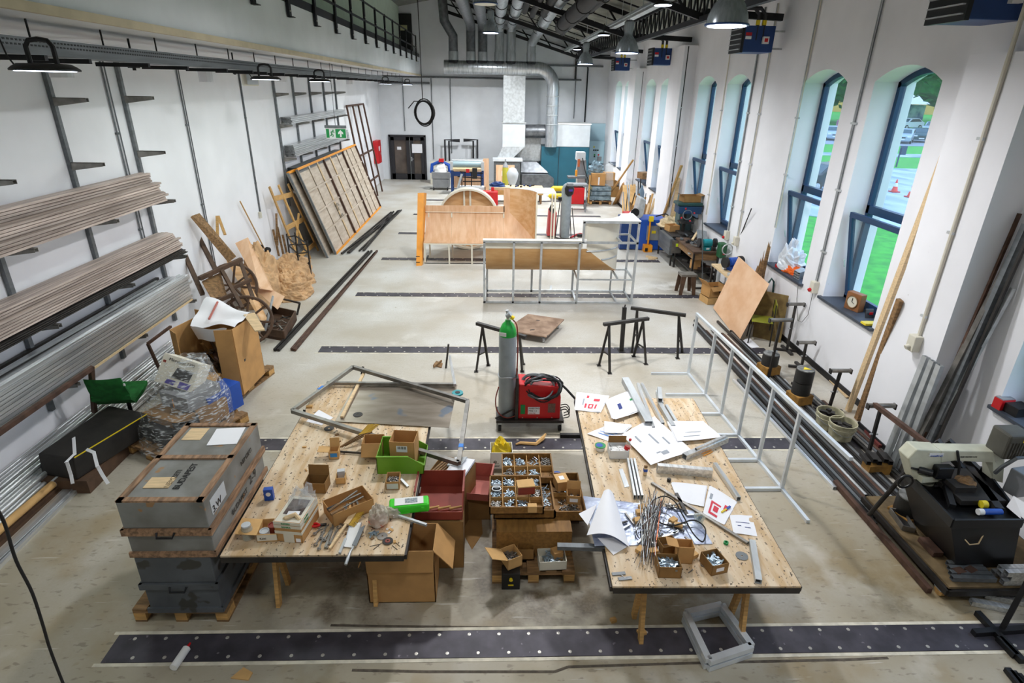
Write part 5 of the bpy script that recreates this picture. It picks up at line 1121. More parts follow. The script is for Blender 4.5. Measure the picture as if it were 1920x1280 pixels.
# small loose bits on both tables
for k in range(16):
    x,y=R.uniform(-2.1,-1.5) if k%2 else R.uniform(-1.3,-.8),R.uniform(4.7,5.8)
    if k>9: x,y=R.uniform(-1.5,-.8),R.uniform(3.8,4.05)
    one(MB().box((x,y,RT+.006),(R.uniform(.02,.06),R.uniform(.01,.03),.012),R.uniform(0,3)),'wood_chip',['wood_old','wood','cardboard_pale'][k%3],'tiny wood or card scrap lying loose on the left work table','scrap','tiny scraps on the left work table')
for k in range(22):
    q_=T(R.uniform(1150,1320),R.uniform(940,1015),RT+.02); a=R.uniform(0,3.1); d=Vector((math.cos(a),math.sin(a),0))*R.uniform(.03,.09)
    one(MB().bar(q_-d,q_+d,.016,.01),'metal_offcut',['galv','dark_steel','alu','steel'][k%4],'small metal offcut lying on the silver foil sheet','offcut','metal offcuts on the silver foil')
for k in range(12):
    q_=T(R.uniform(1150,1380),R.uniform(1035,1090),RT+.005); a=R.uniform(0,3.1); d=Vector((math.cos(a),math.sin(a),0))*R.uniform(.015,.04)
    one(MB().bar(q_-d,q_+d,.007,.006),'loose_screw','steel','single screw or nail loose on the front of the right work table','screw','loose screws on the right work table')
for k,(x,y,r_) in enumerate(((1232,975,.14),(1215,1000,.10))):
    q_=T(x,y,RT+.03); t=thing('coiled_wire',['wider thin wire coil on the foil beside the rods','smaller thin wire coil on the foil beside the rods'][k],'wire',q_); MB().tube([q_+Vector((r_*math.cos(a),r_*.8*math.sin(a),.01*math.sin(3*a))) for a in [2*pi*j/24 for j in range(24)]],.004,5,closed=True).build('wire_loop','dark_steel',t)
# ---------------------------------------------------- welder with gas cylinder
t=thing('welding_trolley','red welding machine on a trolley with a tall grey gas cylinder','welder',(.55,7.0,0))
MB().box((.52,6.98,.15),(.92,.38,.04)).build('trolley_base','dark_steel',t)
for x in(.11,.93):
    for y in(6.82,7.14):
        w_=MB().cyl((x-.02,y,.055),(x+.02,y,.055),.055,n=16).build('caster','rubber',t,smooth=True); MB().box((x,y,.11),(.05,.05,.05)).build('caster_fork','galv',w_)
MB().bar((.335,6.83,.15),(.335,6.83,.80),.04,.04).build('upright','dark_steel',t); MB().bar((.335,7.1,.15),(.335,7.1,.80),.04,.04).build('upright','dark_steel',t); MB().bar((.335,6.83,.78),(.335,7.1,.78),.03,.03).build('upright','dark_steel',t)
MB().tube([(.05,6.85,.17),(.33,6.83,.35)],.012,6).build('brace','dark_steel',t)
gcx=MB().lathe((.205,6.97,.17),[(0,0),(.105,0),(.115,.02),(.115,1.18),(.11,1.2)],28).build('cylinder_body',mat('gas_grey','#9da6aa',.45,.1,var=.12,scale=6),t,smooth=True)
MB().lathe((.205,6.97,1.37),[(.112,-.03),(.115,0),(.105,.07),(.075,.14),(.04,.175),(.035,.20),(0,.20)],28).build('green_shoulder',mat('gas_green','#1ba33a',.35,var=.05),t,smooth=True)
MB().box((.14,6.875,1.40),(.09,.004,.05),-.4).build('label_patch','white',t)
MB().cyl((.205,6.97,1.57),(.205,6.97,1.63),.022,n=12).build('valve','fitting',t); v=MB().cyl((.19,6.96,1.62),(.24,6.94,1.66),.035,n=14).build('regulator','galv',t,smooth=True); MB().cyl((.24,6.94,1.62),(.28,6.93,1.60),.028,n=12).build('gauge','yellow',t); MB().cyl((.20,6.97,1.63),(.19,6.97,1.70),.02,n=10).build('hand_wheel','galv',t)
MB().tube(CRV([(.27,6.93,1.58),(.32,6.9,1.5),(.335,6.88,1.2),(.33,6.9,.8)]),.009,8).build('red_hose','red_dark',t,smooth=True)
MB().tube(CRV([(.09,6.86,.65),(.05,6.86,.45),(.08,6.84,.28),(.2,6.83,.19),(.33,6.84,.22)]),.008,8).build('red_hose','red_dark',t,smooth=True)
MB().tube([(.205+.12*math.cos(a),6.97+.12*math.sin(a),.78+.012*math.sin(3*a)) for a in [2*pi*k/30 for k in range(30)]],.007,6,closed=True).build('chain','galv',t)
ws=MB().prism([(.36,6.84,.17),(.93,6.84,.17),(.93,6.84,.50),(.90,6.84,.66),(.36,6.84,.70)],(0,.32,0)).build('welder_body','red',t,bevel=.012)
MB().box((.42,6.835,.32),(.06,.008,.14)).build('green_bottle','signgreen',t); MB().box((.57,6.836,.30),(.16,.004,.11)).build('name_plate','paper',t)
text('MAESTRO',(.50,6.832,.325),(1,0,0),(0,0,1),.033,'black_metal',t); text('MIG 1 2',(.50,6.832,.288),(1,0,0),(0,0,1),.033,'black_metal',t); text('www.mig',(.50,6.832,.256),(1,0,0),(0,0,1),.024,'red',t)
MB().box((.81,6.836,.34),(.10,.004,.14)).build('grille',mat('grille_red','#7a5a50',.7,var=.3,scale=80),t)
for x in(.42,.62,.82): MB().cyl((x,6.838,.19),(x,6.83,.19),.008,n=8).build('screw','bolt',t)
for k in range(12):
    c0=Vector((.68+R.uniform(-.05,.05),6.88+R.uniform(-.02,.08),.66)); rx,rz_=R.uniform(.17,.25),R.uniform(.11,.2)
    MB().tube([c0+Vector((rx*math.cos(a),.05*math.sin(a*2+k)-.06*(math.sin(a)<0)*abs(math.sin(a)),rz_*math.sin(a)*(.75 if math.sin(a)>0 else 1.0))) for a in [2*pi*j/28 for j in range(28)]],R.choice([.009,.012,.014]),8,closed=True).build('coiled_cable','galv_dark' if k%2 else 'rubber',t,smooth=True)
MB().tube([(.9,6.9,.7),(1.0,6.85,.62),(1.12,6.8,.5)],.016,8).build('torch_cable','rubber',t,smooth=True)
for k in range(3): MB().tube(CRV([(.94,6.9,.35-.04*k),(1.02,6.9,.36-.04*k),(1.06,6.86,.3-.05*k),(.98,6.84,.26-.04*k)]),.007,6).build('mains_lead','rubber',t,smooth=True)
# ---------------------------------------------------- saw horses
def sawhorse(label,a,b,feet,ms='dark_steel'):
    """a,b: ends of the top beam; feet: [(foot1,foot2) near a,(foot1,foot2) near b]"""
    a=Vector(a);b=Vector(b); t=thing('sawhorse',label,'sawhorse',((a.x+b.x)/2,(a.y+b.y)/2,0)); MB().bar(a,b,.06,.05).build('top_beam',ms,t)
    for f,(f1,f2) in zip((.12,.88),feet):
        p=a.lerp(b,f)-Vector((0,0,.03))
        for q in(f1,f2):
            q=Vector((q[0],q[1],0)); l=MB().bar(p,q,.035,.03).build('leg',ms,t); MB().box(q+Vector((0,0,.005)),(.07,.07,.01)).build('foot_plate',ms,l)
        MB().bar(p.lerp(Vector((*f1,0)),.62),p.lerp(Vector((*f2,0)),.62),.02,.02).build('cross_brace',ms,t)
def hy(x,y,Y): return PY(x,y,Y)
sawhorse('black steel sawhorse half hidden behind the gas cylinder',P(894,606,.86),P(986,632,.86),[((-.26,8.61),(-.06,8.85)),((.50,8.62),(.53,8.90))])
sawhorse('dark steel sawhorse, nearer one, with a scuffed silvery top beam',P(1132,608,.82),P(1216,597,.82),[((1.82,8.86),(1.95,8.56)),((2.50,9.23),(2.64,8.91))])
sawhorse('dark steel sawhorse, farther one, right of the upright post',P(1183,577,.86),P(1286,591,.86),[((2.50,9.38),(2.66,9.65)),((3.26,9.15),(3.42,9.40))])
t=thing('upright_post','dark flat steel post standing upright behind the nearer sawhorse','post',P(1165,658)); c=P(1165,658); top=hy(1171,576,c.y); MB().bar(c,top,.07,.05).build('post_body','dark_steel',t); MB().bar(top,top+Vector((.01,0,.05)),.02,.02).build('pin','dark_steel',t); MB().box(c+Vector((0,0,.006)),(.12,.16,.012)).build('foot_plate','dark_steel',t)
t=thing('furniture_dolly','square wooden dolly with casters on the open floor','dolly',(.95,10.3,0))
q=[P(945,620,.14),P(990,590,.14),P(1058,600,.14),P(1024,633,.14)]
MB().prism(q,(0,0,.02)).build('deck_board',mat('dolly_wood','#a58a74',.7,col2='#7d6350',scale=5,det2=('#3a2f2a',7,.66)),t)
cc=(q[0]+q[1]+q[2]+q[3])/4
for p in q:
    pp_=p.lerp(cc,.22); w_=MB().cyl(Vector((pp_.x-.02,pp_.y,.05)),Vector((pp_.x+.02,pp_.y,.05)),.05,n=14).build('caster','galv',t,smooth=True); MB().box((pp_.x,pp_.y,.11),(.07,.07,.05)).build('caster_fork','galv_dark',w_)
one(MB().prism([P(812,686,.0),P(828,690,0),P(830,682,0),P(818,678,0)],(0,0,.02)).bar(P(813,688,.03),P(828,676,.06),.02,.03),'wood_fragment','wood_old','small broken wood piece on the floor beside the thin stand','wood piece')
one(MB().prism([P(1030,548),P(1034,548),P(1035,537),P(1031,537)],(0,0,.03)),'small_clip','galv','small metal clip on the floor inside the frame counter','clip')
# ---------------------------------------------------- long ladder-like aluminium frame, right
t=thing('aluminium_frame','long upright aluminium frame with six posts standing beside the right table','frame',(3.35,6.6,0))
X0=3.33; fy=[8.52,7.80,7.22,6.66,6.08,5.50]; ZT=1.07
tp0=Vector((3.25,8.52,ZT)); 
def fx(y): return 3.25+(8.52-y)*.058
MB().bar((fx(8.55),8.55,.02),(fx(4.93),4.93,.02),.04,.04).build('bottom_rail','alu_bright',t)
MB().bar((fx(8.55),8.55,ZT),(fx(4.6),4.6,ZT),.04,.04).build('top_rail','alu_bright',t)
for k,y in enumerate(fy):
    MB().bar((fx(y),y,.04),(fx(y),y,ZT),.04,.035).build('post','alu_bright',t)
    MB().bar((fx(y),y,.02),(fx(y)-.62,y,.02),.04,.04).build('floor_arm','alu_bright',t)
# ---------------------------------------------------- frame counter (seen from its back)
mat('ply_side','#c99e69',.6,col2='#bd8f58',scale=2.5,stretch=(1,1,4))
t=thing('frame_counter','unfinished counter on a galvanised steel frame, plywood curve facing away','counter',(1.45,12.3,0))
Y0,Y1=11.96,12.74
def gb(a,b_,w=.045,nm='frame_bar'): return MB().bar(a,b_,w,w).build(nm,'galv',t)
xs=[-.17,.45,1.03,1.84]
for x in xs: gb((x,Y0,0),(x,Y0,1.36))
for x in(-.12,.9,1.84): gb((x,Y1,0),(x,Y1,.62)); 
for x in(-.15,1.84): gb((x,Y0,.03),(x,Y1,.03)); gb((x,Y0,.55),(x,Y1,.55),.035)
gb((-.19,Y0,.03),(1.84,Y0,.03)); gb((-.15,Y1,.03),(3.05,Y1,.03)); gb((-.19,Y0,1.36),(3.07,Y0,1.36)); gb((1.84,Y0,.03),(3.05,Y0,.03),.03)
gb((1.9,Y0,1.36),(1.9,Y0,1.80)); gb((3.05,Y0,0),(3.05,Y0,1.80)); gb((3.05,Y1,0),(3.05,Y1,1.80)); gb((2.72,Y1,0),(2.72,Y1,1.36),.035)
gb((1.88,Y0,1.79),(3.07,Y0,1.79)); gb((3.05,Y0,1.79),(3.05,Y1,1.79)); gb((3.05,Y0,.55),(3.05,Y1,.55),.035); gb((2.72,Y0+.1,.55),(2.72,Y1,.55),.035); gb((1.84,Y0,.55),(3.05,Y0,.55),.03)
gb((2.72,Y1,1.36),(3.05,Y1,1.36),.035); gb((3.05,Y0,1.36),(3.05,Y1,1.36),.035); gb((2.72,Y0,1.36),(2.72,Y1,1.36),.035); gb((2.72,Y0,.03),(2.72,Y1,.03),.035); gb((3.05,Y0,.03),(3.05,Y1,.03),.035); gb((2.72,Y1,.55),(3.05,Y1,.55),.03)
def zb2(y): 
    k=max(0,min(1,(12.72-y)/.66)); return 1.20-.62*math.sqrt(max(0,1-k*k))
def bench2(u,v):
    a=v*pi/2; y=12.72-.66*math.cos(a); z=1.20-.62*math.sin(a); xr=2.0+.8*math.sqrt(max(0,1-((12.72-y)/.66)**2)); x=-.14+(xr+.14)*u; return (x,y,z)
MB().grid(bench2,14,14,th=.012).build('curved_plywood','ply_side',t,smooth=True)
MB().box((.88,12.05,1.28),(2.06,.012,.17)).build('upright_strip','ply_white',t)
MB().box((1.45,12.0,1.387),(3.2,.10,.012)).build('top_edge','galv_dark',t) if 0 else MB().box((.85,12.02,1.39),(2.1,.16,.012)).build('top_edge','ply_white',t)
def wall2(u,v):
    a=u*pi/2; y=12.72-.66*math.cos(a); x=2.0+.8*math.sin(a); z0=zb2(y); return (x,y,z0+(1.79-z0)*v)
MB().grid(wall2,16,10).build('curved_wall','ply_white',t,smooth=True)
for z in(1.15,.95):
    MB().tube([(2.0+.78*math.sin(a),12.70-.66*math.cos(a),z-.0) for a in [pi/2*k/10*(1 if z>1 else .99) for k in range(3 if z<1 else 0,11)]],.016,6).build('curved_strap','galv',t)
MB().box((1.95,12.03,1.60),(.10,.012,.36)).build('corner_strip','ply_white',t)
arc=[(2.0+.8*math.sin(pi/2*k/10),12.72-.66*math.cos(pi/2*k/10),1.815) for k in range(11)]
MB().prism([(1.88,11.93,1.815),(3.08,11.93,1.815),(3.08,12.76,1.815)]+arc[::-1]+[(1.88,12.05,1.815)],(0,0,.015)).build('white_top','white',t)
for x in(2.18,2.45): MB().tube([(x,12.74-.66*math.cos(a),1.19-.62*math.sin(a)) for a in [.75+.1*k for k in range(8)]],.014,6).build('curved_strap','galv',t)
for x in(-.05,): pass
# ---------------------------------------------------- plywood counter (front towards us)
t=thing('curved_plywood_counter','plywood counter with a concave seat-like curve and a tall curved corner','counter',(-.2,15.4,0))
YA,YB=15.0,15.75
def bench(u,v):
    a=v*pi/2; y=YA+.75*math.sin(a); z=1.22-.67*math.cos(a); xr=.46+.68*math.sqrt(max(0,1-((y-YA)/.75)**2)); x=-1.80+(xr+1.80)*u; return (x,y,z)
MB().grid(bench,20,18,th=-.015).build('curved_seat','ply_pink',t,smooth=True)
for xx in(-1.1,-.46,.3): 
    MB().tube([(xx,YA+.75*math.sin(a)-.001,1.22-.67*math.cos(a)+.016) for a in [pi/2*k/12 for k in range(13)]],.0015,4).build('panel_seam','wood_old',t)
MB().box((-.74,YB+.01,1.31),(2.12,.02,.17)).build('back_panel','ply_pink',t); MB().box((-.74,YB-.01,1.225),(2.12,.02,.012)).build('white_edge','ply_white',t)
MB().box((.38,YB+.01,1.55),(.17,.02,.64)).build('tower_return','ply_pink',t)
def wall1(u,v):
    a=u*pi/2; y=YA+.75*math.cos(a); x=.46+.68*math.sin(a); z0=1.22-.67*math.sqrt(max(0,1-((y-YA)/.75)**2)); return (x,y,z0+(1.86-z0)*v)
MB().grid(wall1,20,10).build('curved_wall','ply',t,smooth=True)
arc=[(.46+.68*math.sin(pi/2*k/12),YA+.75*math.cos(pi/2*k/12),1.862) for k in range(13)]
MB().prism([(.28,YB+.04,1.862),(.46,YB+.04,1.862)]+arc+[(1.62,YA,1.862),(1.62,YB+.04,1.862)],(0,0,.014)).build('white_top','white',t)
MB().box((1.13,YA-.005,1.0),(.03,.02,1.72)).build('white_edge','ply_white',t)
for x in(-1.78,-1.14,-.54,.3,1.13,1.60): MB().bar((x,YA+.02,0),(x,YA+.02,.55 if x<1 else 1.86),.04,.04).build('leg','ply_white',t)
for x in(-1.72,-1.10,.3,1.60): MB().bar((x,YB,0),(x,YB,1.2 if x<1 else 1.86),.04,.04).build('leg','ply_white',t)
MB().bar((-1.8,YA+.01,.535),(1.12,YA+.01,.535),.03,.03).build('front_rail','ply_white',t); MB().bar((-1.78,YA,.02),(-1.78,YB,.02),.03,.03).build('floor_rail','dark_steel',t); MB().bar((-1.78,YA+.02,.012),(.3,YA+.02,.012),.02,.02).build('floor_rail','dark_steel',t)
a,b_=P(784,499),Vector((-2.02,15.5,1.62))
t=thing('orange_board','bright orange painted board leaning at the left end of the plywood counter','board',(-1.93,14.85,0))
MB().prism([(-1.99,14.78,0),(-1.86,14.82,0),(-1.84,15.9,1.70),(-2.0,15.86,1.70)],(0,.03,-.01)).build('board_face','orange',t); MB().prism([(-1.86,14.82,0),(-1.84,14.94,0),(-1.80,16.1,1.66),(-1.84,15.9,1.70)],(.012,0,0)).build('board_edge',mat('orange_dark','#d98a2c',.5,col2='#e2a04a',scale=4),t)
MB().box((-1.94,14.79,.10),(.10,.01,.015)).build('black_mark','black_metal',t); MB().box((-1.94,14.80,.25),(.10,.01,.015)).build('black_mark','black_metal',t)
# plywood drum behind
c=Vector((-.68,16.55,.87)); t=thing('plywood_drum','round plywood drum standing on edge behind the plywood counter','drum',(c.x,c.y,0))
rg=MB(); 
def ring(r0,r1,y0,y1):
    N=40; vs=[];fs=[]
    for k in range(N):
        a=2*pi*k/N
        for r,y in((r1,y0),(r1,y1),(r0,y1),(r0,y0)): vs.append(c+Vector((r*math.cos(a),y,r*math.sin(a))))
    for k in range(N):
        l=(k+1)%N
        for j in range(4): fs.append((k*4+j,k*4+(j+1)%4,l*4+(j+1)%4,l*4+j))
    return vs,fs
rg.add(*ring(.81,.86,-.06,.30)); rg.build('rim','ply_white',t,smooth=True)
MB().lathe(c+Vector((0,.12,0)),[(0,0),(.81,0),(.81,.012),(0,.012)],40,(0,1,0)).build('disc_panel','ply',t)
for dx in(-.12,.05): MB().bar(c+Vector((dx,.08,-.78)),c+Vector((dx,.08,.78)),.05,.05).build('rib','ply_white',t)
# ============================================================ RIGHT SIDE
def vecs(*a): return [Vector(x) for x in a]
# conduits and sockets on the right wall
def rconduit(px,py,X,z0,z1,lab,r=.012,ms='fitting',n=1,box=None):
    p=PX(px,py,X-.02); t=thing('wall_conduit',lab,'conduit',(X-.02,p.y,z0))
    for k in range(n): MB().tube([(X-.02,p.y+.05*k,z0),(X-.02,p.y+.05*k,z1)],r,8).build('pipe',ms if k==0 else 'galv',t,smooth=True)
    for z in(1.9,2.9,3.9):
        if z0<z<z1: MB().box((X-.02,p.y+.02,z),(.03,.04+.05*n,.03)).build('clip','galv',t)
    if box:
        t2=thing('power_socket',box,'socket',(X-.06,p.y,z0-.1)); MB().box((X-.05,p.y,z0-.06),(.10,.13,.2)).build('socket_box','fitting',t2,bevel=.01); MB().cyl((X-.10,p.y,z0-.1),(X-.14,p.y,z0-.12),.03,n=12).build('plug','red' if 'red' in box else 'fitting',t2)
    return t
rconduit(1797,400,5.16,1.62,5.3,'thick beige conduit running down the near wall pier to a socket box',r=.022,box='beige socket box on the near wall pier')
rconduit(1655,10,XR,1.35,5.9,'pair of dark conduits on the right wall between the two nearest windows',r=.010,ms='galv_dark',n=2,box='grey socket with red plug below the dark conduits between the nearest windows')
rconduit(1500,200,XR,1.9,5.9,'pale conduit on the right wall beside the second window',n=2)
rconduit(1430,180,XR,1.3,5.9,'pair of pale conduits right of the olive-topped drill press bay',n=2,box='grey socket on the wall above the blue grinder')
rconduit(1405,200,XR,1.3,5.9,'grey conduit pair descending behind the workbench',n=2,ms='galv_dark',box='grey socket with red plug above the workbench')
rconduit(1372,80,XR,1.4,5.9,'thin pale conduit between the third and fourth window',n=1)
rconduit(1285,140,5.16,1.2,5.4,'dark conduit along the edge of the second wall pier',r=.014,ms='black_metal')
rconduit(1262,200,XR,1.1,5.2,'thin conduit beside the fifth window',n=2,ms='galv_dark')
rconduit(1200,200,5.16,1.1,4.9,'thin conduit on the third wall pier',n=1,ms='galv_dark')
# far wall services
def fcond(px,z0,z1,lab,r=.02,ms='galv_dark'):
    x=PY(px,200,YF-.03).x; t=thing('wall_conduit',lab,'conduit',(x,YF-.04,z0)); MB().tube([(x,YF-.04,z0),(x,YF-.04,z1)],r,8).build('pipe',ms,t,smooth=True)
fcond(757,2.3,4.7,'thin conduit above the far double door'); fcond(810,1.0,4.7,'conduit on the far wall just right of the double door'); fcond(845,1.3,4.7,'grey conduit on the far wall left of the large duct'); fcond(1077,3.0,5.8,'conduit on the far wall right of the round duct'); fcond(1142,1.6,4.7,'conduit near the right end of the far wall')
t=thing('pipe_run','dark horizontal pipe run along the far wall under the ducts','pipe',(0,YF-.1,4.7))
MB().tube([(-5.2,YF-.1,4.72),(4.2,YF-.1,4.72)],.04,8).build('pipe','galv_dark',t); MB().tube([(-3.0,YF-.1,4.45),(-5.2,YF-.1,4.45)],.05,8).build('pipe','galv_dark',t); MB().tube([(3.9,YF-.1,4.72),(3.9,YF-.1,5.85)],.04,8).build('pipe','dark_steel',t); MB().tube([(2.2,YF-.1,5.32),(5.2,YF-.1,5.32)],.04,8).build('pipe','galv_dark',t)
t=thing('downpipe','black vertical pipe on the far wall above the white cabinet','pipe',(4.65,YF-.15,3)); MB().tube([(PY(1098,200,YF-.15).x,YF-.15,2.7),(PY(1098,200,YF-.15).x,YF-.15,5.2),(PY(1098,200,YF-.15).x,YF-.02,5.3)],.035,8).build('pipe','black_metal',t)
for i,(x0,x1) in enumerate(((834,862),(895,869))):
    pa=PY(x0,262,29.9); pb=PY(x1,262,29.9); t=thing('heating_pipes','black elbowed pipe pair standing at the far wall, %s one'%('left' if i==0 else 'right'),'pipe',(pa.x,29.9,0))
    for dx in(0,.2): MB().tube([(pa.x-dx*(1 if i else -1),29.9,0),(pa.x-dx*(1 if i else -1),29.9,pa.z-dx*.3),(pb.x,29.9,pa.z-dx*.3)],.045,8).build('pipe','blackpipe',t)
# ---------------------------------------------------- ventilation plant on the far wall
mat('duct','#b9bec2',.32,.75,var=.2,scale=3,stretch=(6,1,1)); mat('duct_dark','#6c6f73',.4,.6,var=.25,scale=6)
DY=28.6
t=thing('exhaust_duct','large horizontal round galvanised duct high on the far wall with a down elbow','duct',(0,DY,4.9))
xa=PY(833,126,DY).x; zc=(PY(833,112,DY).z+PY(833,138,DY).z)/2; rr_=(PY(833,112,DY).z-PY(833,138,DY).z)/2
xe=PY(1036,200,DY).x
pts=[(xa,DY,zc),(xe-.75,DY,zc)]+[(xe-.75+.75*math.sin(a),DY,zc-.75+.75*math.cos(a)) for a in [pi/2*k/6 for k in range(1,7)]]+[(xe,DY,PY(1036,275,DY).z)]
MB().tube(pts,rr_,20).build('duct_body','duct',t,smooth=True)
for k in range(18): 
    x=xa+.2+(xe-1.0-xa)*k/18; MB().tube([(x,DY+rr_*1.03*math.cos(a),zc+rr_*1.03*math.sin(a)) for a in [2*pi*j/20 for j in range(20)]],.012,5,closed=True).build('seam_ring','duct',t)
for z in(4.0,3.6,3.2,2.8): MB().tube([(xe+rr_*1.04*math.cos(a),DY+rr_*1.04*math.sin(a),z) for a in [2*pi*j/20 for j in range(20)]],.02,5,closed=True).build('flange_ring','galv',t)
for i,px in enumerate((850,883,905,936,958,996)):
    x=PY(px,100,DY-.1).x; r=.20; zb=zc+rr_*.6
    t=thing('branch_duct','round branch duct rising from the horizontal duct, number %d from the left'%(i+1) if 0 else ['leftmost branch duct with a kink, rising from the big horizontal duct','second branch duct from the railing, straight','third branch duct, partly behind a lamp','fourth branch duct, right of the small lit lamp','fifth branch duct, next to the kinked right one','rightmost branch duct, bending up along the roof'][i],'duct',(x,DY-.1,zb))
    if i==0: pts=[(x,DY-.1,zb),(x,DY-.1,6.35),(x-.35,DY-.3,6.9),(x-.42,DY-.3,7.9)]
    elif i==5: pts=[(x,DY-.1,zb),(x,DY-.1,6.1),(x+.2,DY-.8,6.45),(x+.1,20,6.5),(x+.1,10,6.5)]
    else: pts=[(x,DY-.1,zb),(x,DY-.1,6.6+.0*i),(x,DY-.7,6.8),(x,10,6.8)]
    q=[Vector(p) for p in pts]; MB().tube(q,r,16).build('duct_body','duct_dark' if i in(0,1,2) else 'duct',t,smooth=True)
    MB().cyl((x,DY-.1,zb+.1),(x,DY-.1,zb+.45),r+.015,n=16).build('collar','duct',t,smooth=True); MB().cyl((x,DY-.1,zb+.0),(x,DY-.1,zb+.1),r+.02,n=16).build('rubber_sleeve','blackpipe',t)
    for yy in range(6):
        if i in(3,4,5): 
            yq=26-2.4*yy; zq=6.5 if i==5 else 6.8; xq=x+.1 if i==5 else x
            MB().tube([(xq+(r+.01)*math.cos(a),yq,zq+(r+.01)*math.sin(a)) for a in [2*pi*j/16 for j in range(16)]],.012,5,closed=True).build('seam_ring','blackpipe',t)
t=thing('duct_bracket','grey steel bracket bar across the branch ducts','bracket',(.8,DY-.4,6.2)); MB().bar(PY(930,50,DY-.6),PY(1003,51,DY-.6),.10,.18).build('bracket_bar','galv_dark',t)
# rectangular duct and hood
t=thing('rectangular_duct','flat galvanised rectangular duct with a slanted hood in front of the far wall','duct',(1,28.9,1.2))
l,r_=PY(944,140,28.9),PY(985,140,28.9); l2,r2_=PY(943,229,28.9),PY(984,229,28.9); l3=PY(943,275,28.9)
MB().box(((l.x+r_.x)/2,28.9,(l.z+l2.z)/2-.0),(r_.x-l.x,.5,l.z-l2.z)).build('upper_duct','galv',t); MB().box(((l2.x+r2_.x)/2,28.88,(l2.z+l3.z)/2),(r2_.x-l2.x+.03,.54,l2.z-l3.z)).build('lower_duct','grey_light',t); MB().box(((l2.x+r2_.x)/2,28.86,l2.z),(r2_.x-l2.x+.12,.6,.05)).build('flange','galv',t)
a,b_=PY(943,275,28.6),PY(984,275,28.6); c,d=PY(932,296,28.6),PY(962,296,28.6)
MB().prism([a,b_,d,c],(0,.5,0)).build('slanted_hood','galv',t)
# duct link, teal cabinet, white cabinet, control panel
t=thing('air_handling_unit','teal air handling cabinet with a white box on top at the far wall','machine',(3.4,29.3,0))
q0,q1=PY(1016,275,28.7),PY(1105,275,28.7)
MB().box(((q0.x+q1.x)/2,29.4,q0.z/2),(q1.x-q0.x,1.4,q0.z)).build('teal_cabinet','teal',t); MB().box(((q0.x+q1.x)/2-.3,28.69,q0.z/2),(.02,.02,q0.z)).build('door_seam','blackpipe',t)
w0,w1=PY(1046,232,28.7),PY(1108,232,28.7); MB().box(((w0.x+w1.x)/2,29.3,(w0.z+q0.z)/2),(w1.x-w0.x,1.2,w0.z-q0.z-.02)).build('white_cabinet','grey_light',t,bevel=.02); MB().box(((w0.x+w1.x)/2,29.3,w0.z),(w1.x-w0.x+.08,1.26,.05)).build('top_plate','white',t)
MB().cyl(PY(985,246,29.0),PY(1022,246,29.0),.30,n=20).build('link_duct','duct_dark',t,smooth=True)
t=thing('floor_duct','low shiny sheet metal duct transition on the floor beside the teal cabinet','duct',(2.1,28.6,0))
q=[P(975,345),P(1040,345)]; a=PY(975,312,28.0);
MB().prism([(1.35,28.2,0),(2.9,28.2,0),(2.9,28.2,.42),(2.6,28.2,.62),(1.35,28.2,.62)],(0,1,0)).build('lower_body','duct_dark',t,bevel=.03); MB().prism([(1.35,28.4,.66),(2.65,28.4,.66),(2.1,28.7,1.1),(1.35,28.7,1.1)],(0,.4,.0)).build('upper_slope','duct_dark',t)
MB().box((1.75,29.3,1.7),(1.1,.1,1.2)).build('back_plate','galv',t)
cp=PY(1118,285,YF-.2); t=thing('control_panel','pale blue electrical control panel on the far wall right of the teal cabinet','panel',cp)
MB().box(cp,(.75,.25,1.05)).build('panel_body',mat('panel_blue','#a9c8d4',.4,var=0),t,bevel=.01)
for dx,dz,m_ in((-.15,.25,'yellow_sign'),(-.15,.1,'black_metal'),(-.05,.1,'black_metal'),(.05,.1,'black_metal'),(-.1,-.12,'signgreen'),(.1,-.12,'red'),(-.1,-.2,'black_metal')): MB().box(cp+Vector((dx,-.13,dz)),(.07,.02,.07)).build('button',m_,t)
MB().box(cp+Vector((.15,-.13,-.3)),(.22,.02,.2)).build('vent_grille','grey_paint',t); MB().box(cp+Vector((0,-.1,-.62)),(.6,.2,.08)).build('cable_box','galv_dark',t)
one(MB().box((cp.x-.0,YF-.04,1.6),(1.1,.03,2.4)),'backing_board','panel_blue','pale blue backing board behind the control panel','board')
# ---------------------------------------------------- machines in the far bay
def box_on(t,nm,x0,y0,x1,py_top,Y,depth,z0,ms,**k):
    a=PY(x0,py_top,Y); b_=PY(x1,py_top,Y); return MB().box(((a.x+b_.x)/2,Y+depth/2,(z0+a.z)/2),(b_.x-a.x,depth,a.z-z0)).build(nm,ms,t,**k)
t=thing('parts_washer','grey wheeled bin with a blue hose and white bag on top, near the far door','machine',(-2.4,27.3,0))
box_on(t,'lower_tub',811,0,842,336,27.0,.7,.12,'grey_paint'); box_on(t,'upper_tub',809,0,843,323,27.0,.75,PY(811,336,27).z+.02,'grey_paint'); a=PY(826,316,27.2)
for x in(812,838): MB().cyl((PY(x,348,27.0).x,27.0,.07),(PY(x,348,27.0).x+.05,27.0,.07),.07,n=12).build('caster','rubber',t)
b=MB(); crumple(b,(a.x,27.3,a.z-.15),.28,.25,.35,5,14,10); b.build('white_bag','white',t,smooth=True)
MB().tube([(a.x-.42,27.3,a.z-.2),(a.x-.38,27.3,a.z+.15),(a.x,27.3,a.z+.3),(a.x+.36,27.3,a.z+.15),(a.x+.42,27.3,a.z-.2)],.08,8).build('blue_hose','blue',t,smooth=True); MB().box((a.x+.05,27.2,a.z+.36),(.22,.16,.14)).build('red_part','red',t)
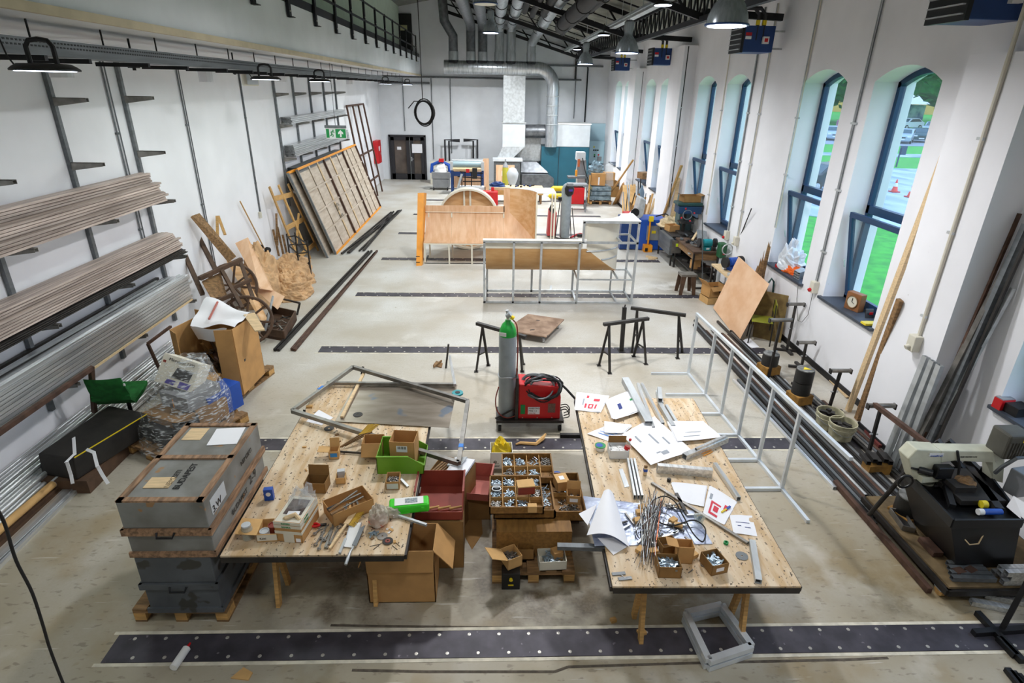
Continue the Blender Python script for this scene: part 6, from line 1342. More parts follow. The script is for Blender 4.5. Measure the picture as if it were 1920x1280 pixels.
for k,(x,Y,lab) in enumerate(((878,28.7,'galvanised cabinet behind the blue frame press'),)):
    t=thing('metal_cabinet',lab,'cabinet',(PY(x,330,Y).x,Y,0)); box_on(t,'cabinet_body',862,0,914,303,Y,.5,0,'galv_dark'); box_on(t,'top_plate',860,0,916,299,Y,.55,PY(862,303,Y).z,'galv')
t=thing('pump_box','low grey shelf unit at the far wall behind the wheeled bin','shelf',(-2.2,29.2,0)); box_on(t,'shelf_body',806,0,850,303,29.0,.4,0,'fitting')
t=thing('frame_press','blue steel frame roller machine with a pink plywood back and sheet roll','machine',(-1.1,26.3,0))
Y=26.0; L_,R_=PY(848,362,Y),PY(905,362,Y); zt_=PY(850,322,Y).z
for x in(L_.x,R_.x): MB().bar((x,Y,0),(x,Y,zt_+.25),.09,.09).build('leg','blue_dark',t); MB().bar((x,Y+.6,0),(x,Y+.6,zt_+.25),.09,.09).build('leg','blue_dark',t); MB().bar((x,Y,.3),(x,Y+.6,.3),.06,.06).build('side_rail','blue_dark',t)
MB().box(((L_.x+R_.x)/2,Y,zt_-.08),(R_.x-L_.x,.08,.18)).build('cross_beam','blue_dark',t); MB().box(((L_.x+R_.x)/2,Y+.55,.65),(R_.x-L_.x-.1,.02,.9)).build('plywood_back','ply_pink',t); MB().box((R_.x+.14,Y+.7,.75),(.25,.02,1.4)).build('plywood_side','ply_pink',t)
MB().cyl((L_.x+.02,Y,zt_+.12),(R_.x-.02,Y,zt_+.12),.07,n=12).build('roller','wood_pale',t,smooth=True); MB().cyl((L_.x+.02,Y+.1,zt_+.30),(R_.x-.02,Y+.1,zt_+.30),.13,n=14).build('sheet_roll',mat('roll_grey','#8fa5ab',.4,var=0),t,smooth=True); MB().box(((L_.x+R_.x)/2,Y+.3,zt_+.45),(R_.x-L_.x,.3,.03)).build('top_tray','grey_light',t)
for x in(L_.x,R_.x): MB().box((x,Y,zt_+.25),(.12,.2,.35)).build('end_plate','grey_light',t)
t=thing('black_bike_frame','tangle of black tubular stands and a tilted grey bar before the blue press','stand',(-.9,24.6,0))
Y=24.4; 
for a,b_ in(((862,322),(905,325)),((858,331),(905,334)),((868,340),(902,340))): MB().bar(PY(*a,Y),PY(*b_,Y),.04,.04).build('rail','black_metal',t)
for x in(866,872,884,902): MB().bar(PY(x,322,Y),(PY(x,360,Y).x,Y,0),.04,.04).build('leg','black_metal',t)
MB().box(PY(890,325,Y-.05),(.2,.08,.42)).build('vice_block','plastic_black',t); MB().box(PY(877,320,Y-.05),(.14,.08,.14)).build('red_block','red',t); MB().bar(PY(855,366,Y-.4),PY(866,326,Y-.1),.09,.04).build('tilted_bar','galv',t)
MB().box(PY(885,352,Y),(1.0,.5,.12)).build('base_tray','grey_light',t); MB().cyl(PY(848,362,Y-.1),PY(905,362,Y-.1),.05,n=8).build('wood_roller','wood',t)
t=thing('fume_table','grey metal filter cabinet with a pink plywood door below the slanted hood','cabinet',(.9,28.0,0))
Y=27.9; box_on(t,'cabinet_body',926,0,975,302,Y,.7,0,'galv_dark'); box_on(t,'top_plate',924,0,980,298,Y-.05,.8,PY(926,302,Y).z,'grey_light'); 
a,b_=PY(930,308,Y-.03),PY(965,308,Y-.03); MB().box(((a.x+b_.x)/2,Y-.03,a.z-.45),(b_.x-a.x,.03,.85)).build('plywood_door','ply_pink',t); MB().box((a.x+.38,Y-.06,a.z-.4),(.22,.01,.22)).build('paper_notice','paper',t)
t=thing('low_work_table','low wooden table with tools and blue cloth in front of the filter cabinet','table',(1.1,24.6,0))
a,b_=P(924,352,.62),P(1018,352,.62); MB().box(((a.x+b_.x)/2,a.y+.35,.58),(b_.x-a.x,.7,.10)).build('table_top','wood_pale',t); MB().box(((a.x+b_.x)/2,a.y+.02,.44),(b_.x-a.x,.04,.18)).build('front_apron','wood',t)
for x in(a.x+.08,b_.x-.08):
    for dy in(.05,.65): MB().bar((x,a.y+dy,0),(x,a.y+dy,.55),.07,.07).build('leg','wood_old',t)
c0=Vector(((a.x+b_.x)/2,a.y+.35,.63)); b=MB(); crumple(b,(a.x+.2,c0.y,.63),.3,.2,.16,8,14,10,amp=.2); one(b,'blue_cloth','blue_dark','dark blue cloth on the left end of the low wooden table','cloth')
for k in range(9): one(MB().box((c0.x+R.uniform(-.3,.9),c0.y+R.uniform(-.2,.2),.655),(R.uniform(.08,.25),.05,.05),R.uniform(0,3)),'hand_tool',['dark_steel','plastic_black','blue_dark'][k%3],'small dark tool on the low wooden table by the filter cabinet','tool','tools on the low wooden table')
t=thing('yellow_cylinder','upright yellow gas cylinder with grey neck behind the plywood counter','cylinder',(.55,25.0,0)); c=P(947,362); MB().lathe((c.x,c.y,0),[(.13,0),(.135,.02),(.135,1.05),(.10,1.2),(.05,1.28)],18).build('cylinder_body',mat('cyl_yellow','#b9b13c',.45,var=.05),t,smooth=True); MB().lathe((c.x,c.y,1.12),[(.13,0),(.10,.10),(.05,.17),(.045,.22),(.03,.22),(.03,.34),(0,.34)],14).build('grey_neck','grey_paint',t,smooth=True)
t=thing('silver_fan','silver-grey extractor head on a stand beside the yellow cylinder','machine',(1.1,26,0)); c=PY(961,325,26.0); MB().lathe((c.x,26,c.z-.25),[(.06,-.8),(.10,-.3),(.22,0),(.26,.25),(.15,.45),(0,.5)],16).build('fan_body','grey_light',t,smooth=True)
for i,(px,py,Y,w_,h_) in enumerate(((919,378,23.6,.62,.5),)):
    t=thing('red_tool_box','red box machine behind the plywood counter','box',(P(px,py).x,Y,0)); a=PY(px,370,Y); MB().box((a.x,Y,.28),(.62,.4,.52)).build('box_body','red',t,bevel=.03); MB().box((a.x+.1,Y,.62),(.12,.1,.14)).build('red_knob','red',t); MB().bar((a.x-.2,Y,.56),(a.x-.2,Y,.7),.03,.03).build('handle','plastic_black',t)
def gascyl(c,h,r,ms,label,tilt=None):
    t=thing('gas_cylinder',label,'cylinder',c); MB().lathe(c,[(0,0),(r,.0),(r,h*.84),(r*.75,h*.91),(r*.3,h*.96),(r*.28,h),(0,h)],20).build('cylinder_body',ms,t,smooth=True); MB().cyl((c[0],c[1],h),(c[0],c[1],h+.08),.02,n=8).build('valve','fitting',t); return t
ya=P(1040,368); 
for k,(z_,y_,L0_,R0_,m_) in enumerate(((.13,24.8,1028,1090,'yellow'),(.13,25.3,1034,1092,'galv_dark'),(.36,25.3,1032,1092,'yellow'))):
    a,b_=PY(L0_,360,y_),PY(R0_,360,y_); o=thing('lying_cylinder',['lower yellow gas cylinder lying on the rack','grey gas cylinder lying between the yellow ones','upper yellow gas cylinder lying on the rack'][k],'cylinder',(a.x,y_,0)); q=MB().lathe((a.x,y_,z_+.05),[(0,0),(.06,.03),(.11,.12),(.115,b_.x-a.x),(0,b_.x-a.x)],16,(1,0,0)); q.build('cylinder_body','yellow' if m_=='yellow' else m_,o,smooth=True); MB().cyl((a.x-.07,y_,z_+.05),(a.x,y_,z_+.05),.03,n=8).build('neck','galv',o)
one(MB().box((3.2,25.1,.03),(1.5,.9,.05)),'cylinder_rack','galv','low metal rack under the lying gas cylinders','rack')
# welding stand behind the plywood counter
c=P(1058,446); t=thing('gas_bottle_trolley','tall grey gas cylinder with a black welding mask on a tube trolley','trolley',(c.x,c.y,0))
MB().lathe((c.x,c.y,.04),[(0,0),(.16,0),(.16,1.45),(.12,1.58),(.05,1.64),(0,1.64)],20).build('cylinder_body','gas_grey',t,smooth=True)
MB().lathe((c.x+.06,c.y-.15,1.55),[(.0,.12),(.10,.10),(.15,0),(.13,-.15),(.06,-.22)],14).build('welding_mask','plastic_black',t,smooth=True); MB().box((c.x+.08,c.y-.30,1.52),(.12,.02,.06)).build('mask_glass','purple',t); MB().box((c.x+.06,c.y-.2,1.68),(.2,.2,.1)).build('mask_top','grey_paint',t,bevel=.03)
for dx in(-.30,-.12,.2,.32): MB().bar((c.x+dx,c.y-.1,.03),(c.x+dx*.6,c.y,.95+.3*(dx<0)),.025,.025).build('trolley_tube','dark_steel',t)
MB().bar((c.x-.5,c.y-.3,.04),(c.x+.4,c.y-.3,.04),.03,.03).build('base_rail','dark_steel',t); MB().bar((c.x-.5,c.y+.2,.04),(c.x-.1,c.y-.35,.04),.03,.03).build('base_rail','dark_steel',t)
MB().tube([(c.x-.42,c.y+.1,1.0),(c.x-.48,c.y,.9),(c.x-.42,c.y-.05,.78),(c.x-.36,c.y,.9)],.05,8).build('cable_bundle','rubber',t); MB().box((c.x-.18,c.y,1.22),(.14,.12,.1)).build('regulator','plastic_black',t)
t=thing('small_red_welder','small faded red welding unit at the foot of the grey cylinder trolley','welder',(P(1032,441).x,18.3,0)); a=P(1032,441); MB().prism([(a.x-.14,a.y-.3,.05),(a.x+.14,a.y-.3,.05),(a.x+.14,a.y-.3,.78),(a.x-.10,a.y-.3,.86)],(0,.35,0)).build('unit_body',mat('faded_red','#c94a4a',.5,var=.1),t,bevel=.01)
t=thing('red_welder_cart','red welding unit on a two-wheeled blue-grey cart with a roll bar','welder',(P(1080,393).x,22.8,0)); a=P(1076,392)
MB().box((a.x+.08,a.y,.55),(.52,.5,.62)).build('unit_body','red',t,bevel=.02); MB().box((a.x+.1,a.y,.95),(.7,.5,.06)).build('cart_top','grey_paint',t)
for dx in(-.2,.42): MB().bar((a.x+dx,a.y-.25,.0),(a.x+dx,a.y-.25,.95),.04,.04).build('leg','galv_dark',t)
MB().bar((a.x+.36,a.y-.6,0),(a.x+.36,a.y-.3,.3),.04,.04).build('stay','galv_dark',t)
MB().cyl((a.x+.40,a.y,.15),(a.x+.46,a.y,.15),.16,n=18).build('wheel','rubber',t,smooth=True); MB().bar((a.x-.28,a.y,.2),(a.x+.45,a.y,.2),.03,.03).build('axle_rail','galv_dark',t)
t=thing('red_lead','red welding lead and clamp on the floor right of the cylinder trolley','lead',P(1085,443)); MB().tube([P(1070,445,.02),P(1080,440,.05),P(1088,438,.05),P(1095,440,.03)],.03,6).build('lead_body','red',t); MB().box(P(1087,441,.06),(.16,.1,.08)).build('clamp','plastic_black',t)
# column drill / spot welder with blue cable, wrapped pallet, carton piles
t=thing('spot_welder','tall pale grey spot welding machine on a pedestal in front of the teal cabinet','machine',(PY(1087,340,24.5).x,24.5,0)); a=PY(1087,330,24.4)
MB().box((a.x+.05,24.5,.55),(.30,.5,1.1)).build('pedestal','grey_light',t); MB().prism([(a.x-.15,24.4,1.1),(a.x+.2,24.4,.3),(a.x+.3,24.4,.9),(a.x+.22,24.4,1.7),(a.x-.1,24.4,1.7)],(0,.3,0)).build('column','grey_paint',t); MB().box((a.x-.02,24.4,1.85),(.36,.4,.32)).build('head_box','grey_light',t,bevel=.02); MB().cyl((a.x-.1,24.2,1.45),(a.x-.1,24.2,1.75),.05,n=10).build('electrode','copper',t); MB().box((a.x-.15,24.2,1.05),(.75,.5,.06)).build('work_plate','galv_dark',t); MB().box((a.x-.18,24.2,1.2),(.08,.1,.24)).build('yellow_part','orange',t)
MB().tube([(a.x+.02,24.1,1.8),(a.x+.15,24.0,1.3),(a.x+.32,24.0,.9),(a.x+.25,24.0,.6),(a.x+.35,24.0,.4)],.02,6).build('power_cable','rubber',t)
pa=P(1123,383); pallet((pa.x+.05,pa.y+.4,0),0,'pallet under the plastic wrapped goods in the far right bay',L=.9,Wd=.9)
t=thing('wrapped_goods','bluish plastic wrapped stack with a tan carton in the far right bay','load',(pa.x,pa.y+.35,.144)); cx=pa.x+.05; cy=pa.y+.4
for k in range(3): MB().box((cx,cy,.24+.19*k),(.86-.03*k,.8,.17),.03*k).build('wrapped_layer',mat('bluegrey_film','#8fa6b2',.25,.1,col2='#5f7480',scale=7),t,bevel=.03)
MB().box((cx-.12,cy-.1,.98),(.56,.5,.46),-.1).build('tan_carton','cardboard',t); MB().box((cx-.12,cy-.356,.92),(.06,.01,.3),-.1).build('white_tape','paper',t)
MB().prism([(cx+.2,cy-.3,.72),(cx+.5,cy-.3,.72),(cx+.42,cy-.3,1.6),(cx+.2,cy-.3,1.5)],(0,.5,0)).build('film_column','film',t); b=MB(); crumple(b,(cx-.2,cy+.1,1.2),.3,.25,.35,61,16,12,amp=.2); b.build('film_bunch','bluegrey_film',t)
one(MB().bar((cx-.50,cy-.42,.05),(cx-.50,cy-.40,1.15),.06,.06),'wood_post','wood','upright wooden post at the corner of the wrapped stack','post')
for k,(x,y,Y,s_,lab) in enumerate(((1142,330,26.0,.45,'top'),(1144,345,26.0,.5,'middle'),(1146,358,26.0,.55,'bottom'))):
    a=PY(x,y,Y); one(MB().box((a.x,Y,a.z),(s_,.45,.32),.05*k),'stacked_carton',['cardboard','cardboard_dark','cardboard_pale'][k],'%s tan carton of the pile behind the wrapped stack'%lab,'box')
a=PY(1146,365,26.0); one(MB().box((a.x,26.0,.22),(.6,.5,.44)),'base_carton','cardboard_dark','lowest brown carton supporting the pile behind the wrapped stack','box')
q=[P(1150,385),P(1165,370),PY(1180,345,23.5),PY(1158,372,24)]
one(MB().prism([P(1148,384,.0),P(1163,380,.05),P(1182,352,.8),P(1166,345,.95)],(.12,.25,.05)),'flattened_cartons','cardboard','bundle of flat cartons leaning right of the wrapped stack','cardboard')
one(MB().prism([P(1166,425,0),P(1190,425,0),P(1192,350,1.0),P(1168,352,1.0)],(.05,.3,.05)),'tall_carton','cardboard_pale','tall narrow open carton standing before the far right windows','box')
b=MB(); a=P(1180,425)
for k in range(14):
    x=a.x+R.uniform(-.2,.5); one(MB().bar((x,a.y+R.uniform(-.3,.3),0),(x+R.uniform(-.25,.35),a.y+R.uniform(.1,.6),R.uniform(1.0,1.6)),.035,.02),'steel_offcut','galv' if k%3 else 'dark_steel','thin metal offcut standing in the tall carton at the far right','offcut','metal offcuts in the tall carton')
t=thing('grey_bottle','slim grey-blue gas bottle beside the tall carton of offcuts','cylinder',P(1196,420)); a=P(1196,425); MB().lathe((a.x,a.y,0),[(.10,0),(.10,1.15),(.05,1.3),(.03,1.4)],14).build('bottle_body',mat('bottle_bl','#6d8394',.4,var=0),t,smooth=True)
for k in range(22):
    x0=5.0+R.uniform(-.25,.3); y0=19.3+R.uniform(-.5,.8); 
    one(MB().bar((x0,y0,R.uniform(0,.3)),(min(5.45,x0+R.uniform(-.2,.35)),y0+R.uniform(-.1,.6),R.uniform(.7,1.35)),.06,.035),'wood_offcut',['wood','wood_pale','wood_old'][k%3],'wood offcut in the heap against the right wall past the blue machine','offcut','wood offcuts heaped at the right wall')
for k in range(10):
    x0=5.0+R.uniform(-.2,.35); y0=18.6+R.uniform(-.3,.5); one(MB().box((x0,y0,.04+.08*(k%2)),(.1,.22,.08),R.uniform(0,3)),'wood_chunk','wood_pale' if k%2 else 'wood','short wood chunk in the low heap against the right wall','chunk','wood chunks at the right wall')
one(MB().bar((4.9,25.3,0),PX(1187,300,5.08),.06,.04),'tall_batten','wood','tall brown batten leaning by the far right windows','batten')
one(MB().box(PX(1210,333,5.6)+Vector((-.05,0,.08)),(.35,.45,.22),.2),'sill_box','wood_old','small wooden box on the sill of a far right window','box')
# ---------------------------------------------------- blue machine, benches, drill press
a,b_=P(1196,470),P(1243,468); t=thing('bending_machine','bright blue metalworking machine with a grey front plate','machine',(4.7,17.0,0))
MB().box(((a.x+b_.x)/2,a.y+.45,.46),(b_.x-a.x,.8,.88)).build('machine_body','blue',t,bevel=.015); MB().box(((a.x+b_.x)/2+.03,a.y+.04,.52),(.42,.02,.42)).build('front_plate','grey_paint',t); MB().box(((a.x+b_.x)/2+.02,a.y+.025,.55),(.12,.01,.08)).build('yellow_mark','yellow_sign',t)
MB().prism([(a.x-.3,a.y+.1,.92),(a.x+.0,a.y+.1,.92),(a.x+.08,a.y+.1,1.0),(a.x+.12,a.y+.1,1.45),(a.x-.05,a.y+.1,1.52),(a.x-.12,a.y+.1,1.1)],(0,.5,0)).build('machine_head','galv',t,bevel=.03); MB().cyl((a.x-.18,a.y+.05,1.1),(a.x-.18,a.y+.1,1.1),.12,n=20).build('hand_wheel','plastic_black',t); MB().box((a.x-.28,a.y+.4,.47),(.5,.6,.9)).build('red_cabinet_side','blue_dark',t)
MB().tube([((a.x+b_.x)/2+.1,a.y+.3,.95),((a.x+b_.x)/2+.35,a.y+.2,1.05),(b_.x+.1,a.y+.2,.98),(b_.x,a.y+.05,.7)],.02,6).build('hose','rubber',t)
t=thing('red_cabinet','red cabinet seen under the white top of the frame counter','cabinet',(3.9,17.4,0)); a2=PY(1181,430,17.2); MB().box((a2.x,17.3,.5),(.42,.4,.95)).build('cabinet_body','red',t)
t=thing('foot_pedal_post','yellow foot pedal box with an upright post and lever','pedal',P(1213,470)); c=P(1213,471); MB().box((c.x,c.y,.10),(.24,.25,.2)).build('pedal_box','orange',t,bevel=.01); MB().box((c.x-.06,c.y-.13,.08),(.08,.02,.1)).build('pedal_opening','plastic_black',t); MB().bar((c.x,c.y,.2),(c.x,c.y,.9),.04,.04).build('post','orange',t); MB().box((c.x+.02,c.y,.95),(.12,.1,.14)).build('lever_box','yellow',t)
one(MB().bar(P(1212,480,.02),P(1232,484,.02),.08,.04).bar(P(1216,484,.02),P(1228,486,.02),.06,.03),'floor_wood_strip','wood_pale','pale wood pieces on the floor before the blue machine','wood')
def bench(label,x0,x1,y0,y1,h,ms_top,drawer=False,name='workbench'):
    t=thing(name,label,'workbench',((x0+x1)/2,(y0+y1)/2,0)); MB().box(((x0+x1)/2,(y0+y1)/2,h-.02),(x1-x0,y1-y0,.04)).build('bench_top',ms_top,t)
    for x in(x0+.03,x1-.03):
        for y in(y0+.03,y1-.03): MB().bar((x,y,0),(x,y,h-.04),.04,.04).build('leg','dark_steel',t)
    MB().box(((x0+x1)/2,(y0+y1)/2,.28),(x1-x0-.06,y1-y0-.06,.03)).build('lower_shelf','dark_steel',t)
    if drawer:
        d=MB().box(((x0+x1)/2-.0,(y0+y1)/2,h-.13),(x1-x0-.1,y1-y0-.1,.18)).build('drawer','wood_old',t); MB().box((x0+.02,y0+.35,h-.13),(.04,.12,.02)).build('handle','galv',d)
    return t
bench('steel-legged workbench with a wooden drawer, littered with tools, nearer one',4.80,5.45,13.42,14.9,.80,'wood_dark',True)
bench('low steel workbench with sheet metal drawer, farther one under the drill press',4.75,5.45,15.0,16.3,.80,'dark_steel')
t=thing('metal_drawer_unit','grey sheet metal drawer unit with a yellow-green sticker at the bench','drawer unit',(4.72,15.4,0)); MB().box((4.70,15.4,.55),(.10,1.1,.42)).build('unit_body','galv_dark',t); MB().prism([(4.70,14.8,.40),(4.95,14.8,.40),(4.95,14.8,.74),(4.70,14.8,.74)],(0,.03,0)).build('drawer_front','steel',t); MB().box((4.83,14.79,.62),(.07,.01,.08)).build('sticker',mat('lime','#c8e020',.5,var=0),t)
t=thing('drill_press','dark green bench drill press with red-tipped feed wheel and a carton on top','drill press',(5.15,15.4,.8))
Yd=15.35; c=PY(1283,430,Yd); MB().box((c.x,Yd,.82),(.34,.5,.05)).build('base_plate','dark_steel',t); MB().cyl((c.x,Yd+.1,.84),(c.x,Yd+.1,1.55),.045,n=14).build('column','dark_steel',t,smooth=True); MB().box((c.x,Yd-.02,1.12),(.34,.34,.04)).build('work_table','dark_steel',t)
hd=PY(1290,383,Yd); MB().box((hd.x+.02,Yd,hd.z-.12),(.62,.40,.20)).build('head','darkframe',t,bevel=.02); MB().box((hd.x,Yd,hd.z+.03),(.66,.44,.08)).build('belt_cover',mat('drill_green','#1f4340',.4,var=.05),t,bevel=.02)
MB().tube([(c.x-.06+.12*math.cos(a),Yd-.28,hd.z-.22+.12*math.sin(a)) for a in [2*pi*k/20 for k in range(20)]],.012,6,closed=True).build('feed_wheel','galv_dark',t)
for a in(.3,2.0,3.6,5.2): MB().cyl((c.x-.06+.16*math.cos(a),Yd-.29,hd.z-.22+.16*math.sin(a)),(c.x-.06+.19*math.cos(a),Yd-.31,hd.z-.22+.19*math.sin(a)),.02,n=8).build('red_knob','red',t)
t=carton('dusty open carton standing on top of the drill press',(hd.x+.04,Yd+.02,hd.z+.075),.46,.34,.16,.1,[('e',.1,.3),('w',.08,.5)],'cardboard_dark',name='top_carton')
t=thing('dark_machine_column','tall dark teal machine column behind the drill press','machine',(5.3,15.9,0)); MB().box((5.28,15.95,.85),(.36,.4,1.7)).build('column_body',mat('dkteal','#4d6468',.5,var=.05),t,bevel=.02)
b=MB(); crumple(b,(5.05,16.25,.8),.34,.3,.22,71,22,14,amp=.25); one(b,'brown_paper_bundle','paper_pale' if 'paper_pale' in M else mat('paper_pale','#d8c4a0',.8,var=.1,scale=7,bump=.2).name,'crumpled pale packing paper in a box left of the drill press','paper')
carton('small tan carton holding the pale packing paper',(4.92,15.7,.80),.30,.3,.16,.2,(),'cardboard',name='paper_carton')
for k in range(34):
    x,y=R.uniform(4.85,5.4),R.uniform(13.5,15.1); s_=R.uniform(.06,.22); one(MB().box((x,y,.80+.02+R.uniform(0,.03)),(s_,R.uniform(.03,.08),R.uniform(.02,.05)),R.uniform(0,3.1)),'bench_tool',['dark_steel','steel','plastic_black','galv_dark'][k%4],'dark tool or metal piece on the cluttered nearer workbench','tool','tools littering the nearer workbench')
one(MB().bar((5.05,14.35,.86),(5.28,14.7,1.0),.05,.04),'hammer_handle','wood_pale','pale wooden handle sticking up on the nearer workbench','handle')
one(MB().prism([(5.2,14.4,.84),(5.42,14.2,.84),(5.44,14.5,1.05),(5.25,14.7,1.05)],(0,0,.01)),'metal_plate','galv_dark','grey sheet metal plate propped on the nearer workbench','plate')
def grinder(label,c,ms,rz=0,s=1):
    t=L0(thing('bench_grinder',label,'grinder',c,rz)); MB().lathe((-.09*s,0,.16*s),[(0,0),(.08*s,0),(.085*s,.02*s),(.085*s,.16*s),(.08*s,.18*s),(0,.18*s)],18,(1,0,0)).build('motor_body',ms,t,local=True,smooth=True); MB().box((0,0,.04*s),(.14*s,.16*s,.08*s)).build('foot',ms,t,local=True)
    for x in(-.17*s,.17*s): g=MB().lathe((x-.025*s,0,.16*s),[(0,0),(.10*s,0),(.10*s,.05*s),(0,.05*s)],20,(1,0,0)).build('wheel_guard','plastic_black',t,local=True,smooth=True)
    MB().box((0,-.083*s,.05*s),(.07*s,.004,.04*s)).build('name_plate','white',t,local=True); return t
grinder('teal bench grinder on the corner of the nearer workbench',(5.17,13.62,.80),'teal_tool',0,1.1)
grinder('blue bench grinder on the small table behind the plywood sheet',(5.22,12.1,.75),'blue',.3,1.15)
t=thing('green_machine','small dark green machine with a chrome hand wheel beside the teal grinder','machine',(5.45,13.2,0)); MB().box((5.36,13.15,.92),(.16,.24,.34)).build('machine_body',mat('dkgreen','#1f5b38',.4,var=.05),t,bevel=.02); MB().cyl((5.36,13.1,0),(5.36,13.1,.76),.045,n=12).build('pedestal','grey_light',t); MB().tube([(5.42+.12*math.cos(a),12.98,.98+.12*math.sin(a)) for a in [2*pi*k/20 for k in range(20)]],.014,6,closed=True).build('hand_wheel','galv',t); MB().box((5.37,13.02,.86),(.05,.01,.04)).build('red_label','red',t)
bench('small light table with a blue grinder, behind the plywood sheet',4.95,5.45,11.55,12.6,.75,'wood_pale',name='small_table')
for k in range(8): one(MB().box((R.uniform(5.0,5.4),R.uniform(11.65,12.4),.78),(.08,.06,.05),R.uniform(0,3)),'small_part',['white','fitting','wood','grey_light'][k%4],'small part on the light table with the blue grinder','part','small parts on the light table')
t=thing('blue_bin','blue open bin with a red part on the light table','bin',(5.36,11.75,.75)); MB().box((5.34,11.72,.82),(.18,.34,.14)).build('bin_body','blue',t); MB().box((5.34,11.8,.90),(.1,.12,.03)).build('red_part','red',t)
t=carton('open tan carton under the small light table',(4.92,12.15,.16),.42,.34,.24,.25,[('w',.18,.9),('s',.12,-.6)],'cardboard',name='open_carton'); carton('crushed carton below the open tan one',(4.92,12.15,0),.44,.36,.15,.2,(),'cardboard_pale',name='crushed_carton'); 
t=carton('tan carton on the lower shelf of the nearer workbench',(5.0,13.75,.30),.2,.18,.22,.1,(),'cardboard',name='shelf_carton')
for k in range(10): one(MB().box((R.uniform(4.95,5.35),R.uniform(13.6,14.8),.33),(.2,.1,.06),R.uniform(0,3)),'shelf_scrap','dark_steel' if k%2 else 'rust','dark scrap on the lower shelf of the nearer workbench','scrap','scrap on the lower bench shelf')
t=thing('wooden_stool','small old wooden stool with splayed plank legs','stool',(4.47,12.7,0)); MB().box((4.48,12.72,.46),(.36,.28,.05)).build('seat',mat('stool_top','#6d675f',.7,var=.3,scale=8),t)
for sx in(-1,1): MB().prism([(4.48+sx*.17,12.60,.43),(4.48+sx*.05,12.60,.43),(4.48+sx*.12,12.55,0),(4.48+sx*.19,12.55,0)],(0,.03,0)).build('leg','wood_dark',t); MB().prism([(4.48+sx*.17,12.84,.43),(4.48+sx*.05,12.84,.43),(4.48+sx*.12,12.89,0),(4.48+sx*.19,12.89,0)],(0,.03,0)).build('leg','wood_dark',t)
t=thing('thin_stand','thin upright steel rod stand before the workbench','stand',P(1317,537)); c=P(1317,537); MB().cyl(c,PY(1317,398,c.y),.012,n=8).build('rod','galv_dark',t); MB().bar(P(1302,540,.02),P(1330,540,.02),.05,.04).build('foot','dark_steel',t)
one(MB().cyl(P(1372,482,.75),PX(1409,391,5.45),.012,n=8),'leaning_rod','black_metal','long black rod leaning on the right wall above the blue grinder','rod')
# leaning battens near drill press
one(MB().bar((5.0,17.6,0),PX(1278,310,5.35),.07,.05),'leaning_batten','wood','long pale wooden batten leaning on the second wall pier','batten'); one(MB().bar((5.25,17.1,0),PX(1275,380,5.4),.06,.03),'yellow_level','yellow','yellow bar leaning beside the long batten','bar')
for k in range(3): one(MB().bar((5.2+.05*k,17.0,0),(5.42,17.3,1.6+.2*k),.10,.02),'leaning_board','wood_pale','pale board leaning on the wall behind the drill press','board','pale boards behind the drill press')
# plywood sheet, board, olive chair
A_=P(1385,640,0); B_=P(1337,577,.05); D_=P(1442,533,1.15)
BZ,DZ=0.0,0.0
t=tag(MB().prism([A_,B_,B_+D_-A_,D_],(.012,.012,0)).build('plywood_sheet','ply_pink'),'large bare plywood sheet standing tilted before the olive chair','plywood')
one(MB().prism([(5.02,10.15,0),(5.42,9.85,.0),(5.47,10.0,.88),(5.05,10.35,.88)],(.0,.02,.0)),'stained_board',mat('stained','#8a7444',.7,col2='#6b5630',scale=6).name,'stained brown board leaning on the wall behind the olive chair','board')
t=L0(thing('stacking_chair','olive green stacking chair with dark steel legs','chair',(5.02,9.92,0),-.35))
MB().box((0,0,.45),(.38,.38,.02)).build('seat','olive',t,local=True,bevel=.008)
for sx,sy in((-1,-1),(1,-1),(-1,1),(1,1)): MB().cyl((sx*.19,sy*.19,0),(sx*.17,sy*.17,.45 if not(sx>0) else .80),.012,n=8).build('leg','dark_steel',t,local=True)
MB().box((.18,0,.70),(.02,.36,.22)).build('backrest','olive',t,local=True,bevel=.008)
b=MB(); crumple(b,(5.30,10.9,0),.14,.14,1.15,81,14,10,amp=.3); one(b,'brown_figure','wood_old','brown crumpled object standing behind the plywood sheet','object')
t=thing('green_hose','dark green bent hose at the wall behind the plywood sheet','hose',PX(1445,545,5.4)); MB().tube([PX(1441,530,5.35),PX(1447,522,5.4),PX(1451,528,5.46),PX(1449,548,5.51)],.018,8).build('hose_body','drill_green',t,smooth=True)
one(MB().prism([P(1387,642,.01),P(1404,632,.01),P(1424,651,.01),P(1410,652,.01)],(0,0,.004)),'floor_paper','paper','folded white paper on the floor in front of the olive chair','paper')
# roller stands
def rstand(label,base,toppx,w=.34,col='dark_steel',slant=(0,0)):
    b_=P(*base); tp=PY(toppx[0],toppx[1],b_.y+slant[1]); t=thing('roller_stand',label,'stand',b_)
    MB().bar(b_,tp,.035,.035).build('post',col,t); MB().cyl(tp+Vector((-w/2,0,.02)),tp+Vector((w/2,0,.02)),.03,n=12).build('roller','steel',t,smooth=True)
    for s in(-1,1): MB().box(tp+Vector((s*w/2,0,.01)),(.015,.06,.07)).build('end_bracket',col,t)
    MB().bar(b_+Vector((-.2,.05,.02)),b_+Vector((.18,-.05,.02)),.05,.04).build('foot',col,t); MB().bar(b_+Vector((0,.2,.02)),b_+Vector((0,-.2,.02)),.05,.04).build('foot',col,t)
    MB().cyl(b_.lerp(tp,.5)+Vector((-.05,0,0)),b_.lerp(tp,.5)+Vector((.05,0,0)),.012,n=8).build('clamp_screw','galv',t); return t
rstand('roller stand nearest the olive chair, with a bent square post',(1440,712),(1464,602),.36)
rstand('T-topped stand against the wall behind the olive chair',(1475,658),(1492,572),.30)
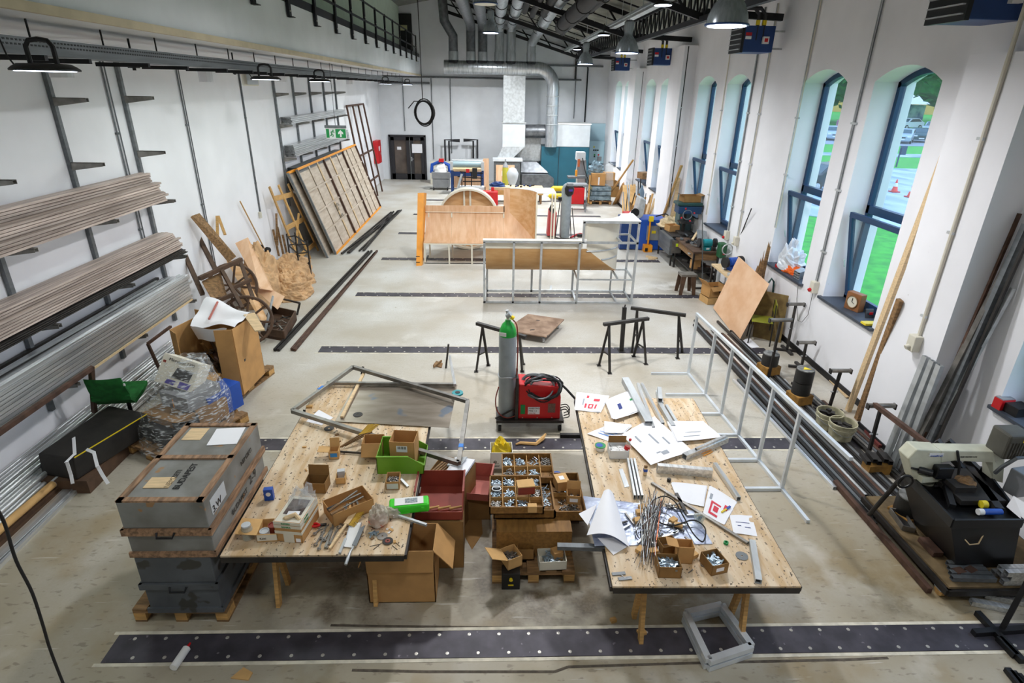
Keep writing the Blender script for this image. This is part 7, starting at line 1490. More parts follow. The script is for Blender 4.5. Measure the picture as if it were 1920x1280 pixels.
rstand('roller stand behind the double black weight',(1502,690),(1512,644),.30)
rstand('roller stand behind the two plaster buckets',(1553,770),(1576,697),.30)
rstand('roller stand nearest the band saw, carrying a brown steel tube',(1625,862),(1652,763),.34)
one(MB().bar(PY(1640,758,6.1),PY(1752,842,4.9),.05,.05),'brown_tube','rust','brown square steel tube resting on the nearest roller stand','tube')
def weight(label,base,rings,r=.125):
    b_=P(*base); t=thing('black_weight',label,'weight',b_); MB().box(b_+Vector((0,0,.10)),(.28,.26,.2),.3).build('wood_block',mat('blockwood','#9a7030',.75,var=.35,scale=8),t,bevel=.01)
    for k in range(rings): MB().lathe(b_+Vector((0,0,.2+.2*k)),[(0,0),(r,0),(r,.17),(r*.97,.19),(0,.19)],24).build('cylinder',mat('black_paint','#1a1918',.45,var=.3,scale=9),t,smooth=True)
    MB().lathe(b_+Vector((0,0,.2+.2*rings-.01)),[(0,0),(r*.95,0),(r*.95,.012),(0,.012)],24).build('top_face',mat('scuffed_top','#8a8a86',.6,col2='#3c3c3a',scale=11),t); 
    c=b_+Vector((0,0,.2+.2*rings+.005)); 
    if rings>1 or 'saw' in label: MB().prism([c+Vector((-.06,-.04,0)),c+Vector((.06,-.04,0)),c+Vector((0,.05,0))],(0,0,.003)).build('yellow_triangle','yellow_sign',t)
    return t
weight('single black cylinder weight on a wood block below the olive chair',(1438,703),1,.13); weight('tall double black cylinder weight on a wood block with a yellow triangle',(1495,758),2,.13); weight('black cylinder weight on a wood block beside the band saw',(1692,985),1,.14)
def bucket(label,base,full):
    b_=P(*base); t=thing('plaster_bucket',label,'bucket',b_); MB().lathe(b_,[(0,0),(.135,0),(.165,.27),(.175,.27),(.175,.29),(.16,.29),(.13,.02),(0,.02)],26).build('bucket_body',mat('bucket','#c4bea0',.6,col2='#8f8b70',scale=9,bump=.2),t,smooth=True)
    MB().tube([b_+Vector((.17*math.cos(a),.17*math.sin(a),.22)) for a in [2*pi*k/24 for k in range(24)]],.006,5,closed=True).build('rim_band','bucket',t)
    MB().tube([b_+Vector((-.17,0,.24))]+[b_+Vector((-.17*math.cos(a),-.17*math.sin(a)*.9,.24-.10*math.sin(a))) for a in [pi*k/8 for k in range(1,8)]]+[b_+Vector((.17,0,.24))],.005,5).build('wire_handle','galv',t)
    MB().lathe(b_+Vector((0,0,.2)),[(0,.0),(.148,0)],20).build('contents','bucket' if not full else 'dark_steel',t)
    for k in range(7): MB().box(b_+Vector((R.uniform(-.09,.09),R.uniform(-.09,.09),.22+R.uniform(0,.05))),(R.uniform(.05,.14),.05,.03),R.uniform(0,3)).build('scrap_piece','dark_steel',t)
bucket('plaster-smeared bucket filled with scrap, farther of two',(1548,805),True); bucket('plaster-smeared bucket with a wire handle, nearer of two',(1572,825),True)
# long bars on the floor along the right wall
for k in range(15):
    x0=4.05+.045*k+R.uniform(-.01,.01); y0=R.uniform(4.75,5.4); y1=R.uniform(9.4,11.0)
    h_=.03+.0*(k%2); ms=['dark_steel','galv_dark','dark_steel','rust','alu','dark_steel'][k%6]
    one(MB().hbar((x0+.12,y0,.02+h_*.5),(x0-.02,y1,.02+h_*.5),.04,.04,.004),'floor_bar',ms,'long steel tube in the bundle on the floor along the right wall','bar','long steel tubes on the floor by the right wall')
for k,(a,b_,ms,lab) in enumerate((((1375,712),(1565,915),'alu','bright square tube on the floor nearest the aluminium frame'),((1384,712),(1572,915),'galv_dark','dark square tube beside the bright one near the aluminium frame'),((1530,790),(1470,712),'alu','shiny round tube behind the black weights'),((1600,840),(1670,910),'alu','shiny round tube leading to the band saw cart'))):
    one(MB().hbar(P(*a,.02),P(*b_,.02),.04,.04,.004),'square_tube',ms,lab,'tube')
for k in range(5): one(MB().hbar((4.95+.05*k,5.5+.1*k,.02),(4.85+.06*k,8.2-.2*k,.02),.04,.04,.004),'wall_side_bar',['dark_steel','steel','galv_dark','rust','steel'][k],'steel tube lying close to the skirting between weights and pier','bar','steel tubes by the skirting')
one(MB().bar(P(1545,700,.02),P(1590,745,.02),.05,.02),'thin_batten','wood_pale','thin pale batten by the skirting behind the buckets','batten')
one(MB().bar(P(1618,800,.05),P(1652,838,.05),.07,.06),'red_beam_end',mat('redbrown','#6b2f2a',.6,var=.2).name,'short red-brown steel piece by the pier skirting','steel piece')
# timbers leaning on the wall / pier
one(MB().bar(P(1590,770,0),(5.36,7.02,3.95),.085,.05,up=(1,0,0)),'tall_timber','wood_pale','tallest pale timber leaning between window and near pier','timber')
one(MB().bar(P(1607,786,0),(5.12,6.75,1.95),.08,.05,up=(1,0,0)),'split_timber','wood_old','shorter split timber with dark marks leaning on the near pier','timber')
for k in range(3):
    a=P(1655+16*k,872+6*k,0); tp=PX(1737+13*k,668+8*k,5.13); o=one(MB().hbar(a,tp,.075,.05,.003,up=(1,0,0)),'leaning_tube','galv','grey square tube with a pencil number, leaning on the near pier','tube','three numbered grey tubes leaning on the near pier')
lt=[((1690,890),(1905,470),'steel',.07),((1698,895),(1912,400),'rust',.03),((1712,900),(1925,420),'galv_dark',.06),((1722,905),(1935,430),'dark_steel',.03),((1706,897),(1900,540),'galv',.04)]
for k,(a,b_,ms,w_) in enumerate(lt):
    s0=P(*a,0); e0=PX(*b_,5.47); one(MB().bar(s0,e0,w_,w_,up=(1,0,0)),'leaning_profile',ms,['wide grey steel profile leaning on the pier, leftmost of the long bundle','thin brown rod leaning in the middle of the long bundle','grey double profile leaning right of the brown rod','thin dark rod at the right edge of the leaning bundle','short pale profile inside the leaning bundle'][k],'profile')
# window sill things
sy=Vector((5.70,10.5,SILL))
for k in range(12): one(MB().hbar((5.55,9.98+.045*(k%4),SILL+.025+.045*(k//4)),(5.78,10.16+.045*(k%4),SILL+.025+.045*(k//4)),.042,.042,.004),'short_square_tube','galv','short square tube in the neat stack on the second window sill','tube','short tubes stacked on the second window sill')
b=MB(); crumple(b,(5.72,10.65,SILL+.02),.22,.24,.42,91,20,14,amp=.2); one(b,'clear_bag','bluegrey_film' if 0 else mat('pale_film','#d5dbe2',.3,var=.15,scale=9).name,'bunched pale plastic bag on the second window sill','bag')
b=MB(); crumple(b,(5.68,10.45,SILL),.15,.18,.12,93,16,10,amp=.25); one(b,'orange_cloth',mat('orange_cloth','#ea6a1e',.8,var=.1).name,'orange and red cloth on the second window sill','cloth')
one(MB().box((5.58,10.72,SILL+.03),(.10,.22,.06),.2),'red_pouch','red','red pouch under the plastic bag on the second window sill','pouch')
t=thing('phone_charger','black cordless tool charger on the near end of the second window sill','charger',(5.7,10.02,SILL)); MB().box((5.78,10.05,SILL+.03),(.12,.1,.06)).build('charger_body','plastic_black',t); MB().tube([(5.75,10.1,SILL+.07),(5.7,10.18,SILL+.1),(5.72,10.05,SILL+.09)],.008,6).build('cord','rubber',t)
c=PX(1606,560,5.75); t=L0(thing('mantel_clock','old square wooden clock with an oval dial on the nearest large window sill','clock',(5.68,8.42,SILL),-1.25))
MB().box((0,0,.14),(.26,.12,.28)).build('case_body',mat('clock_wood','#8b5a34',.5,var=.15,scale=8),t,local=True,bevel=.008); MB().lathe((0,-.061,.14),[(0,0),(.088,0),(.088,.006),(0,.006)],28,(0,-1,0)).build('dial','fitting',t,local=True); MB().lathe((0,-.064,.14),[(.088,0),(.10,0),(.10,.012),(.088,.012)],28,(0,-1,0)).build('dial_rim','wood_old',t,local=True)
MB().bar((0,-.075,.14),(.0,-.075,.20),.008,.004,up=(0,1,0)).build('hour_hand','black_metal',t,local=True); MB().bar((0,-.075,.14),(.045,-.075,.12),.006,.004,up=(0,1,0)).build('minute_hand','black_metal',t,local=True)
t=thing('small_device','small black device on a stand beside the wooden clock','device',(5.72,8.1,SILL)); MB().prism([(5.66,8.05,SILL),(5.78,8.05,SILL),(5.80,8.12,SILL+.12),(5.68,8.12,SILL+.12)],(0,.02,0)).build('device_body','plastic_black',t); MB().box((5.74,8.07,SILL+.07),(.05,.01,.04)).build('red_screen','red',t)
one(MB().box((5.58,7.78,SILL+.025),(.26,.12,.03)),'yellow_level','yellow_sign','yellow spirit level lying at the near end of the clock sill','level')
one(MB().tube([PX(1497,528,5.49),PX(1494,560,5.49),PX(1495,600,5.49),PX(1503,604,5.49),PX(1515,590,5.49),PX(1527,535,5.49)],.004,6),'thin_wire','rubber','thin wire hanging on the wall between the two nearest windows','wire')
# sill with tools, right edge
t=thing('tool_charger','grey and black cordless tool case with red trim on the sill at the right edge','charger',(5.45,5.05,SILL)); a=P(1898,775,SILL); MB().box(a+Vector((.05,.0,.05)),(.2,.16,.10),.1).build('charger_body','plastic_black',t); MB().box(a+Vector((-.02,.12,.06)),(.16,.1,.12),.1).build('red_case','red',t); MB().box(a+Vector((-.02,.12,.125)),(.15,.09,.01),.1).build('grey_lid','grey_paint',t)
# ---------------------------------------------------- band saw on a wheeled platform
t=thing('wheeled_platform','low wooden platform on casters carrying the black band saw base','platform',(4.75,4.5,0))
MB().box((4.82,4.52,.155),(1.22,1.30,.03)).build('deck',mat('deck_ply','#6d5a3c',.75,var=.35,scale=7),t); MB().box((4.82,3.86,.12),(1.25,.05,.06)).build('edge_rail','dark_steel',t); MB().box((4.20,4.52,.12),(.05,1.34,.06)).build('edge_rail','dark_steel',t); MB().bar((4.12,3.95,.04),(4.12,5.6,.04),.05,.06).build('pull_bar','rust',t)
for x,y in((4.22,3.95),(4.22,5.05),(5.2,3.95)): w_=MB().cyl((x-.02,y,.05),(x+.02,y,.05),.05,n=16).build('caster','wood',t,smooth=True); MB().box((x,y,.09),(.07,.09,.04)).build('caster_fork','galv',w_)
t=thing('band_saw','pale metal band saw on a black flared base with a grey motor','band saw',(4.7,4.4,.17))
bt_=[(4.10,3.97),(4.74,3.97),(5.0,4.75),(4.16,4.75)]; bb_=[(4.45,4.10),(5.0,4.10),(5.1,4.7),(4.45,4.7)]
MB().add([(*p,.17) for p in bb_]+[(*p,.78) for p in bt_],[(3,2,1,0),(0,1,5,4),(1,2,6,5),(2,3,7,6),(3,0,4,7),(4,5,6,7)]).build('base_cabinet','plastic_black',t)
for k in range(4):
    a,b_=bt_[k],bt_[(k+1)%4]; MB().bar((*a,.82),(*b_,.82),.02,.09).build('tray_rim','plastic_black',t)
MB().tube([(4.30,4.02,.62),(4.36,3.99,.56),(4.44,3.99,.57),(4.46,4.0,.66)],.006,6).build('rope_handle','wood_pale',t)
mat('saw_cream','#cfcfba',.45,var=.12,scale=6)
SY=4.55
def sq(x,y): return PY(x,y,SY)
MB().prism([sq(1703,860),sq(1720,843),sq(1765,845),sq(1765,890),sq(1748,915),sq(1715,905)],(0,.16,0)).build('pulley_housing','saw_cream',t,bevel=.012)
MB().prism([sq(1765,845),sq(1880,847),sq(1885,860),sq(1865,868),sq(1790,864),sq(1765,868)],(0,.14,0)).build('bow_arm','saw_cream',t,bevel=.01)
MB().prism([sq(1862,862),sq(1884,856),sq(1880,905),sq(1862,900)],(0,.14,0)).build('bow_column','saw_cream',t)
MB().box(sq(1755,852)+Vector((0,-.004,0)),(.14,.006,.035)).build('badge','white',t); text('metallkraft',sq(1743,855)+Vector((0,-.009,0)),(1,0,0),(0,0,1),.028,'blue',t); text('BMBS 230X280 H-DG',sq(1800,857)+Vector((0,-.004,0)),(1,0,0),(0,0,1),.018,'black_metal',t)
MB().box(sq(1760,878)+Vector((0,-.05,0)),(.16,.08,.13)).build('guide_box','plastic_black',t,bevel=.01); MB().cyl(sq(1722,880),sq(1740,880)+Vector((0,-.06,0)),.035,n=14).build('tension_knob','plastic_black',t); MB().cyl(sq(1706,874)+Vector((0,-.03,0)),sq(1722,880),.012,n=8).build('tension_rod','plastic_black',t)
MB().tube([sq(1795,845),sq(1795,870)+Vector((0,-.03,0)),sq(1790,890)+Vector((0,-.04,0)),sq(1770,903)+Vector((0,-.05,0)),sq(1745,905)+Vector((0,-.05,0))],.012,8).build('coolant_hose','rubber',t,smooth=True)
MB().box((4.55,4.45,.86),(.42,.5,.05)).build('vice_table','dark_steel',t); MB().box((4.45,4.38,.91),(.2,.14,.07)).build('vice_jaw','dark_steel',t); b=MB(); crumple(b,(4.52,4.42,.89),.10,.08,.09,97,14,10); b.build('swarf','olive' if 0 else 'wood_old',t)
MB().box((4.30,4.55,.90),(.30,.10,.06),.1).build('sight_plate','saw_cream',t); MB().bar((4.22,4.15,.86),(4.42,4.55,.88),.05,.05).build('slide_bar','plastic_black',t); MB().bar((4.62,4.1,.86),(4.85,4.8,.86),.07,.05).build('slide_bar','dark_steel',t)
mt=sq(1893,828); MB().box(mt,(.24,.22,.26)).build('motor_body',mat('motor_grey','#54524a',.6,var=.2),t,bevel=.02)
for k in range(8): MB().box(mt+Vector((-.1+.028*k,-.115,-.03)),(.008,.012,.17)).build('cooling_fin','motor_grey',t)
for k in range(2): MB().box(mt+Vector((.02+.04*k,-.117,.09)),(.025,.004,.05),0).build('yellow_stripe','yellow_sign',t)
MB().tube([mt+Vector((.1,-.1,-.1)),mt+Vector((-.02,-.14,-.09)),mt+Vector((-.1,-.12,-.2)),mt+Vector((-.1,-.08,-.3))],.018,8).build('cable_conduit','galv_dark',t,smooth=True)
pb=sq(1905,890)+Vector((0,-.1,0)); MB().box(pb,(.28,.14,.26),.2).build('control_box','grey_paint',t,bevel=.012); MB().cyl(pb+Vector((-.05,-.08,.04)),pb+Vector((-.05,-.11,.04)),.045,n=18).build('dial','white',t); MB().cyl(pb+Vector((-.05,-.11,.04)),pb+Vector((-.05,-.12,.04)),.03,n=14).build('dial_knob','plastic_black',t); MB().cyl(pb+Vector((.07,-.08,.0)),pb+Vector((.07,-.12,.0)),.025,n=12).build('stop_button','red',t)
MB().tube([sq(1704,900)+Vector((.07*math.cos(a)-.05,-.02,.07*math.sin(a))) for a in [2*pi*k/18 for k in range(18)]],.012,6,closed=True).build('hand_wheel','plastic_black',t)
MB().cyl((4.16,4.70,.84),(4.02,4.82,.2),.022,n=10).build('support_leg','dark_steel',t)
t=thing('spray_can','blue and white spray can lying in the saw tray','can',(4.52,4.10,.85)); MB().cyl((4.42,4.06,.875),(4.60,4.06,.875),.028,n=16).build('can_body','blue',t,smooth=True); MB().cyl((4.385,4.06,.875),(4.43,4.06,.875),.029,n=16).build('white_cap','white',t,smooth=True)
t=thing('tape_measure','yellow round tape measure in the saw tray','tape',(4.52,4.16,.85)); MB().cyl((4.50,4.17,.87),(4.55,4.17,.87),.035,n=16).build('tape_body','yellow_sign',t); 
q=[P(1880,955,.80),P(1915,985,.80),P(1935,960,.9),P(1893,935,.9)]; t=thing('handwritten_note','handwritten paper note taped on the saw tray at the right edge','note',q[0]); MB().prism([v+Vector((0,-.02,.05)) for v in q],(0,0,.003)).build('note_sheet','paper',t)
for k in range(4): 
    s0=q[3].lerp(q[0],.2+.2*k)+Vector((.02,-.02,.054)); MB().bar(s0,s0+(q[2]-q[3])*.6,.008,.0015).build('handwriting','print_blue',t)
for k in range(7): one(MB().hbar((4.72+.05*(k%2),3.90+.055*(k%3),.20+.052*(k//3)),(5.25,3.90+.055*(k%3),.20+.052*(k//3)),.05,.05,.003),'square_tube_end','alu','shiny square tube stacked on the front right of the saw platform','tube','shiny tubes on the saw platform')
for k in range(4): one(MB().hbar((4.28+.03*k,3.95+.06*k,.20),(4.68,3.93+.055*k,.20),.045,.045,.003),'short_tube_end','galv_dark','dark short square tube on the front left of the saw platform','tube','dark short tubes on the saw platform')
t=thing('small_tray','small rectangular metal tray on the left side of the saw platform','tray',(4.33,4.75,.17)); 
for a,b_ in(((4.26,4.62),(4.36,4.58)),((4.36,4.58),(4.42,4.86)),((4.42,4.86),(4.30,4.9)),((4.30,4.9),(4.26,4.62))): MB().bar((*a,.20),(*b_,.20),.012,.06).build('tray_side','steel',t)
MB().prism([(4.26,4.62,.175),(4.36,4.58,.175),(4.42,4.86,.175),(4.30,4.9,.175)],(0,0,.01)).build('tray_base','plastic_black',t)
for k,(x,y) in enumerate(((4.36,4.35),(4.40,4.02),(4.52,4.03))): one(MB().box((x,y,.20),(.10,.07+.15*(k==0),.05),.2*k),'steel_block','rust','rusty steel block beside the saw base on the platform','block','rusty blocks on the saw platform')
for k in range(2): one(MB().bar(P(1720,905,.9)+Vector((.5+.12*k,.5,.15)),P(1760,880,1.0)+Vector((.45+.15*k,.2,-.15)),.07,.05),'dark_beam','dark_steel','dark square tube end sticking up behind the band saw arm','tube','dark tube ends behind the band saw')
t=thing('yellow_wood_block','wooden block with square tube ends beside the nearest roller stand','block',P(1640,885)); c=P(1640,885); MB().box(c+Vector((0,0,.07)),(.3,.14,.14),.1).build('wood_block','blockwood',t)
for k in range(5): MB().hbar(c+Vector((-.15+.07*k,-.05,.17+.03*(k%2))),c+Vector((-.12+.07*k,.15,.17+.03*(k%2))),.05,.05,.004).build('tube_end','dark_steel',t)
# cross-based stand and tubes bottom right
t=thing('cross_base_stand','dark steel stand with a cross-shaped base at the lower right corner','stand',P(1880,1178))
c=P(1878,1180,.03); MB().bar(P(1832,1148,.03),P(1918,1240,.03),.05,.05).build('base_arm','black_metal',t); MB().bar(P(1825,1186,.03),P(1935,1178,.03),.05,.05).build('base_arm','black_metal',t); MB().bar(c,c+Vector((.16,.10,.85)),.04,.04).build('post','black_metal',t); MB().bar(P(1872,1196,.03),P(1905,1230,.03),.05,.05).build('base_arm','black_metal',t)
for k in range(4): one(MB().bar(P(1888+10*k,1254+5*k,.03),P(1925+10*k,1300+6*k,.03),.05,.04),'black_bar_end','black_metal','black steel bar end at the very bottom right corner','bar','black bar ends at the bottom right corner')
one(MB().hbar(P(1820,1127,.03),P(1895,1142,.03),.06,.05,.003),'shiny_tube','alu','shiny square tube on the floor below the saw platform, nearer one','tube'); one(MB().hbar(P(1845,1113,.03),P(1935,1132,.03),.06,.05,.003),'shiny_tube','alu','shiny square tube on the floor below the saw platform, farther one','tube')
# ---------------------------------------------------- ceiling services
for i,(Y,lab) in enumerate(((6.35,'nearest blue heater, cut off by the top edge'),(12.0,'second blue heater with louvres, above the second and third windows'),(18.6,'third blue heater, above the second wall pier'),(24.4,'farthest blue heater, small, near the far wall'))):
    t=thing('unit_heater',lab,'heater',(4.9,Y,5.0)); x0,x1=4.60,5.22
    MB().box(((x0+x1)/2+.02,Y+.28,5.22),(x1-x0-.04,.56,.44)).build('heater_body','blue_dark',t,bevel=.01)
    MB().box((x0+.03,Y+.28,5.22),(.05,.58,.46)).build('louvre_frame','plastic_black',t)
    for k in range(5): MB().box((x0-.0,Y+.28,5.05+.085*k),(.05,.52,.012),0).build('louvre','galv',t)
    MB().box((x0+.13,Y-.005,5.30),(.11,.01,.05)).build('red_label','red',t); MB().box((x0+.13,Y-.005,5.24),(.11,.01,.05)).build('white_label','white',t); MB().box((x0+.45,Y-.03,5.2),(.11,.06,.12)).build('switch_box','white',t); MB().box((x0+.45,Y-.065,5.2),(.06,.01,.06)).build('red_switch','red',t)
    for dx in(.28,.40): MB().tube([(x0+dx,Y+.03,5.2),(x0+dx,Y+.03,5.62),(x0+dx-.1,Y+.03,5.72),(x0-.55,Y+.03,5.72)],.035,8).build('insulated_pipe','blackpipe',t,smooth=True); MB().cyl((x0+dx,Y+.03,5.45),(x0+dx,Y+.03,5.53),.04,n=8).build('brass_valve','yellow',t)
    for z in(5.08,5.38): MB().bar((x1,Y+.3,z),(XR,Y+.3,z),.03,.03).build('wall_bracket','galv',t)
def pendant(lab,x,y,z,s=1,on=True):
    t=thing('pendant_lamp',lab,'lamp',(x,y,z),group='ribbed bell pendant lamps'); r=.24*s
    MB().lathe((x,y,z),[(r,0),(r*1.0,.03),(r*.93,.12),(r*.75,.22),(r*.5,.30),(r*.36,.34),(r*.36,.40),(r*.42,.46),(r*.42,.58),(r*.25,.62),(0,.62)],32).build('shade',mat('ribbed_glass','#9aa2a8',.25,.3,var=.15,scale=30,stretch=(1,1,.1)),t,smooth=True)
    MB().lathe((x,y,z-.006),[(0,0),(r*.93,0),(r*.93,.006),(0,.006)],28).build('diffuser','lamp_on' if on else 'fitting',t)
    MB().tube([(x+(r+.005)*math.cos(a),y+(r+.005)*math.sin(a),z+.01) for a in [2*pi*k/28 for k in range(28)]],.012,6,closed=True).build('rim','blue_dark',t)
    for k in range(24): 
        a=2*pi*k/24; MB().bar((x+r*.99*math.cos(a),y+r*.99*math.sin(a),z+.03),(x+r*.52*math.cos(a),y+r*.52*math.sin(a),z+.295),.006,.004).build('rib','grey_light',t) if s>=1 and y<9 else None
    MB().bar((x,y,z+.6),(x,y,roofz(x)-.05),.012,.012).build('suspension_rod','galv',t)
    return t
pendant('nearest large ribbed bell pendant lamp, top right',2.76,7.72,5.02); pendant('second ribbed bell pendant lamp, in front of a blue heater',2.82,13.6,5.02); pendant('third ribbed bell pendant lamp toward the far right',2.84,19.8,5.02)
q=PY(920,62,19.8); pendant('small lit bell pendant lamp in front of the branch ducts',q.x,19.8,q.z); q=PY(910,8,13.6); pendant('unlit bell pendant lamp cut by the top edge',q.x,13.6,q.z,on=False)
# cable trays with small LED lamps
t=thing('ceiling_tray','pale grey twin cable tray hanging along the hall under the roof','cable tray',(2.8,18,5.75))
for zz,xx in((6.0,3.37),(5.86,3.25)): MB().box((xx,19.5,zz),(.16,21.5,.05)).build('tray_channel','grey_light' if zz>5.9 else 'galv',t)
for k in range(9): MB().bar((3.3,10+2.3*k,5.9),(3.3,10+2.3*k,roofz(3.3)),.012,.012).build('hanger_rod','galv',t)
for i,(px,py,Y,lab) in enumerate(((1243,10,11.8,'nearest small round lamp under the ceiling tray'),(1132,66,17.2,'middle small round lamp under the ceiling tray'),(1082,93,26,'farthest small round lamp under the ceiling tray'))):
    q=PY(px,py,Y); t=thing('ceiling_lamp',lab,'lamp',q); MB().lathe(q,[(.17,0),(.17,.02),(.12,.06),(0,.07)],20).build('housing','plastic_black',t,smooth=True); MB().lathe(q-Vector((0,0,.006)),[(0,0),(.15,0),(.15,.006),(0,.006)],20).build('diffuser','lamp_on',t); MB().bar(q+Vector((.0,0,.06)),(q.x+.0,q.y,5.9),.02,.02).build('stem','plastic_black',t)
# black lattice girder along the hall, rafters, insulated pipes
t=thing('lattice_girder','black steel lattice girder running along the right side under the roof','girder',(3.9,16,5.55))
GX=3.92; MB().bar((GX,5,5.55),(GX,YF,5.55),.10,.10).build('lower_chord','black_metal',t); MB().bar((GX,5,6.08),(GX,YF,6.08),.10,.10).build('upper_chord','black_metal',t)
for k in range(62):
    y=5+.4*k; 
    if y>29.6: break
    MB().bar((GX,y,5.55),(GX,y+.2,6.08),.05,.03,up=(1,0,0)).build('lattice_strut','black_metal',t); MB().bar((GX,y+.2,6.08),(GX,y+.4,5.55),.05,.03,up=(1,0,0)).build('lattice_strut','black_metal',t)
for i,Y in enumerate((12.4,17.9,23.6,28.9)):
    t=thing('roof_truss',['black sloping roof truss nearest, cut by the top edge','second black roof truss, above the second pier','third black roof truss','farthest black roof truss before the gable wall'][i],'truss',(1,Y,6.2))
    def rz_(x): return roofz(x)-.12
    MB().bar((XR-.05,Y,5.62),(GX,Y,5.68),.10,.12).build('eaves_beam','black_metal',t); MB().bar((GX,Y,5.60),(-2.2,Y,7.35),.09,.12).build('lower_chord','black_metal',t); MB().bar((4.2,Y,rz_(4.2)),(-2.2,Y,rz_(-2.2)),.09,.12).build('upper_chord','black_metal',t)
    for k in range(6): 
        x=3.6-1.0*k; zl=5.60+(GX-x)*.286; MB().bar((x,Y,zl),(x-.5,Y,rz_(x-.5)),.05,.05).build('web_strut','black_metal',t)
for i,(x,z_,r_,y1,lab) in enumerate(((1.92,5.95,.17,18.5,'thick black insulated pipe under the roof, lowest one'),(1.55,6.45,.12,20,'black insulated pipe beside the rightmost branch duct'),(1.25,6.5,.09,21,'thin black pipe just right of the branch ducts'),(1.0,6.6,.09,21,'thin black pipe left of its twin under the roof'),(2.35,6.1,.10,22,'black pipe behind the thick insulated one'))):
    t=thing('insulated_pipe',lab,'pipe',(x,y1,z_)); MB().tube([(x,8,z_),(x,y1,z_),(x,y1+.2,z_-.05)],r_,12).build('pipe_body','blackpipe',t,smooth=True)
    for k in range(5): MB().tube([(x+(r_+.01)*math.cos(a),10+2*k,z_+(r_+.01)*math.sin(a)) for a in [2*pi*j/14 for j in range(14)]],.01,5,closed=True).build('band','rubber',t)
# cable coil hanging
c=PY(795,211,13.4); t=thing('hanging_cable_coil','coil of black cable hanging on a long cord above the hall','cable',c)
for k in range(7):
    rx,rz_=.19+R.uniform(-.02,.03),.25+R.uniform(-.03,.03); o_=R.uniform(-.02,.02)
    MB().tube([c+Vector((rx*math.cos(a)+o_,.03*math.sin(a+k),rz_*math.sin(a)+R.uniform(0,0))) for a in [2*pi*j/26 for j in range(26)]],.013,6,closed=True).build('coil_loop','rubber',t,smooth=True)
MB().tube([c+Vector((-.02,0,.25)),(c.x-.03,c.y,c.z+1.5),(c.x-.06,c.y,roofz(c.x)-.1)],.01,6).build('cord','rubber',t); MB().tube([c+Vector((-.05,0,.22)),c+Vector((-.2,0,.22)),c+Vector((-.33,0,.08))],.011,6).build('loose_end','rubber',t)
# ============================================================ OUTSIDE
G=-.36
def car(label,px,py,rz,ms,s=1):
    c=P(px,py,-.4); c.z=-.37; t=L0(thing('parked_car',label,'car',c,rz)); m_=MB()
    prof=[(-2.1,.3),(-2.1,.75),(-1.95,.9),(-1.1,.98),(-.55,1.42),(.9,1.45),(1.75,1.05),(2.1,.95),(2.15,.3)]
    m_.prism([(x*s,-.82*s,z*s) for x,z in prof],(0,1.64*s,0)); m_.build('car_body',ms,t,local=True,bevel=.06)
    for sy in(-1,1): MB().prism([(x*s,sy*.83*s,z*s) for x,z in((-.95,1.0),(-.5,1.36),(.82,1.38),(1.45,1.05))],(0,sy*.01,0)).build('side_window','plastic_black',t,local=True)
    MB().prism([(-1.06*s,-.68*s,1.0*s),(-1.06*s,.68*s,1.0*s),(-.60*s,.62*s,1.38*s),(-.60*s,-.62*s,1.38*s)],(-.02,0,.01)).build('windscreen',mat('carglass','#3e5560',.1,var=0),t,local=True); MB().prism([(1.72*s,-.68*s,1.08*s),(1.72*s,.68*s,1.08*s),(.95*s,.62*s,1.42*s),(.95*s,-.62*s,1.42*s)],(.02,0,.01)).build('rear_window','carglass',t,local=True)
    for x in(-1.3,1.3):
        for sy in(-1,1): w_=MB().cyl((x*s,sy*.70*s,.32*s),(x*s,sy*.86*s,.32*s),.32*s,n=20).build('wheel','rubber',t,local=True,smooth=True); MB().cyl((x*s,sy*.86*s,.32*s),(x*s,sy*.87*s,.32*s),.19*s,n=14).build('hub_cap','galv',w_)
    for sy in(-1,1): MB().box((-2.11*s,sy*.6*s,.72*s),(.03,.35*s,.14*s)).build('headlight','white',t,local=True)
    MB().box((-2.12*s,0,.45*s),(.03,.5*s,.12*s)).build('number_plate','white',t,local=True); MB().box((-2.115*s,0,.62*s),(.02,.6*s,.10*s)).build('grille','plastic_black',t,local=True); return t
mat('car_green','#2e5058',.3,.3,var=0); mat('car_silver','#aebccb',.3,.4,var=0); mat('car_white','#dfe6ee',.3,.1,var=0); mat('car_dark','#27323c',.3,.3,var=0); mat('car_maroon','#8a4a60',.3,.3,var=0)
car('dark green hatchback seen in the middle of the nearest window',1722,266,rad(60),'car_green'); car('silver car left of the dark green one in the nearest window',1692,268,rad(52),'car_silver'); car('white van-like car behind the silver one in the nearest window',1700,243,rad(20),'car_white',1.1); car('pale car behind the green one at the right of the nearest window',1748,250,rad(40),'car_silver',1.05)
car('silver car with black bumper in the second window',1558,262,rad(70),'car_silver'); car('pale maroon car behind the silver one in the second window',1578,248,rad(60),'car_maroon',1.05); car('dark car low in the second window',1548,357,rad(10),'car_dark',.95)
def cone(label,px,py):
    c=P(px,py,-.4); c.z=-.37; t=thing('traffic_cone',label,'cone',c); MB().box(c+Vector((0,0,.03)),(.4,.4,.05)).build('base','red',t); MB().lathe(c+Vector((0,0,.05)),[(.16,0),(.10,.24)],18).build('cone_lower',mat('cone_red','#ee4030',.5,var=0),t,smooth=True); MB().lathe(c+Vector((0,0,.29)),[(.10,0),(.065,.18)],18).build('white_band','white',t,smooth=True); MB().lathe(c+Vector((0,0,.47)),[(.065,0),(.025,.18),(0,.18)],18).build('cone_tip','cone_red',t,smooth=True)
cone('orange and white traffic cone, left one in the nearest window',1676,361); cone('orange and white traffic cone, right one in the nearest window',1706,371); cone('orange and white traffic cone in the second window',1549,322)
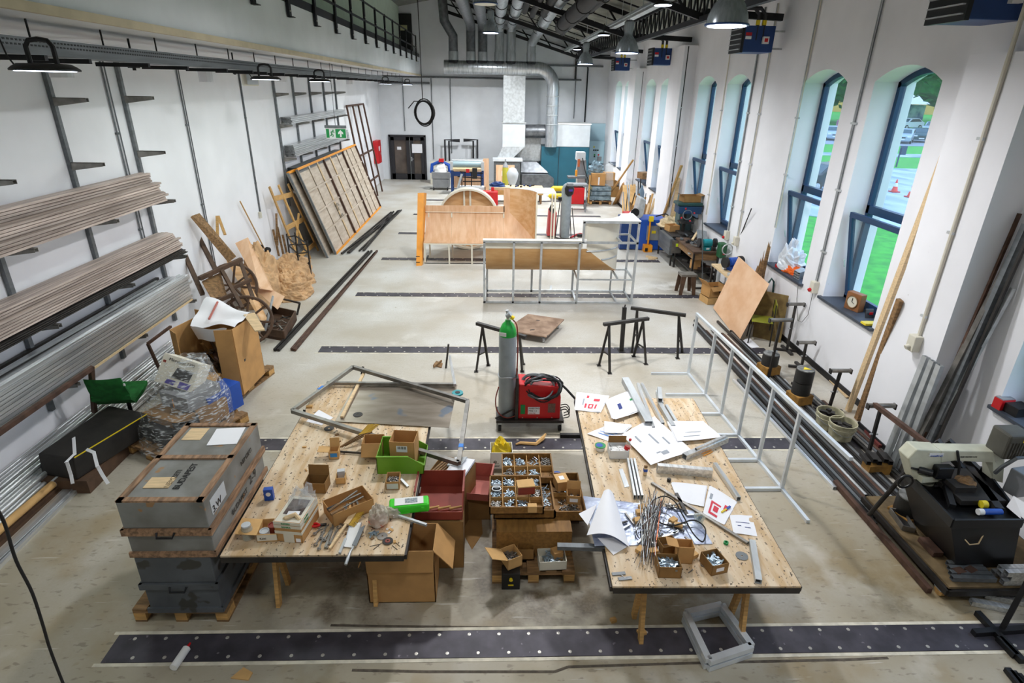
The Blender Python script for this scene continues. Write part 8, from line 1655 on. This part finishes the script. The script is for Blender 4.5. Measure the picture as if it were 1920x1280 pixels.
c=P(1680,313,-.4); t=thing('litter_bin','dark litter bin on a post seen in the nearest window','bin',c); MB().bar(c,c+Vector((0,0,1.3)),.08,.08).build('post','darkframe',t); MB().box(c+Vector((.2,0,1.15)),(.35,.25,.6)).build('bin_body','darkframe',t)
def tree(label,px,py,dist_z,h,r,seed):
    c=P(px,py,-.4); c.z=-.4; t=thing('tree',label,'tree',c); MB().tube([c,c+Vector((0,0,h*.45))],[.35,.22],10).build('trunk','wood_dark',t)
    rr=random.Random(seed); b=MB()
    for k in range(900):
        a=rr.uniform(0,6.28); u_=rr.uniform(-1,1); q=math.sqrt(1-u_*u_); rad_=rr.uniform(.75,1.05)*(1+.25*noise.noise(Vector((math.cos(a)*q*2,math.sin(a)*q*2,u_*2+seed)))); p=c+Vector((math.cos(a)*q*r*rad_,math.sin(a)*q*r*rad_,h*.62+u_*h*.40*rad_))
        s_=rr.uniform(.25,.5)*r/5; d1=Vector((rr.uniform(-1,1),rr.uniform(-1,1),rr.uniform(-.6,.6))).normalized()*s_*1.6; d2=d1.cross(Vector((rr.uniform(-1,1),rr.uniform(-1,1),1))).normalized()*s_; b.add([p-d1,p+d2,p+d1,p-d2],[(0,1,2,3)])
    o=b.build('foliage',mat('leaf','#2f8f3a',.8,col2='#15602a',scale=.8,detail=8),t); o['kind']='stuff'
    ic=MB().lathe(c+Vector((0,0,h*.22)),[(0,0),(r*.6,h*.12),(r*.85,h*.38),(r*.7,h*.62),(r*.3,h*.76),(0,h*.8)],14); ic.build('crown','leaf',t,smooth=True)
tree('large green tree at the right of the nearest window view',1765,245,0,15,8,3); tree('green tree behind the white tent in the nearest window',1700,222,0,17,9,5); tree('dark green tree in the second window',1590,232,0,14,8,7); tree('green tree glimpsed through the fourth window',1400,235,0,14,8,9)
tree('distant green tree further left outside',1500,225,0,15,10,11)
tree('green tree outside beyond the right edge of the nearest window',1850,238,0,15,9,21); tree('green tree farthest right outside',1990,238,0,15,9,23)
c=P(1706,226,-.4); c.z=-.4; t=thing('white_tent','white pointed party tent on the lawn outside the nearest window','tent',c); s_=4.2
MB().add([c+Vector(v) for v in((-s_,-s_,3.2),(s_,-s_,3.2),(s_,s_,3.2),(-s_,s_,3.2),(0,0,5.8))],[(0,1,4),(1,2,4),(2,3,4),(3,0,4),(3,2,1,0)]).build('tent_roof','white',t)
for sx in(-1,1):
    for sy in(-1,1): MB().bar(c+Vector((sx*s_*.95,sy*s_*.95,0)),c+Vector((sx*s_*.95,sy*s_*.95,3.2)),.12,.12).build('tent_pole','grey_light',t)
MB().box(c+Vector((-.5,1,1.5)),(5.5,3,3)).build('blue_banner',mat('banner','#4a66a0',.7,col2='#c8d4ea',scale=.7),t)
c=P(1700,214,-.4); d=Vector((c.x,c.y,0)).normalized(); n_=Vector((-d.y,d.x,0)); t=thing('ochre_building','ochre building with grey roof beyond the lawn','building',c)
rzb=math.atan2(n_.y,n_.x); MB().box(c+d*8+Vector((0,0,4.2)),(70,12,9),rzb).build('wall',mat('ochre','#e3b060',.8,var=.05),t); MB().prism([c+d*2+n_*35+Vector((0,0,8.7)),c+d*14+n_*35+Vector((0,0,8.7)),c+d*8+n_*35+Vector((0,0,12))],-n_*70).build('roof',mat('greyroof','#7a7f8c',.8),t)
for k in range(12): MB().box(c+d*1.9+n_*(-30+5.4*k)+Vector((0,0,5)),(1.6,.2,2.2),rzb).build('window','carglass',t)
def ground(name,pts,z,ms,th=.02):
    q=[P(x,y,-.4) for x,y in pts]; 
    for v in q: v.z=z
    return struct(name,MB().prism(q,(0,0,th)),ms)
ground('pavement_far',[(1440,395),(1790,440),(1790,318),(1440,312)],-.395,'paving'); ground('path_far',[(1440,289),(1790,297),(1790,291),(1440,284)],-.393,'paving'); ground('road_far',[(1440,268),(1790,276),(1790,262),(1440,252)],-.393,mat('asphalt','#8b94a0',.8,var=.05).name)
for o in bpy.data.objects:
    if '_o' in o: del o['_o']
